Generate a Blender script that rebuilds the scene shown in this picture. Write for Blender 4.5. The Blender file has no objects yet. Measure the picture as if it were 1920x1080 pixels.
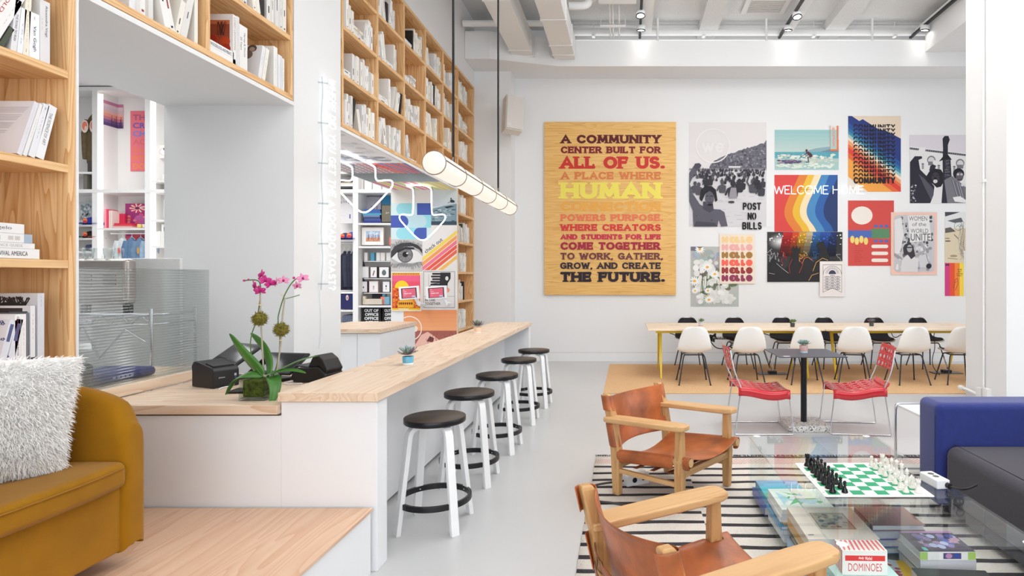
import bpy, math, random
from mathutils import Vector, Matrix, Euler
random.seed(11)
C = bpy.context.scene.collection
SC = bpy.context.scene
F = 1135.0
VX, VY, EYE = 1178.0, 521.0, 1.485
# ---------------------------------------------------------------- camera
cam_d = bpy.data.cameras.new('camera')
cam_d.sensor_width = 36.0
cam_d.lens = F / 1920 * 36.0
cam_d.shift_x = -(VX - 960) / 1920
cam_d.shift_y = -(540 - VY) / 1920
cam_d.clip_start = 0.05
cam = bpy.data.objects.new('camera', cam_d)
cam.location = (0, 0, EYE)
cam.rotation_euler = (math.pi / 2, 0, 0)
C.objects.link(cam)
SC.camera = cam
# ---------------------------------------------------------------- world, lights, exposure
SC.view_settings.view_transform = 'Standard'
SC.view_settings.look = 'None'
SC.view_settings.gamma = 1
SC.view_settings.use_curve_mapping = False
SC.view_settings.exposure = 0.27
SC.cycles.use_denoising = True
SC.cycles.max_bounces = 10
SC.cycles.transparent_max_bounces = 48
SC.cycles.caustics_reflective = False
SC.cycles.caustics_refractive = False
SC.cycles.sample_clamp_indirect = 6
w = bpy.data.worlds.new('overcast_sky')
SC.world = w
w.use_nodes = True
w.node_tree.nodes['Background'].inputs[0].default_value = (0.93, 0.96, 1.0, 1)
w.node_tree.nodes['Background'].inputs[1].default_value = 0.33

def area(name, loc, rot, sx, sy, power, col=(1, 1, 1), spread=180):
    l = bpy.data.lights.new(name, 'AREA')
    l.shape = 'RECTANGLE'; l.size = sx; l.size_y = sy
    l.energy = power; l.color = col; l.spread = math.radians(spread)
    o = bpy.data.objects.new(name, l)
    o.location = loc; o.rotation_euler = rot
    C.objects.link(o)
    return o
R90 = math.pi / 2
area('storefront_daylight', (0.9, -4.2, 2.7), (R90, 0, 0), 8.0, 5.0, 312, (0.94, 0.97, 1.0))
area('side_window_daylight', (8.3, 5.0, 1.8), (R90, 0, R90), 9.0, 2.4, 125, (0.91, 0.955, 1.0))
area('ceiling_strip_light', (1.3, 6.7, 5.72), (0, 0, 0), 0.5, 3.6, 35, (0.965, 0.985, 1.0))
area('ceiling_strip_light', (2.9, 6.7, 5.72), (0, 0, 0), 0.5, 3.6, 35, (0.965, 0.985, 1.0))
area('ceiling_strip_light', (4.4, 6.7, 5.72), (0, 0, 0), 0.5, 3.6, 35, (0.965, 0.985, 1.0))
for ux, up in ((0.6, 155), (2.8, 155), (5.2, 40)):
    area('ceiling_fill', (ux, 3.9, 5.25), (math.pi - 0.05, 0, 0), 0.5, 7.4, up, (0.96, 0.98, 1.0))  # added fill lamps with no fixture, aimed up to brighten the ceiling
area('beam_top_fill', (2.2, 10.5, 5.49), (math.pi, 0, 0), 6.4, 0.25, 5.5, (0.98, 0.985, 1.0))  # invented lamp hidden above the beam, brightens the far ceiling
area('back_room_light', (-5.8, 6.2, 4.5), (0, 0, 0), 3.6, 6.0, 225, (0.96, 0.98, 1.0))

# ---------------------------------------------------------------- colour / materials
def lin(c):
    out = []
    for v in c[:3]:
        v = v / 255.0
        out.append(v / 12.92 if v <= 0.04045 else ((v + 0.055) / 1.055) ** 2.4)
    return tuple(out)

MATS = {}
def base_mat(name):
    m = bpy.data.materials.new(name)
    m.use_nodes = True
    nt = m.node_tree
    b = nt.nodes['Principled BSDF']
    return m, nt, b

def N(nt, t, **kw):
    n = nt.nodes.new(t)
    for k, v in kw.items():
        setattr(n, k, v)
    return n

def mat(name, rgb, rough=0.5, metal=0.0, spec=0.5, bump=None, noise=None, coat=0.0, sheen=0.0, emit=None, trans=0.0, ior=1.45):
    """plain material; bump=(scale, strength), noise=(scale, amount)"""
    if name in MATS:
        return MATS[name]
    m, nt, b = base_mat(name)
    c = lin(rgb)
    b.inputs['Base Color'].default_value = (*c, 1)
    b.inputs['Roughness'].default_value = rough
    b.inputs['Metallic'].default_value = metal
    b.inputs['Specular IOR Level'].default_value = spec
    b.inputs['Coat Weight'].default_value = coat
    b.inputs['Sheen Weight'].default_value = sheen
    b.inputs['Transmission Weight'].default_value = trans
    b.inputs['IOR'].default_value = ior
    if emit:
        b.inputs['Emission Color'].default_value = (*lin(emit[0]), 1)
        b.inputs['Emission Strength'].default_value = emit[1]
    tc = None
    if bump or noise:
        tc = N(nt, 'ShaderNodeTexCoord')
    if noise:
        nz = N(nt, 'ShaderNodeTexNoise')
        nz.inputs['Scale'].default_value = noise[0]
        nz.inputs['Detail'].default_value = 5
        nt.links.new(tc.outputs['Object'], nz.inputs['Vector'])
        rp = N(nt, 'ShaderNodeValToRGB')
        a = noise[1]
        rp.color_ramp.elements[0].position = 0.3
        rp.color_ramp.elements[1].position = 0.7
        rp.color_ramp.elements[0].color = (*[max(0, x * (1 - a)) for x in c], 1)
        rp.color_ramp.elements[1].color = (*[min(1, x * (1 + a)) for x in c], 1)
        nt.links.new(nz.outputs['Fac'], rp.inputs['Fac'])
        nt.links.new(rp.outputs['Color'], b.inputs['Base Color'])
    if bump:
        nb = N(nt, 'ShaderNodeTexNoise')
        nb.inputs['Scale'].default_value = bump[0]
        nb.inputs['Detail'].default_value = 4
        nt.links.new(tc.outputs['Object'], nb.inputs['Vector'])
        bp = N(nt, 'ShaderNodeBump')
        bp.inputs['Strength'].default_value = bump[1]
        bp.inputs['Distance'].default_value = 0.01
        nt.links.new(nb.outputs['Fac'], bp.inputs['Height'])
        nt.links.new(bp.outputs['Normal'], b.inputs['Normal'])
    MATS[name] = m
    return m

def wood(name, light, dark, axis='Y', grain=1.0, rough=0.45, contour=7.0, across=9.0):
    """pale softwood: stretched noise cut into contour lines gives cathedral grain along one axis"""
    if name in MATS:
        return MATS[name]
    m, nt, b = base_mat(name)
    tc = N(nt, 'ShaderNodeTexCoord')
    mp = N(nt, 'ShaderNodeMapping')
    s = [across * grain] * 3
    i = 'XYZ'.index(axis)
    s[i] = 0.85 * grain
    mp.inputs['Scale'].default_value = s
    nt.links.new(tc.outputs['Object'], mp.inputs['Vector'])
    n1 = N(nt, 'ShaderNodeTexNoise')
    n1.inputs['Scale'].default_value = 0.55
    n1.inputs['Detail'].default_value = 2.0
    n1.inputs['Roughness'].default_value = 0.45
    n1.inputs['Distortion'].default_value = 0.25
    nt.links.new(mp.outputs['Vector'], n1.inputs['Vector'])
    mu = N(nt, 'ShaderNodeMath', operation='MULTIPLY')
    mu.inputs[1].default_value = contour * 2
    nt.links.new(n1.outputs['Fac'], mu.inputs[0])
    fr = N(nt, 'ShaderNodeMath', operation='FRACT')
    nt.links.new(mu.outputs[0], fr.inputs[0])
    pw = N(nt, 'ShaderNodeMath', operation='POWER')
    pw.inputs[1].default_value = 2.2
    nt.links.new(fr.outputs[0], pw.inputs[0])
    n2 = N(nt, 'ShaderNodeTexNoise')
    n2.inputs['Scale'].default_value = 6.0
    n2.inputs['Detail'].default_value = 6
    nt.links.new(mp.outputs['Vector'], n2.inputs['Vector'])
    ad = N(nt, 'ShaderNodeMath', operation='MULTIPLY_ADD')
    ad.inputs[1].default_value = 0.55
    nt.links.new(pw.outputs[0], ad.inputs[0])
    m2 = N(nt, 'ShaderNodeMath', operation='MULTIPLY')
    m2.inputs[1].default_value = 0.55
    nt.links.new(n2.outputs['Fac'], m2.inputs[0])
    nt.links.new(m2.outputs[0], ad.inputs[2])
    rp = N(nt, 'ShaderNodeValToRGB')
    rp.color_ramp.elements[0].position = 0.12
    rp.color_ramp.elements[1].position = 0.85
    rp.color_ramp.elements[0].color = (*lin(light), 1)
    rp.color_ramp.elements[1].color = (*lin(dark), 1)
    nt.links.new(ad.outputs[0], rp.inputs['Fac'])
    nt.links.new(rp.outputs['Color'], b.inputs['Base Color'])
    b.inputs['Roughness'].default_value = rough
    b.inputs['Specular IOR Level'].default_value = 0.35
    MATS[name] = m
    return m

def clear(name, tint, ior=1.45, rough=0.0, edge=None, gain=1.0):
    """clear sheet that lets light straight through: transparent plus a fresnel gloss; edge darkens oblique paths through it"""
    if name in MATS:
        return MATS[name]
    m, nt, b = base_mat(name)
    nt.nodes.remove(b)
    out = nt.nodes['Material Output']
    tr = N(nt, 'ShaderNodeBsdfTransparent'); gl = N(nt, 'ShaderNodeBsdfGlossy'); lf = N(nt, 'ShaderNodeLayerWeight'); lf.inputs['Blend'].default_value = .5; p5 = N(nt, 'ShaderNodeMath', operation='POWER'); p5.inputs[1].default_value = 5; fr = N(nt, 'ShaderNodeMath', operation='MULTIPLY_ADD'); mx = N(nt, 'ShaderNodeMixShader')
    r0 = ((ior - 1) / (ior + 1)) ** 2; fr.inputs[1].default_value = (1 - r0) * gain; fr.inputs[2].default_value = r0
    nt.links.new(lf.outputs['Facing'], p5.inputs[0]); nt.links.new(p5.outputs[0], fr.inputs[0]); gl.inputs['Roughness'].default_value = rough
    tr.inputs['Color'].default_value = (*lin(tint), 1)
    if edge:
        lw = N(nt, 'ShaderNodeLayerWeight'); lw.inputs['Blend'].default_value = .35
        cm = N(nt, 'ShaderNodeMix', data_type='RGBA'); cm.inputs['A'].default_value = (*lin(tint), 1); cm.inputs['B'].default_value = (*lin(edge), 1)
        nt.links.new(lw.outputs['Facing'], cm.inputs['Factor']); nt.links.new(cm.outputs['Result'], tr.inputs['Color'])
    nt.links.new(fr.outputs[0], mx.inputs[0]); nt.links.new(tr.outputs[0], mx.inputs[1]); nt.links.new(gl.outputs[0], mx.inputs[2])
    nt.links.new(mx.outputs[0], out.inputs['Surface'])
    MATS[name] = m
    return m

def print_mat():
    if 'printed_paper' in MATS:
        return MATS['printed_paper']
    m, nt, b = base_mat('printed_paper')
    at = N(nt, 'ShaderNodeAttribute')
    at.attribute_name = 'Col'
    nt.links.new(at.outputs['Color'], b.inputs['Base Color'])
    b.inputs['Roughness'].default_value = 0.55
    b.inputs['Specular IOR Level'].default_value = 0.3
    MATS['printed_paper'] = m
    return m

def emis(name, rgb, strength):
    if name in MATS:
        return MATS[name]
    m, nt, b = base_mat(name)
    b.inputs['Base Color'].default_value = (*lin(rgb), 1)
    b.inputs['Emission Color'].default_value = (*lin(rgb), 1)
    b.inputs['Emission Strength'].default_value = strength
    MATS[name] = m
    return m

WALL = mat('white_wall_paint', (233, 233, 233), 0.65, spec=0.25)
CEILW = mat('white_ceiling_spray', (226, 225, 223), 0.85, spec=0.1, bump=(60, 0.9), noise=(70, 0.09))
WHITE = mat('white_lacquer', (236, 237, 239), 0.4, spec=0.3)
DUCT = mat('white_painted_metal', (232, 231, 229), 0.5, spec=0.3)
DUCTLINE = mat('dark_gap', (70, 66, 62), 0.8)
BLACK = mat('black_plastic', (24, 23, 24), 0.4)
BLACKM = mat('black_metal', (28, 29, 33), 0.35, metal=0.3)
CHROME = mat('chrome', (215, 216, 220), 0.12, metal=1.0)
PRINT = print_mat()
PLYX = wood('pine_plywood_x', (241, 204, 154), (208, 153, 96), 'X', across=14)
PLYY = wood('pine_plywood_y', (241, 204, 154), (208, 153, 96), 'Y', across=14)
PLYZ = wood('pine_plywood_z', (241, 204, 154), (206, 151, 96), 'Z', across=14)
BARW = wood('pale_ash_y', (235, 214, 190), (216, 184, 153), 'Y', rough=0.38)
BARX = wood('pale_ash_x', (233, 213, 191), (210, 175, 145), 'X', rough=0.38)
PLATW = wood('pink_fir_platform', (224, 190, 161), (208, 163, 130), 'Y', rough=0.3, contour=8)
OAKY = wood('oak_rail', (208, 165, 112), (184, 136, 86), 'Y', grain=2.2, rough=0.42, contour=3)
OAK = wood('oak_chair', (208, 165, 112), (184, 136, 86), 'Z', grain=2.2, rough=0.42, contour=3)
OAKA = wood('oak_armrest', (216, 175, 124), (196, 150, 100), 'X', grain=2.2, rough=0.42, contour=2.5)

# ---------------------------------------------------------------- mesh builder
class MB:
    def __init__(s):
        s.v = []; s.f = []; s.c = []; s.sm = []; s.mi = []
    def add(s, verts, faces, col=None, smooth=False, M=None, mi=0):
        o = len(s.v)
        if M is not None:
            verts = [M @ Vector(p) for p in verts]
        s.v.extend([tuple(p) for p in verts])
        for f in faces:
            s.f.append([i + o for i in f]); s.c.append(col); s.sm.append(smooth); s.mi.append(mi)
        return s
    def box(s, x0, x1, y0, y1, z0, z1, col=None, M=None, mi=0):
        v = [(x0, y0, z0), (x1, y0, z0), (x1, y1, z0), (x0, y1, z0), (x0, y0, z1), (x1, y0, z1), (x1, y1, z1), (x0, y1, z1)]
        f = [(0, 3, 2, 1), (4, 5, 6, 7), (0, 1, 5, 4), (1, 2, 6, 5), (2, 3, 7, 6), (3, 0, 4, 7)]
        return s.add(v, f, col, False, M, mi)
    def cbox(s, c, d, col=None, M=None, mi=0):
        return s.box(c[0] - d[0] / 2, c[0] + d[0] / 2, c[1] - d[1] / 2, c[1] + d[1] / 2, c[2] - d[2] / 2, c[2] + d[2] / 2, col, M, mi)
    def tube(s, path, r, n=8, closed=False, col=None, M=None, caps=True, mi=0, sq=None):
        P = [Vector(p) for p in path]
        k = len(P)
        rs = r if isinstance(r, (list, tuple)) else [r] * k
        T = []
        for i in range(k):
            if closed:
                t = P[(i + 1) % k] - P[i - 1]
            else:
                t = P[min(i + 1, k - 1)] - P[max(i - 1, 0)]
            if t.length < 1e-9:
                t = Vector((0, 0, 1))
            T.append(t.normalized())
        up = Vector((0, 0, 1)) if abs(T[0].z) < 0.9 else Vector((1, 0, 0))
        nrm = (up - T[0] * up.dot(T[0])).normalized()
        V = []
        for i in range(k):
            nrm = nrm - T[i] * nrm.dot(T[i])
            nrm = nrm.normalized() if nrm.length > 1e-6 else T[i].orthogonal().normalized()
            b = T[i].cross(nrm)
            for j in range(n):
                a = 2 * math.pi * j / n + (math.pi / n if sq else 0)
                V.append(P[i] + (nrm * math.cos(a) + b * math.sin(a)) * rs[i])
        fc = []
        for i in range(k if closed else k - 1):
            for j in range(n):
                a = i * n + j; b2 = i * n + (j + 1) % n
                c = ((i + 1) % k) * n + (j + 1) % n; d = ((i + 1) % k) * n + j
                fc.append((a, b2, c, d))
        s.add(V, fc, col, n > 4, M, mi)
        if caps and not closed:
            s.add(V[:n], [tuple(range(n - 1, -1, -1))], col, False, M, mi)
            s.add(V[-n:], [tuple(range(n))], col, False, M, mi)
        return s
    def cyl(s, p0, p1, r0, r1=None, n=16, col=None, M=None, mi=0):
        return s.tube([p0, p1], [r0, r0 if r1 is None else r1], n, col=col, M=M, mi=mi)
    def lathe(s, prof, n=20, col=None, M=None, mi=0, cap=True):
        V = []
        for (r, z) in prof:
            for j in range(n):
                a = 2 * math.pi * j / n
                V.append((r * math.cos(a), r * math.sin(a), z))
        fc = []
        for i in range(len(prof) - 1):
            for j in range(n):
                fc.append((i * n + j, i * n + (j + 1) % n, (i + 1) * n + (j + 1) % n, (i + 1) * n + j))
        s.add(V, fc, col, True, M, mi)
        if cap:
            s.add(V[:n], [tuple(range(n - 1, -1, -1))], col, False, M, mi)
            s.add(V[-n:], [tuple(range(n))], col, False, M, mi)
        return s
    def prism(s, poly, z0, z1, col=None, M=None, mi=0):
        n = len(poly)
        V = [(p[0], p[1], z0) for p in poly] + [(p[0], p[1], z1) for p in poly]
        fc = [tuple(range(n - 1, -1, -1)), tuple(range(n, 2 * n))]
        for i in range(n):
            fc.append((i, (i + 1) % n, n + (i + 1) % n, n + i))
        return s.add(V, fc, col, False, M, mi)
    def grid(s, rows, col=None, M=None, mi=0, smooth=True, skip=None, closed=False):
        nr, nc = len(rows), len(rows[0])
        V = [p for r in rows for p in r]
        fc = []
        for i in range(nr - 1):
            for j in range(nc if closed else nc - 1):
                if skip and skip(i, j):
                    continue
                j2 = (j + 1) % nc
                fc.append((i * nc + j, i * nc + j2, (i + 1) * nc + j2, (i + 1) * nc + j))
        return s.add(V, fc, col, smooth, M, mi)
    def ball(s, c, r, n=10, m=7, col=None, M=None, mi=0, sz=(1, 1, 1)):
        rows = []
        for i in range(m + 1):
            ph = math.pi * i / m
            rows.append([(c[0] + sz[0] * r * math.sin(ph) * math.cos(2 * math.pi * j / n), c[1] + sz[1] * r * math.sin(ph) * math.sin(2 * math.pi * j / n), c[2] - sz[2] * r * math.cos(ph)) for j in range(n)])
        return s.grid(rows, col, M, mi, True, closed=True)
    def build(s, name, mats, parent=None, loc=None, bevel=0.0, subsurf=0, solid=0.0, seg=2, rz=0.0, weld=False):
        me = bpy.data.meshes.new(name)
        me.from_pydata(s.v, [], s.f)
        if not isinstance(mats, (list, tuple)):
            mats = [mats]
        for m in mats:
            me.materials.append(m)
        me.polygons.foreach_set('use_smooth', s.sm)
        me.polygons.foreach_set('material_index', s.mi)
        if any(c is not None for c in s.c):
            at = me.color_attributes.new('Col', 'FLOAT_COLOR', 'CORNER')
            buf = []
            for f, c in zip(s.f, s.c):
                l = lin(c) if c is not None else (0.8, 0.8, 0.8)
                buf.extend([l[0], l[1], l[2], 1.0] * len(f))
            at.data.foreach_set('color', buf)
        me.update()
        o = bpy.data.objects.new(name, me)
        C.objects.link(o)
        if parent is not None:
            o.parent = parent
        if loc is not None:
            o.location = loc
        if rz:
            o.rotation_euler = (0, 0, rz)
        if weld:
            q = o.modifiers.new('weld', 'WELD'); q.merge_threshold = 0.0004
        if solid:
            q = o.modifiers.new('solid', 'SOLIDIFY'); q.thickness = abs(solid); q.offset = 0 if solid > 0 else -1
        if bevel:
            q = o.modifiers.new('bevel', 'BEVEL'); q.width = bevel; q.segments = seg; q.limit_method = 'ANGLE'
            if seg >= 3:
                me.polygons.foreach_set('use_smooth', [True] * len(me.polygons))
                o.modifiers.new('normals', 'WEIGHTED_NORMAL')
        if subsurf:
            q = o.modifiers.new('sub', 'SUBSURF'); q.levels = subsurf; q.render_levels = subsurf
        return o

def tag(o, label, cat, group=None, kind=None):
    o['label'] = label; o['category'] = cat
    if group: o['group'] = group
    if kind: o['kind'] = kind
    return o

def thing(name, label, cat, loc=(0, 0, 0), rz=0.0, group=None):
    o = bpy.data.objects.new(name, None)
    o.empty_display_size = 0.1
    C.objects.link(o)
    o.location = loc; o.rotation_euler = (0, 0, rz)
    return tag(o, label, cat, group)

def struct(o, label=None, cat=None):
    o['kind'] = 'structure'
    if label: o['label'] = label
    if cat: o['category'] = cat
    return o

def dup(root, loc, rz=0.0, label=None, group=None):
    r = root.copy(); C.objects.link(r)
    r.location = loc; r.rotation_euler = (0, 0, rz)
    if label: r['label'] = label
    if group: r['group'] = group
    for ch in list(root.children):
        c = ch.copy(); C.objects.link(c); c.parent = r
        for g in list(ch.children):
            d = g.copy(); C.objects.link(d); d.parent = c
    return r

def sbox(name, x0, x1, y0, y1, z0, z1, m, label=None, cat='wall', bevel=0.0):
    o = MB().box(x0, x1, y0, y1, z0, z1).build(name, m, bevel=bevel)
    return struct(o, label, cat)

def arc(cx, cy, rx, ry, a0, a1, n=8):
    return [(cx + rx * math.cos(math.radians(a0 + (a1 - a0) * i / n)), cy + ry * math.sin(math.radians(a0 + (a1 - a0) * i / n))) for i in range(n + 1)]

def smooth_path(pts, it=2, closed=False):
    P = [Vector(p) for p in pts]
    for _ in range(it):
        Q = []
        k = len(P)
        if not closed: Q.append(P[0])
        for i in range(k if closed else k - 1):
            a, b = P[i], P[(i + 1) % k]
            Q.append(a * 0.75 + b * 0.25); Q.append(a * 0.25 + b * 0.75)
        if not closed: Q.append(P[-1])
        P = Q
    return P

def wx(px, D): return (px - VX) * D / F
def wz(py, D): return EYE - (py - VY) * D / F
ORD = ['first', 'second', 'third', 'fourth', 'fifth', 'sixth', 'seventh', 'eighth', 'ninth', 'tenth', 'eleventh', 'twelfth', 'thirteenth', 'fourteenth', 'fifteenth', 'sixteenth']
# ---------------------------------------------------------------- lettering
_TXT = {}
def text_mesh(s, bold=0.0):
    """outline of a string in the built-in font, normalised: returns verts (x, y), faces, width, (ymin, ymax)"""
    k = (s, bold)
    if k in _TXT:
        return _TXT[k]
    cu = bpy.data.curves.new('lettering', 'FONT')
    cu.body = s; cu.size = 1.0; cu.offset = bold; cu.resolution_u = 3
    o = bpy.data.objects.new('lettering', cu)
    C.objects.link(o)
    dg = bpy.context.evaluated_depsgraph_get()
    ev = o.evaluated_get(dg)
    me = ev.to_mesh()
    v = [(p.co.x, p.co.y) for p in me.vertices]
    f = [tuple(p.vertices) for p in me.polygons]
    ev.to_mesh_clear()
    bpy.data.objects.remove(o); bpy.data.curves.remove(cu)
    xs = [p[0] for p in v] or [0, 1]; ys = [p[1] for p in v] or [0, 1]
    r = (v, f, min(xs), max(xs), min(ys), max(ys))
    _TXT[k] = r
    return r

G = {
 'A': (.8, [[(0, 0), (.4, 1), (.8, 0)], [(.15, .34), (.65, .34)]]),
 'B': (.62, [[(0, 0), (0, 1)], [(0, 1)] + arc(.3, .76, .28, .24, 90, -90) + [(0, .52)], [(0, .52)] + arc(.34, .26, .28, .26, 90, -90) + [(0, 0)]]),
 'C': (.72, [arc(.4, .5, .4, .5, 42, 318, 16)]),
 'D': (.72, [[(0, 0), (0, 1)], [(0, 1)] + arc(.3, .5, .42, .5, 90, -90, 12) + [(0, 0)]]),
 'E': (.58, [[(0, 0), (0, 1)], [(0, 1), (.58, 1)], [(0, .52), (.46, .52)], [(0, 0), (.58, 0)]]),
 'F': (.56, [[(0, 0), (0, 1)], [(0, 1), (.56, 1)], [(0, .52), (.44, .52)]]),
 'G': (.76, [arc(.4, .5, .4, .5, 42, 320, 16), [(.45, .45), (.76, .45)], [(.74, .45), (.74, .08)]]),
 'H': (.72, [[(0, 0), (0, 1)], [(.72, 0), (.72, 1)], [(0, .52), (.72, .52)]]),
 'I': (.0, [[(0, 0), (0, 1)]]),
 'J': (.5, [[(.5, 1), (.5, .25)] + arc(.27, .25, .23, .25, 0, -150)]),
 'K': (.68, [[(0, 0), (0, 1)], [(.66, 1), (.02, .42)], [(.22, .6), (.68, 0)]]),
 'L': (.54, [[(0, 1), (0, 0)], [(0, 0), (.54, 0)]]),
 'M': (.9, [[(.02, 0), (.1, 1)], [(.1, 1), (.45, .15)], [(.45, .15), (.8, 1)], [(.8, 1), (.88, 0)]]),
 'N': (.74, [[(0, 0), (0, 1)], [(0, 1), (.74, 0)], [(.74, 0), (.74, 1)]]),
 'O': (.84, [arc(.42, .5, .42, .5, 90, 450, 20)]),
 'P': (.6, [[(0, 0), (0, 1)], [(0, 1)] + arc(.3, .74, .3, .26, 90, -90) + [(0, .48)]]),
 'Q': (.84, [arc(.42, .5, .42, .5, 90, 450, 20), [(.5, .25), (.86, -.06)]]),
 'R': (.66, [[(0, 0), (0, 1)], [(0, 1)] + arc(.3, .75, .29, .25, 90, -90) + [(0, .5)], [(.3, .5), (.66, 0)]]),
 'S': (.58, [arc(.3, .75, .26, .25, 30, 270, 10) + arc(.3, .25, .28, .25, 90, -150, 10)]),
 'T': (.7, [[(.35, 0), (.35, 1)], [(0, 1), (.7, 1)]]),
 'U': (.68, [[(0, 1), (0, .34)] + arc(.34, .34, .34, .34, 180, 360, 10) + [(.68, 1)]]),
 'V': (.76, [[(0, 1), (.38, 0)], [(.38, 0), (.76, 1)]]),
 'W': (1.05, [[(0, 1), (.26, 0)], [(.26, 0), (.52, .9)], [(.52, .9), (.79, 0)], [(.79, 0), (1.05, 1)]]),
 'X': (.7, [[(0, 0), (.7, 1)], [(0, 1), (.7, 0)]]),
 'Y': (.7, [[(0, 1), (.35, .5)], [(.7, 1), (.35, .5)], [(.35, .5), (.35, 0)]]),
 'Z': (.64, [[(0, 1), (.64, 1)], [(.64, 1), (0, 0)], [(0, 0), (.64, 0)]]),
 '.': (.06, [[(.0, .02), (.06, .02)]]),
 ',': (.08, [[(.06, .02), (.0, -.16)]]),
 '?': (.5, [arc(.25, .75, .25, .25, 170, -60, 10) + [(.25, .3)], [(.25, .02), (.25, .04)]]),
 '3': (.5, [arc(.22, .76, .24, .24, 150, -90, 8), arc(.22, .26, .26, .26, 90, -150, 8)]),
 '&': (.7, [[(.68, .0), (.12, .72)] + arc(.3, .8, .18, .19, 180, 0, 8) + [(.08, .38)] + arc(.28, .22, .24, .22, 150, 330, 8) + [(.66, .5)]]),
 'w': (.8, [[(0, .62), (.2, 0)], [(.2, 0), (.4, .6)], [(.4, .6), (.6, 0)], [(.6, 0), (.8, .62)]]),
 'e': (.56, [[(.06, .33), (.5, .33)], arc(.29, .31, .27, .31, 8, 310, 14)]),
}
def stroke_layout(s, gap=.2, space=.5):
    out = []; x = 0
    for ch in s:
        if ch == ' ':
            x += space; continue
        wd, st = G[ch]
        out.append((ch, [[(p[0] + x, p[1]) for p in q] for q in st]))
        x += wd + gap
    return out, x - gap

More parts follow.
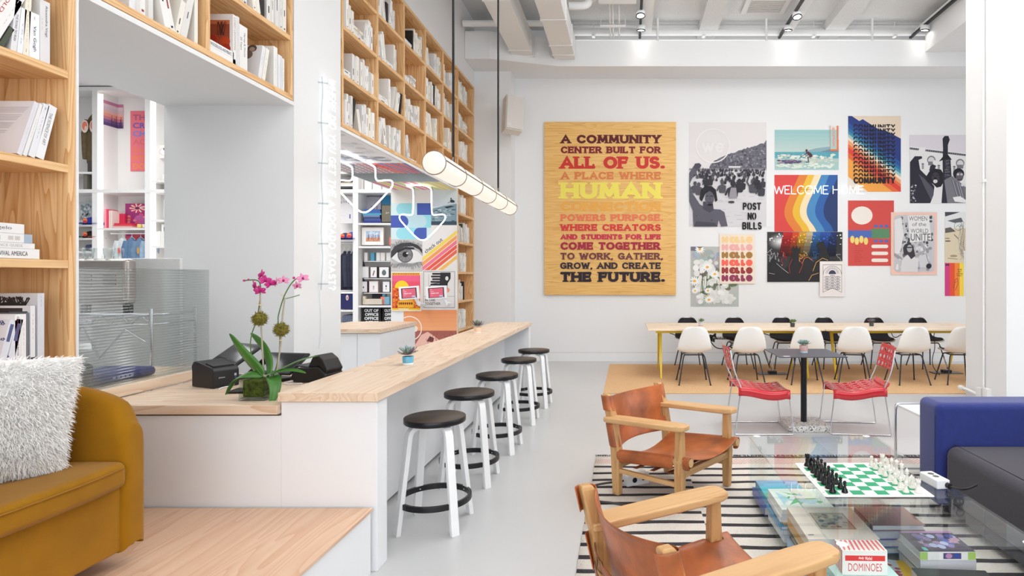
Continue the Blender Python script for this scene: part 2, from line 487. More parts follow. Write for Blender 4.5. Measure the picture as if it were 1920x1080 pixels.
class Draw:
    """flat printing on a sheet: (u right, v down) in the sheet's own units, thin layers of ink"""
    EPS = 0.00004
    def __init__(s, mb, fn, l0=1):
        s.mb = mb; s.fn = fn; s.l = l0; s.step = 1
    def _add(s, pts, faces, col, layer=None):
        if layer is None:
            s.l += s.step; layer = s.l
        s.mb.add([s.fn(p[0], p[1], layer * s.EPS) for p in pts], faces, col)
    def poly(s, pts, col, layer=None):
        s._add(pts, [tuple(range(len(pts)))], col, layer)
    def rect(s, x0, y0, x1, y1, col, layer=None):
        s.poly([(x0, y1), (x1, y1), (x1, y0), (x0, y0)], col, layer)
    def ell(s, cx, cy, rx, ry, col, n=20, layer=None, a=0):
        ca, sa = math.cos(a), math.sin(a)
        P = []
        for i in range(n):
            x, y = rx * math.cos(2 * math.pi * i / n), ry * math.sin(2 * math.pi * i / n)
            P.append((cx + x * ca - y * sa, cy + x * sa + y * ca))
        s.poly(P, col, layer)
    def ring(s, cx, cy, r0, r1, col, n=36, a0=0, a1=360, clip=None):
        s.l += 1
        P = []; Fc = []
        full = abs(a1 - a0) >= 360
        for i in range(n + 1):
            a = math.radians(a0 + (a1 - a0) * i / n)
            for r in (r0, r1):
                x, y = cx + r * math.cos(a), cy + r * math.sin(a)
                if clip: x = max(clip[0], min(clip[2], x)); y = max(clip[1], min(clip[3], y))
                P.append((x, y))
        for i in range(n):
            Fc.append((2 * i, 2 * i + 1, 2 * i + 3, 2 * i + 2))
        s._add(P, Fc, col, s.l)
    def line(s, pts, wd, col, layer=None, cap=True, sx=1.0, n=6):
        """one ribbon with mitred joins and round ends; sx widens the pen horizontally"""
        if layer is None:
            s.l += s.step; layer = s.l
        Q = [(p[0] / sx, p[1]) for p in pts]
        q = [Q[0]]
        for p in Q[1:]:
            if math.hypot(p[0] - q[-1][0], p[1] - q[-1][1]) > 1e-6: q.append(p)
        if len(q) < 2: return
        k = len(q); h = wd / 2
        T = []
        for i in range(k - 1):
            dx, dy = q[i + 1][0] - q[i][0], q[i + 1][1] - q[i][1]
            L = math.hypot(dx, dy); T.append((dx / L, dy / L))
        closed = k > 3 and math.hypot(q[0][0] - q[-1][0], q[0][1] - q[-1][1]) < 1e-4
        P = []; Fc = []
        for i in range(k):
            t0 = T[i - 1] if i > 0 else (T[-1] if closed else T[0]); t1 = T[i] if i < k - 1 else (T[0] if closed else T[-1])
            nx, ny = -(t0[1] + t1[1]), t0[0] + t1[0]
            L = math.hypot(nx, ny)
            if L < .05: nx, ny, L = -t1[1], t1[0], 1
            nx, ny = nx / L, ny / L
            c = max(.6, nx * -t1[1] + ny * t1[0])
            P += [((q[i][0] + nx * h / c) * sx, q[i][1] + ny * h / c), ((q[i][0] - nx * h / c) * sx, q[i][1] - ny * h / c)]
            if i: Fc.append((2 * i - 2, 2 * i - 1, 2 * i + 1, 2 * i))
        if cap and not closed:
            for e, t, o0, o1 in ((q[0], (-T[0][0], -T[0][1]), 1, 0), (q[-1], T[-1], 2 * k - 2, 2 * k - 1)):
                a = math.atan2(t[1], t[0]); o = len(P)
                P += [((e[0] + h * math.cos(a + R90 - j * math.pi / n)) * sx, e[1] + h * math.sin(a + R90 - j * math.pi / n)) for j in range(1, n)]
                Fc.append((o0,) + tuple(range(o, o + n - 1)) + (o1,))
        s._add(P, Fc, col, layer)
    def text(s, t, x0, y0, x1, y1, col, bold=0.0, rot=0, keep=False):
        """fit a string into a box; rot 90 reads downwards"""
        v, f, a0, a1, b0, b1 = text_mesh(t, bold)
        if not v: return
        w_, h_ = max(1e-6, a1 - a0), max(1e-6, b1 - b0)
        P = []
        for (x, y) in v:
            u, q = (x - a0) / w_, (y - b0) / h_
            if rot == 0: P.append((x0 + u * (x1 - x0), y1 - q * (y1 - y0)))
            elif rot == 90: P.append((x0 + q * (x1 - x0), y0 + u * (y1 - y0)))
            elif rot == -90: P.append((x1 - q * (x1 - x0), y1 - u * (y1 - y0)))
        s._add(P, f, col)
    def text_at(s, t, x, y, size, ang, col, bold=0.0):
        v, f, a0, a1, b0, b1 = text_mesh(t, bold)
        ca, sa = math.cos(ang), math.sin(ang)
        s._add([(x + (p[0] * ca - p[1] * -sa * -1) * size if False else x + (p[0] * ca + p[1] * sa) * size, y + (p[0] * sa - p[1] * ca) * size) for p in v], f, col)
    def slab(s, t, x0, y0, x1, y1, col, pen=.2, serif=True, gap=.3, space=.55, sq=1.0, clip=None):
        """heavy rounded slab-serif capitals"""
        lay, W_ = stroke_layout(t, gap, space)
        H_ = (y1 - y0)
        pw = pen * H_
        hh = H_ - pw
        sx = (x1 - x0 - pw * 1.15) / W_
        pen_sx = 1.25 if serif else sq
        base = y1 - pw / 2
        l0 = lm = s.l + 1
        def mp(p): return (x0 + pw * .6 + p[0] * sx, base - p[1] * hh)
        if clip:
            lay2 = []
            for ch, st in lay:
                out = []
                for q in st:
                    cur = []
                    for i, p in enumerate(q):
                        if p[1] >= clip:
                            if not cur and i and q[i - 1][1] < clip:
                                f_ = (clip - q[i - 1][1]) / (p[1] - q[i - 1][1]); cur.append((q[i - 1][0] + (p[0] - q[i - 1][0]) * f_, clip))
                            cur.append(p)
                        else:
                            if cur:
                                o_ = q[i - 1]; f_ = (clip - o_[1]) / (p[1] - o_[1]); cur.append((o_[0] + (p[0] - o_[0]) * f_, clip)); out.append(cur); cur = []
                    if len(cur) > 1: out.append(cur)
                lay2.append((ch, [[(p[0], (p[1] - clip) / (1 - clip)) for p in q] for q in out]))
            lay = lay2
        for idx, (ch, st) in enumerate(lay):
            ll = l0 + (idx % 2) * 10
            for q in st:
                s.line([mp(p) for p in q], pw, col, ll, True, pen_sx); ll += 1
                if serif:
                    for e, o in ((q[0], q[1]), (q[-1], q[-2])):
                        if ch in '.,?': continue
                        if (e[1] < .02 or e[1] > .98) and abs(o[1] - e[1]) > .1 and ch not in 'OSCGQ':
                            c = mp(e)
                            hw = pw * .88
                            yy = c[1] + (pw * .22 if e[1] < .5 else -pw * .22)
                            s.line([(c[0] - hw, yy), (c[0] + hw, yy)], pw * .5, col, ll); ll += 1
                        elif abs(o[1] - e[1]) < .02 and ch in 'EFTLZ' and abs(e[0] - o[0]) > .2 and e is q[-1]:
                            c = mp(e)
                            dy = pw * .75 if e[1] > .9 else (-pw * .75 if e[1] < .1 else 0)
                            s.line([c, (c[0], c[1] + dy)], pw * .6, col, ll, True, 1.2); ll += 1
            lm = max(lm, ll)
        s.l = lm

class Poster:
    """a printed sheet hung on a wall that faces the camera side; drawn in photo pixels of the wall plane"""
    def __init__(s, name, D, x0, y0, x1, y1, base, label, cat='poster', thick=0.003, off=0.0):
        s.D = D - off - .002; s.mb = MB(); s.name = name
        s.cx, s.cz = wx((x0 + x1) / 2, s.D), wz((y0 + y1) / 2, s.D)
        s.th = thick
        s.label, s.cat = label, cat
        a, b = wx(x0, s.D) - s.cx, wx(x1, s.D) - s.cx
        c, d = wz(y1, s.D) - s.cz, wz(y0, s.D) - s.cz
        s.mb.box(a, b, -thick, 0, c, d, base)
        s.d = Draw(s.mb, lambda u, v, e: (wx(u, s.D) - s.cx, -s.th - e, wz(v, s.D) - s.cz))
        s.rc = (x0, y0, x1, y1)
    def done(s, mats=None):
        o = s.mb.build(s.name, mats or PRINT, loc=(s.cx, s.D, s.cz))
        return tag(o, s.label, s.cat)

def strokes3d(mb, t, fn, r, x0, y0, x1, y1, gap=.25, space=.5, n=6):
    """neon tube lettering: tube along the strokes"""
    lay, W_ = stroke_layout(t, gap, space)
    for ch, st in lay:
        for q in st:
            mb.tube([fn(x0 + p[0] / W_ * (x1 - x0), y0 + p[1] * (y1 - y0)) for p in q], r, n)
NEON = emis('neon_white', (240, 246, 255), 3.2)
NEONS = emis('neon_soft_white', (240, 248, 255), 1.4)
NEONW = emis('neon_wall_white', (240, 247, 255), 1.05)
# ================================================================ the setting
XW = -2.65          # bookcase wall
YB = 10.80          # far wall
ZS = 2.88           # top of both openings
ZT = 4.76           # top of the bookcases
ZC = 5.90           # ceiling
FLOORM = mat('polished_concrete', (197, 197, 197), 0.3, spec=0.45, noise=(0.9, 0.035))
sbox('floor', -10.0, 9.0, -3.5, 11.2, -0.1, 0.0, FLOORM, 'pale polished concrete floor', 'floor')
sbox('ceiling', -10.0, 9.0, -3.5, 11.2, ZC, ZC + 0.1, CEILW, 'white sprayed ceiling', 'ceiling')
sbox('wall_back', -3.7, 9.0, YB, YB + 0.15, 0, ZC, WALL, 'white far wall hung with posters')
sbox('wall_back_corner', XW - 0.3, -2.02, 10.42, YB, 0, ZC, WALL, 'white corner pier beside the high bookcase')
sbox('baseboard_back', -2.02, 6.6, YB - 0.02, YB, 0, 0.15, WALL, 'white baseboard along the far wall', 'baseboard')
sbox('trim_1', -2.02, 6.6, YB - 0.012, YB, 0.15, 0.158, mat('joint_grey', (205, 200, 195), .7), 'thin line above the baseboard', 'trim')
# wall with the two openings (1.03 m thick)
XI = XW - 1.03
Y0a, Y0b = 2.915, 4.80     # first opening
Y1a, Y1b = 5.59, 9.40      # second opening
sbox('wall_left_near', XI, XW - 0.32, -3.5, Y0a, 0, ZC, WALL, 'white wall behind the near bookcase')
sbox('wall_left_edge', XW - 0.36, XW + 0.004, Y0a - 0.012, Y0a, 0, ZC, WALL, 'white edge of the near opening')
sbox('wall_left_pillar', XI, XW, Y0b, Y1a - 0.012, 0, ZC, WALL, 'white pier between the two openings')
sbox('wall_left_soffit', XI, XW, Y0a, Y0b, ZS - 0.03, ZS, WALL, 'white underside over the near opening')
sbox('wall_left_over_near', XI, XW - 0.33, Y0a, Y0b, ZS, ZC, WALL, 'white wall behind the shelves over the near opening')
sbox('wall_left_soffit_far', XI, XW, Y1a - 0.012, Y1b, ZS - 0.03, ZS, WALL, 'white underside over the far opening')
sbox('wall_left_over_far', XI, XW - 0.33, Y1a, Y1b, ZS, ZC, WALL, 'white wall behind the high bookcase')
sbox('wall_left_top', XW - 0.33, XW - 0.004, Y1a, 10.42, ZT + 0.005, ZC, WALL, 'white wall above the high bookcase')
sbox('wall_left_top_near', XW - 0.33, XW - 0.004, -3.5, Y0b, ZT + 0.005, ZC, WALL, 'white wall above the near bookcase')
sbox('wall_left_far', XI, XW - 0.33, Y1b, 10.42, 0, ZC, WALL, 'white end wall of the far opening')
sbox('wall_left_reveal', XI, XW - 0.003, Y1b - 0.012, Y1b + 0.004, 0, ZS - 0.03, WALL, 'white end wall of the far opening covered in posters')
# back room
sbox('wall_room_back', -10.0, XI, 10.36, 10.5, 0, 4.8, WALL, 'white rear wall of the shop')
sbox('wall_room_left', -10.1, -10.0, -3.5, 10.5, 0, 4.8, WALL, 'white side wall of the shop')
sbox('ceiling_room', -10.0, XI, -3.5, 10.5, 4.63, 4.7, WALL, 'white ceiling of the shop', 'ceiling')
# big boxed beam along the far wall
b = MB()
BY0, BZ0, BZ1 = 10.17, 5.04, 5.47
b.box(-1.15, 6.0, BY0, YB, BZ0, BZ1)
b.prism([(XW, 9.82), (-2.25, 9.82), (-1.15, BY0), (-1.15, YB), (XW, YB)], BZ0, BZ1 + 0.02)
struct(b.build('trim_2', WALL), 'white boxed beam across the top of the far wall', 'trim')
sbox('trim_3', 4.99, 6.2, 1.0, BY0 - 0.001, 5.28, 5.75, WALL, 'white boxed duct running towards the column', 'trim')
# white square column, right, and the pier behind it
sbox('wall_right_column', 4.18, 5.0, 6.69, 7.495, 0, ZC, WALL, 'white square column by the jute rug')
sbox('wall_right', 8.6, 8.7, 0.0, 10.8, 0, 0.9, WALL, 'low white wall under the side windows')
for i, y in enumerate((0.0, 2.7, 5.4, 8.1)):
    b = MB()
    b.box(8.62, 8.68, y, y + 2.65, 0.9, 0.97); b.box(8.62, 8.68, y, y + 2.65, 5.5, 5.57)
    b.box(8.62, 8.68, y, y + 0.06, 0.9, 5.5); b.box(8.62, 8.68, y + 2.59, y + 2.65, 0.9, 5.5)
    struct(b.build('window_%d' % (i + 1), WHITE), 'tall white framed side window', 'window')
# vertical conduit with its boxes on the column
t = thing('conduit', 'thin white conduit running up the square column with outlet boxes', 'conduit', (4.162, 7.09, 0), -R90)
MB().cyl((0.0, 0, 0.2), (0.0, 0, 5.6), 0.014, n=10).build('pipe', DUCT, t)
MB().cbox((0, 0, 2.62), (0.05, 0.04, 0.035)).build('pipe_clip', DUCT, t)
MB().cbox((-0.06, -0.005, 0.13), (0.11, 0.05, 0.12)).cbox((0.07, -0.005, 0.14), (0.1, 0.05, 0.13)).build('outlet_box', DUCT, t, bevel=0.006)
MB().tube([(-0.12, -.01, 0.1), (-0.3, -.02, 0.12), (-0.46, -.02, 0.12)], 0.018, 10).cyl((-0.47, -.02, 0.12), (-0.40, -.02, 0.12), 0.028).build('elbow_pipe', DUCT, t)

# ---------------------------------------------------------------- ceiling services
def duct(name, x0, x1, y0, y1, z0, z1, label, joints):
    t = thing(name, label, 'duct', ((x0 + x1) / 2, y1, z0))
    ox, oy, oz = (x0 + x1) / 2, y1, z0
    MB().box(x0 - ox, x1 - ox, y0 - oy, 0, 0, z1 - oz).build('duct_body', DUCT, t, bevel=0.004)
    for y in joints:
        MB().box(x0 - ox - 0.012, x1 - ox + 0.012, y - oy - 0.02, y - oy + 0.02, -0.012, z1 - oz + 0.01).build('flange', DUCT, t)
        MB().box(x0 - ox - 0.004, x1 - ox + 0.004, y - oy + 0.02, y - oy + 0.028, -0.006, z1 - oz).build('joint', DUCTLINE, t)
    return t
duct('air_duct', -1.92, -1.57, 2.0, 10.16, 5.15, 5.47, 'white rectangular air duct nearest the high bookcase', (8.0, 9.75, 10.0))
duct('air_duct', -1.24, -0.89, 2.0, 10.16, 5.15, 5.47, 'white rectangular air duct nearer the track lights', (8.6, 9.55, 9.95))
# pipes along the far end of the ceiling
t = thing('ceiling_pipe', 'long white pipe with conduits strung under the ceiling over the far wall', 'pipe', (0, 10.45, 5.72))
MB().cyl((-1.2, 0, 0), (5.6, 0, 0), 0.055, n=14).build('main_pipe', DUCT, t)
MB().cyl((-1.2, 0.1, 0.1), (5.6, 0.1, 0.1), 0.02, n=8).cyl((-1.2, 0.16, -0.07), (5.6, 0.16, -0.07), 0.016, n=8).build('thin_conduit', DUCT, t)
for x in (-0.6, 1.3, 3.2, 4.6):
    MB().cyl((x, 0, 0), (x, 0, 0.2), 0.008, n=6).cbox((x, 0, -0.07), (0.05, 0.1, 0.015)).build('hanger', DUCT, t)
for i, (x, y, r, lb) in enumerate(((0.5, 10.3, 0.02, 'thin white rod hanging just past the first light track'), (2.35, 10.3, 0.02, 'thin white rod hanging under the ceiling vent'), (4.15, 10.3, 0.02, 'thin white rod hanging left of the column duct'))):
    tag(MB().cyl((0, 0, 0.0), (0, 0, ZC - 5.47), r, n=10).build('hanging_rod', DUCT, loc=(x, y, 5.47)), lb, 'rod')
p = [(-2.6, 0, 0.0), (-2.0, 0, 0), (-1.5, 0, 0.02)]
tag(MB().tube([(-2.62, 9.6, 5.52), (-1.0, 9.6, 5.52)], 0.05, 12).build('sprinkler_pipe', DUCT), 'white pipe crossing the corner above the high bookcase', 'pipe')
tag(MB().tube(smooth_path([(-0.9, 9.2, 5.62), (-0.62, 9.2, 5.62), (-0.6, 9.2, 5.72), (-0.52, 9.2, 5.74), (-0.48, 8.9, 5.74)], 2), 0.06, 12).build('bent_pipe', DUCT), 'fat white bent pipe beside the second duct', 'pipe')
tag(MB().box(-0.45, 0.12, 8.2, 9.15, 5.62, 5.84).build('fan_coil_box', DUCT, bevel=0.01), 'white unit box hung under the ceiling left of the first track', 'unit')
t = thing('strut_frame', 'white strut frame hanging with conduits from the ceiling', 'frame', (-0.25, 9.9, 5.6))
MB().cbox((0, 0, 0), (0.42, 0.04, 0.03)).build('bar', DUCT, t)
for x in (-0.2, 0.2):
    MB().cyl((x, 0, 0), (x, 0, 0.3), 0.006, n=6).build('rod', DUCT, t)
for x in (-0.05, 0.0, 0.1):
    MB().tube([(x, -0.5, 0.25), (x, 0, 0.05), (x, 0.3, -0.05)], 0.016, 8).build('conduit_run', DUCT, t)
for i, (x, s) in enumerate(((1.38, 0.32), (3.55, 0.34))):
    o = MB().box(x - s / 2, x + s / 2, 1.0, YB, 5.74, ZC - 0.001).build('trim_%d' % (4 + i), CEILW)
    struct(o, 'white beam under the ceiling', 'trim')
t = thing('air_vent', 'square white louvred ceiling vent between the two light tracks', 'vent', (2.22, 9.75, 5.86))
MB().box(-0.36, 0.36, -0.3, 0.3, 0, 0.035).build('frame', DUCT, t, bevel=0.012)
vm = MB()
for k in range(7):
    vm.box(-0.27, 0.27, -0.22 + k * 0.068, -0.185 + k * 0.068, -0.012, 0.0)
vm.build('louvre_panel', mat('vent_grey', (196, 192, 186), .6), t)
# light tracks with spot heads
SPOTW = emis('spot_lens', (255, 250, 240), 18)
def track(x, heads, label, y0=4.0):
    t = thing('track_rail', label, 'track', (x, 10.5, 5.66))
    MB().box(-0.02, 0.02, y0 - 10.5, 0.02, -0.02, 0.02).build('rail', BLACKM, t)
    MB().box(0.03, 0.2, y0 - 10.5, -0.1, 0.05, 0.1).build('cable_tray', DUCT, t)
    return t
track(0.2, 0, 'black light track nearest the ducts')
track(2.62, 0, 'black light track over the middle of the poster wall')
track(4.9, 0, 'black light track beside the column duct')
def spot(x, y, label, tilt, hit):
    t = thing('spotlight', label, 'spotlight', (x, y, 5.60))
    d = Vector((hit[0] - x, hit[1] - y, hit[2] - 5.58)).normalized()
    q = d.to_track_quat('-Z', 'Y').to_matrix().to_4x4()
    MB().cyl((0, 0, 0.0), (0, 0, 0.05), 0.018, n=10).build('stem', BLACKM, t)
    MB().lathe([(0.02, 0.055), (0.07, 0.05), (0.075, 0.0), (0.07, -0.02)], 20, M=q).build('lamp_head', WHITE, t)
    MB().lathe([(0.071, -0.018), (0.074, -0.034), (0.058, -0.034), (0.058, -0.02)], 20, M=q).build('rim', BLACKM, t)
    MB().lathe([(0.0005, -0.024), (0.058, -0.024)], 20, M=q, cap=False).build('lens', SPOTW, t)
    l = bpy.data.lights.new('spot_beam', 'SPOT')
    l.energy = 2.5; l.spot_size = math.radians(80); l.spot_blend = 1.0; l.shadow_soft_size = 0.05
    l.color = (1, 0.97, 0.92)
    lo = bpy.data.objects.new('spot_beam', l); C.objects.link(lo)
    lo.parent = t
    lo.matrix_local = Matrix.Translation(d * 0.06) @ d.to_track_quat('-Z', 'Y').to_matrix().to_4x4()
    return t
spot(0.19, 9.45, 'tilted white spotlight, upper of two on the track nearest the ducts', 0, (0.5, 8.2, 0))
spot(0.21, 10.0, 'white spotlight lighting the beam from the track nearest the ducts', 0, (0.21, 10.35, 3.0))
spot(2.65, 9.5, 'tilted white spotlight, upper of two on the middle light track', 0, (3.0, 8.0, 0))
spot(2.64, 10.0, 'white spotlight lighting the beam from the middle light track', 0, (2.64, 10.35, 3.0))
spot(4.9, 10.0, 'glaring spotlight on the track beside the column duct', 0, (4.75, 10.35, 3.0))
# ---------------------------------------------------------------- loudspeaker on the far wall corner
t = thing('loudspeaker', 'white wall loudspeaker tilted above the timber sign', 'speaker', (wx(963, 10.08), 10.08, wz(214, 10.08)))
Mx = Euler((math.radians(-8), math.radians(4.5), math.radians(26))).to_matrix().to_4x4()
SPK = mat('speaker_white', (226, 220, 212), .55)
MB().cbox((0, 0.05, 0), (0.30, 0.24, 0.60), M=Mx).build('cabinet', SPK, t, bevel=0.012)
MB().cbox((0, -0.085, 0), (0.275, 0.02, 0.575), M=Mx).build('grille', mat('speaker_grille', (218, 212, 205), .8, bump=(400, .4)), t, bevel=0.006)
lg = MB()
for a in (-1, 1):
    for c in (-1, 1):
        lg.cbox((-0.09 + a * 0.013, -0.099, -0.235 + c * 0.013), (0.02, 0.008, 0.02), M=Mx)
lg.build('logo', WHITE, t)
MB().tube([(0, 0.15, 0), (-0.12, 0.3, 0.0), (-0.2, 0.45, 0.02)], 0.018, 8).build('bracket', WHITE, t)
# ================================================================ bookcases and books
BD = 0.30
def case(name, label, y0, y1, dividers, boards, zlo, zhi, posts, group=None, loz=None):
    t = thing(name, label, 'bookcase', (XW, (y0 + y1) / 2, zlo), group=group)
    oy = (y0 + y1) / 2
    return t, oy
TB = 0.038
def board(t, oy, oz, y0, y1, ztop, name='shelf', tb=TB):
    MB().box(-BD, 0, y0 - oy, y1 - oy, ztop - tb - oz, ztop - oz).build(name, PLYY, t, bevel=0.0015, seg=1)
def post(t, oy, oz, y, z0, z1, name='divider', tb=TB):
    MB().box(-BD, 0.0, y - oy, y + tb - oy, z0 - oz, z1 - oz).build(name, PLYZ, t, bevel=0.0015, seg=1)
def backp(t, oy, oz, y0, y1, z0, z1):
    MB().box(-BD - 0.015, -BD, y0 - oy, y1 - oy, z0 - oz, z1 - oz).build('back_panel', PLYZ, t)
# near bookcase (left edge of the photo)
NR = [0.68, 1.114, 1.568, 2.02, 2.465, 2.925, 3.385]
t, oy = case('bookcase', 'pine bookcase of white books behind the mustard armchair', 1.85, 2.903, 0, 0, 0.35, ZT, 0)
oz = 0.35
post(t, oy, oz, 2.865, 0.35, ZT, 'side_panel'); post(t, oy, oz, 1.85, 0.35, ZT, 'side_panel')
for z in NR + [3.84, 4.30]:
    board(t, oy, oz, 1.888, 2.865, z)
board(t, oy, oz, 1.85, 2.903, ZT, 'top_panel'); backp(t, oy, oz, 1.85, 2.903, 0.35, ZT)
# shelves over the near opening
t, oy = case('wall_bookcase', 'pine wall bookcase of white books bridging the near opening', 2.916, 4.80, 0, 0, 2.885, ZT, 0)
oz = 2.885
board(t, oy, oz, 2.916, 4.785, 2.925, 'bottom_panel', 0.04); board(t, oy, oz, 2.916, 4.785, ZT, 'top_panel')
for y in (2.916, 3.80, 4.747):
    post(t, oy, oz, y, 2.925, ZT - TB, 'side_panel' if y != 3.80 else 'divider')
for a, b2 in ((2.954, 3.80), (3.838, 4.747)):
    for z in (3.385, 3.84, 4.30):
        board(t, oy, oz, a, b2, z)
backp(t, oy, oz, 2.916, 4.785, 2.885, ZT)
# high bookcase over and beyond the far opening
HC = [5.60, 6.386, 7.145, 7.895, 8.655, 9.405]
t, oy = case('high_bookcase', 'high pine bookcase of white books over and beyond the far opening', 5.60, 10.40, 0, 0, 0, ZT, 0)
oz = 0.0
board(t, oy, oz, 5.60, 9.405, 2.925, 'bottom_panel', 0.04); board(t, oy, oz, 5.60, 10.40, ZT, 'top_panel')
for i, y in enumerate(HC):
    post(t, oy, oz, y, 2.925 if i < 5 else 0.0, ZT - TB, 'side_panel' if i in (0, 5) else 'divider')
post(t, oy, oz, 10.362, 0.0, ZT - TB, 'side_panel')
for i in range(6):
    a, b2 = HC[i] + TB, (HC[i + 1] if i < 5 else 10.362)
    for z in (3.385, 3.84, 4.295):
        board(t, oy, oz, a, b2, z)
for z in (0.68, 1.13, 1.585, 2.06, 2.51, 2.925):
    board(t, oy, oz, 9.443, 10.362, z)
board(t, oy, oz, 9.443, 10.362, 0.1, 'bottom_panel')
backp(t, oy, oz, 5.60, 9.42, 2.885, ZT); backp(t, oy, oz, 9.42, 10.40, 0.0, ZT)

WHITES = [(238, 236, 233), (232, 229, 225), (241, 239, 236), (226, 223, 220), (236, 231, 222), (240, 232, 216), (230, 230, 232)]
PAGE = (238, 232, 220)
MARKS = [(60, 58, 60), (120, 116, 112), (150, 60, 55), (70, 80, 110), (40, 40, 42), (170, 165, 158)]
def colname(c):
    r, g, b2 = c
    mx, mn = max(c), min(c)
    if mx < 75: return 'black'
    if mx - mn < 14:
        return 'white' if mn > 218 else ('pale grey' if mn > 170 else 'grey')
    if r >= g >= b2 and mn > 195: return 'cream'
    if b2 > r and mx < 150: return 'navy'
    if b2 > r: return 'pale blue'
    if r > g * 1.4: return 'red'
    return 'tan'
rb = random.Random(5)
def book_mesh(mb, t_, h, d, col, pages=True, mark=None, M=None, pg=None):
    c = 0.0028
    mb.box(-d, 0, -t_ / 2, -t_ / 2 + c, 0, h, col, M); mb.box(-d, 0, t_ / 2 - c, t_ / 2, 0, h, col, M)
    mb.box(-c, 0.0, -t_ / 2 + c, t_ / 2 - c, 0, h, col, M)
    if pages:
        mb.box(-d + 0.005, -c, -t_ / 2 + c, t_ / 2 - c, 0.004, h - 0.004, pg or PAGE, M)
    if mark:
        for (z0, z1, w_, mc) in mark:
            mb.add([(0.0006, -w_ * t_ / 2, z0 * h), (0.0006, w_ * t_ / 2, z0 * h), (0.0006, w_ * t_ / 2, z1 * h), (0.0006, -w_ * t_ / 2, z1 * h)], [(0, 1, 2, 3)], mc, M=M)
def rnd_mark():
    m = []
    k = rb.random()
    if k < 0.75:
        a = rb.uniform(.25, .5)
        m.append((a, a + rb.uniform(.15, .4), rb.uniform(.12, .3), rb.choice(MARKS)))
    if k < .4:
        m.append((0.06, 0.1, rb.uniform(.3, .5), rb.choice(MARKS)))
    if k > .9:
        m.append((0.0, 1.0, .9, (200, 196, 190)))
    return m
POSE = {'v': 'upright', 'l': 'tilted', 'r': 'tilted', 's': 'flat-lying'}
def fill(y0, y1, z, spec, where, seed, hmax=0.36, dmax=.24):
    """stand books along a shelf from the near end y0 towards y1"""
    global rb
    rb = random.Random(seed)
    y = y0 + 0.008
    k = 0
    for tok in spec.split():
        kind, n = tok[0], float(tok[1:] or 1)
        if kind == 'g':
            y += n / 100.0; continue
        dark = kind.isupper(); kind = kind.lower()
        n = int(n)
        if kind == 's':
            L = rb.uniform(.2, .27)
            if y + L > y1: L = max(.12, y1 - y - .005)
            zz = z
            for i in range(n):
                tt = rb.uniform(.02, .042)
                if zz + tt > z + hmax: break
                l2 = L * rb.uniform(.88, 1.0)
                col = rb.choice(WHITES)
                mb = MB(); M = Matrix.Rotation(math.radians(90), 4, 'X')
                book_mesh(mb, tt, l2, rb.uniform(.17, .22), col, mark=rnd_mark(), M=M)
                o = mb.build('book', PRINT, loc=(XW - rb.uniform(.012, .03), y + l2, zz + tt / 2 + .0005))
                tag(o, '%s book, %s flat in stack %d, %s' % (colname(col), ['lowest', 'second', 'third', 'fourth', 'fifth', 'sixth', 'seventh'][i], spec.split()[:spec.split().index(tok) + 1].count(tok), where), 'book', 'books in ' + where)
                zz += tt + .001
            y += L + 0.004
            k += 1
            continue
        a0 = 0
        for i in range(n):
            tt = rb.uniform(.028, .06)
            h = rb.uniform(.22, .325) if hmax > .3 else rb.uniform(.7, .95) * hmax
            d = rb.uniform(.17, dmax)
            col = rb.choice(WHITES)
            if dark: col = (44, 42, 40) if rb.random() < .7 else (70, 74, 60)
            if kind == 'v':
                ang = rb.uniform(-.01, .01); wy = tt
                if y + wy > y1 - .004: return
                loc = (XW - rb.uniform(.006, .04), y + tt / 2 + .002, z + .0015)
                y += wy + .0015
            else:
                if i == 0: a0 = rb.uniform(.16, .3)
                ang = a0 * (1 if kind == 'l' else -1)
                foot = tt / math.cos(a0)
                lean = h * math.sin(a0)
                if kind == 'l':      # top leans to the near end, foot further along
                    if y + foot + (lean if i == 0 else 0) > y1 - .004: return
                    if i == 0: y += lean * .82
                    loc = (XW - rb.uniform(.006, .03), y + foot / 2, z + tt / 2 * math.sin(a0) + .001)
                    y += foot
                else:
                    if y + foot + lean > y1: return
                    loc = (XW - rb.uniform(.006, .03), y + foot / 2, z + tt / 2 * math.sin(a0) + .001)
                    y += foot
                    if i == n - 1: y += lean * .9
            mb = MB()
            book_mesh(mb, tt, h, d, col, mark=None if dark else rnd_mark())
            o = mb.build('book', PRINT, loc=loc)
            o.rotation_euler = (ang, 0, 0)
            tag(o, '%s %s book, %s along in %s' % (colname(col), POSE[kind], ORD[min(k, 15)], where), 'book', 'books in ' + where)
            k += 1
SH = {1: 'bottom', 2: 'second', 3: 'third', 4: 'top'}
specs = {
 (0, 1): 'v3 v2 R1 g2 l1 v3 g2 v4 v2', (0, 2): 's2 g1 v3 g2 v5 v3', (0, 3): 'v4 v1 s3 r3 v1',
 (1, 1): 'r2 l2 g6 v1 r2 v4', (1, 2): 'v1 s2 v2 r3 R1 v2', (1, 3): 'v2 l3 s2 v1 v1', (1, 4): 'v2 l2 V1 r2 v2',
 (2, 1): 'v2 l2 s1', (2, 2): 'v4 l2 v3 v2', (2, 3): 's3 g1 s4', (2, 4): 's2 V1 r2 v3 v2',
 (3, 1): 'v1', (3, 2): 'v4 l2 g4 v4', (3, 3): 'v3 v2 v3 V1 r2 v2', (3, 4): 'v1 l2 s2 v4 v2',
 (4, 1): 'v1', (4, 2): 's3 v1 v2 v2', (4, 3): 'v4 l1 g4 v4', (4, 4): 'v4 s1 v2',
 (5, 1): 'v3 V1 v3', (5, 2): 'v4 l2 g3 v4', (5, 3): 'v4 l1 v1 s6', (5, 4): 'v3 l3 g2 v2 v3',
}
BAYW = ['nearest', 'second', 'third', 'fourth', 'fifth', 'farthest']
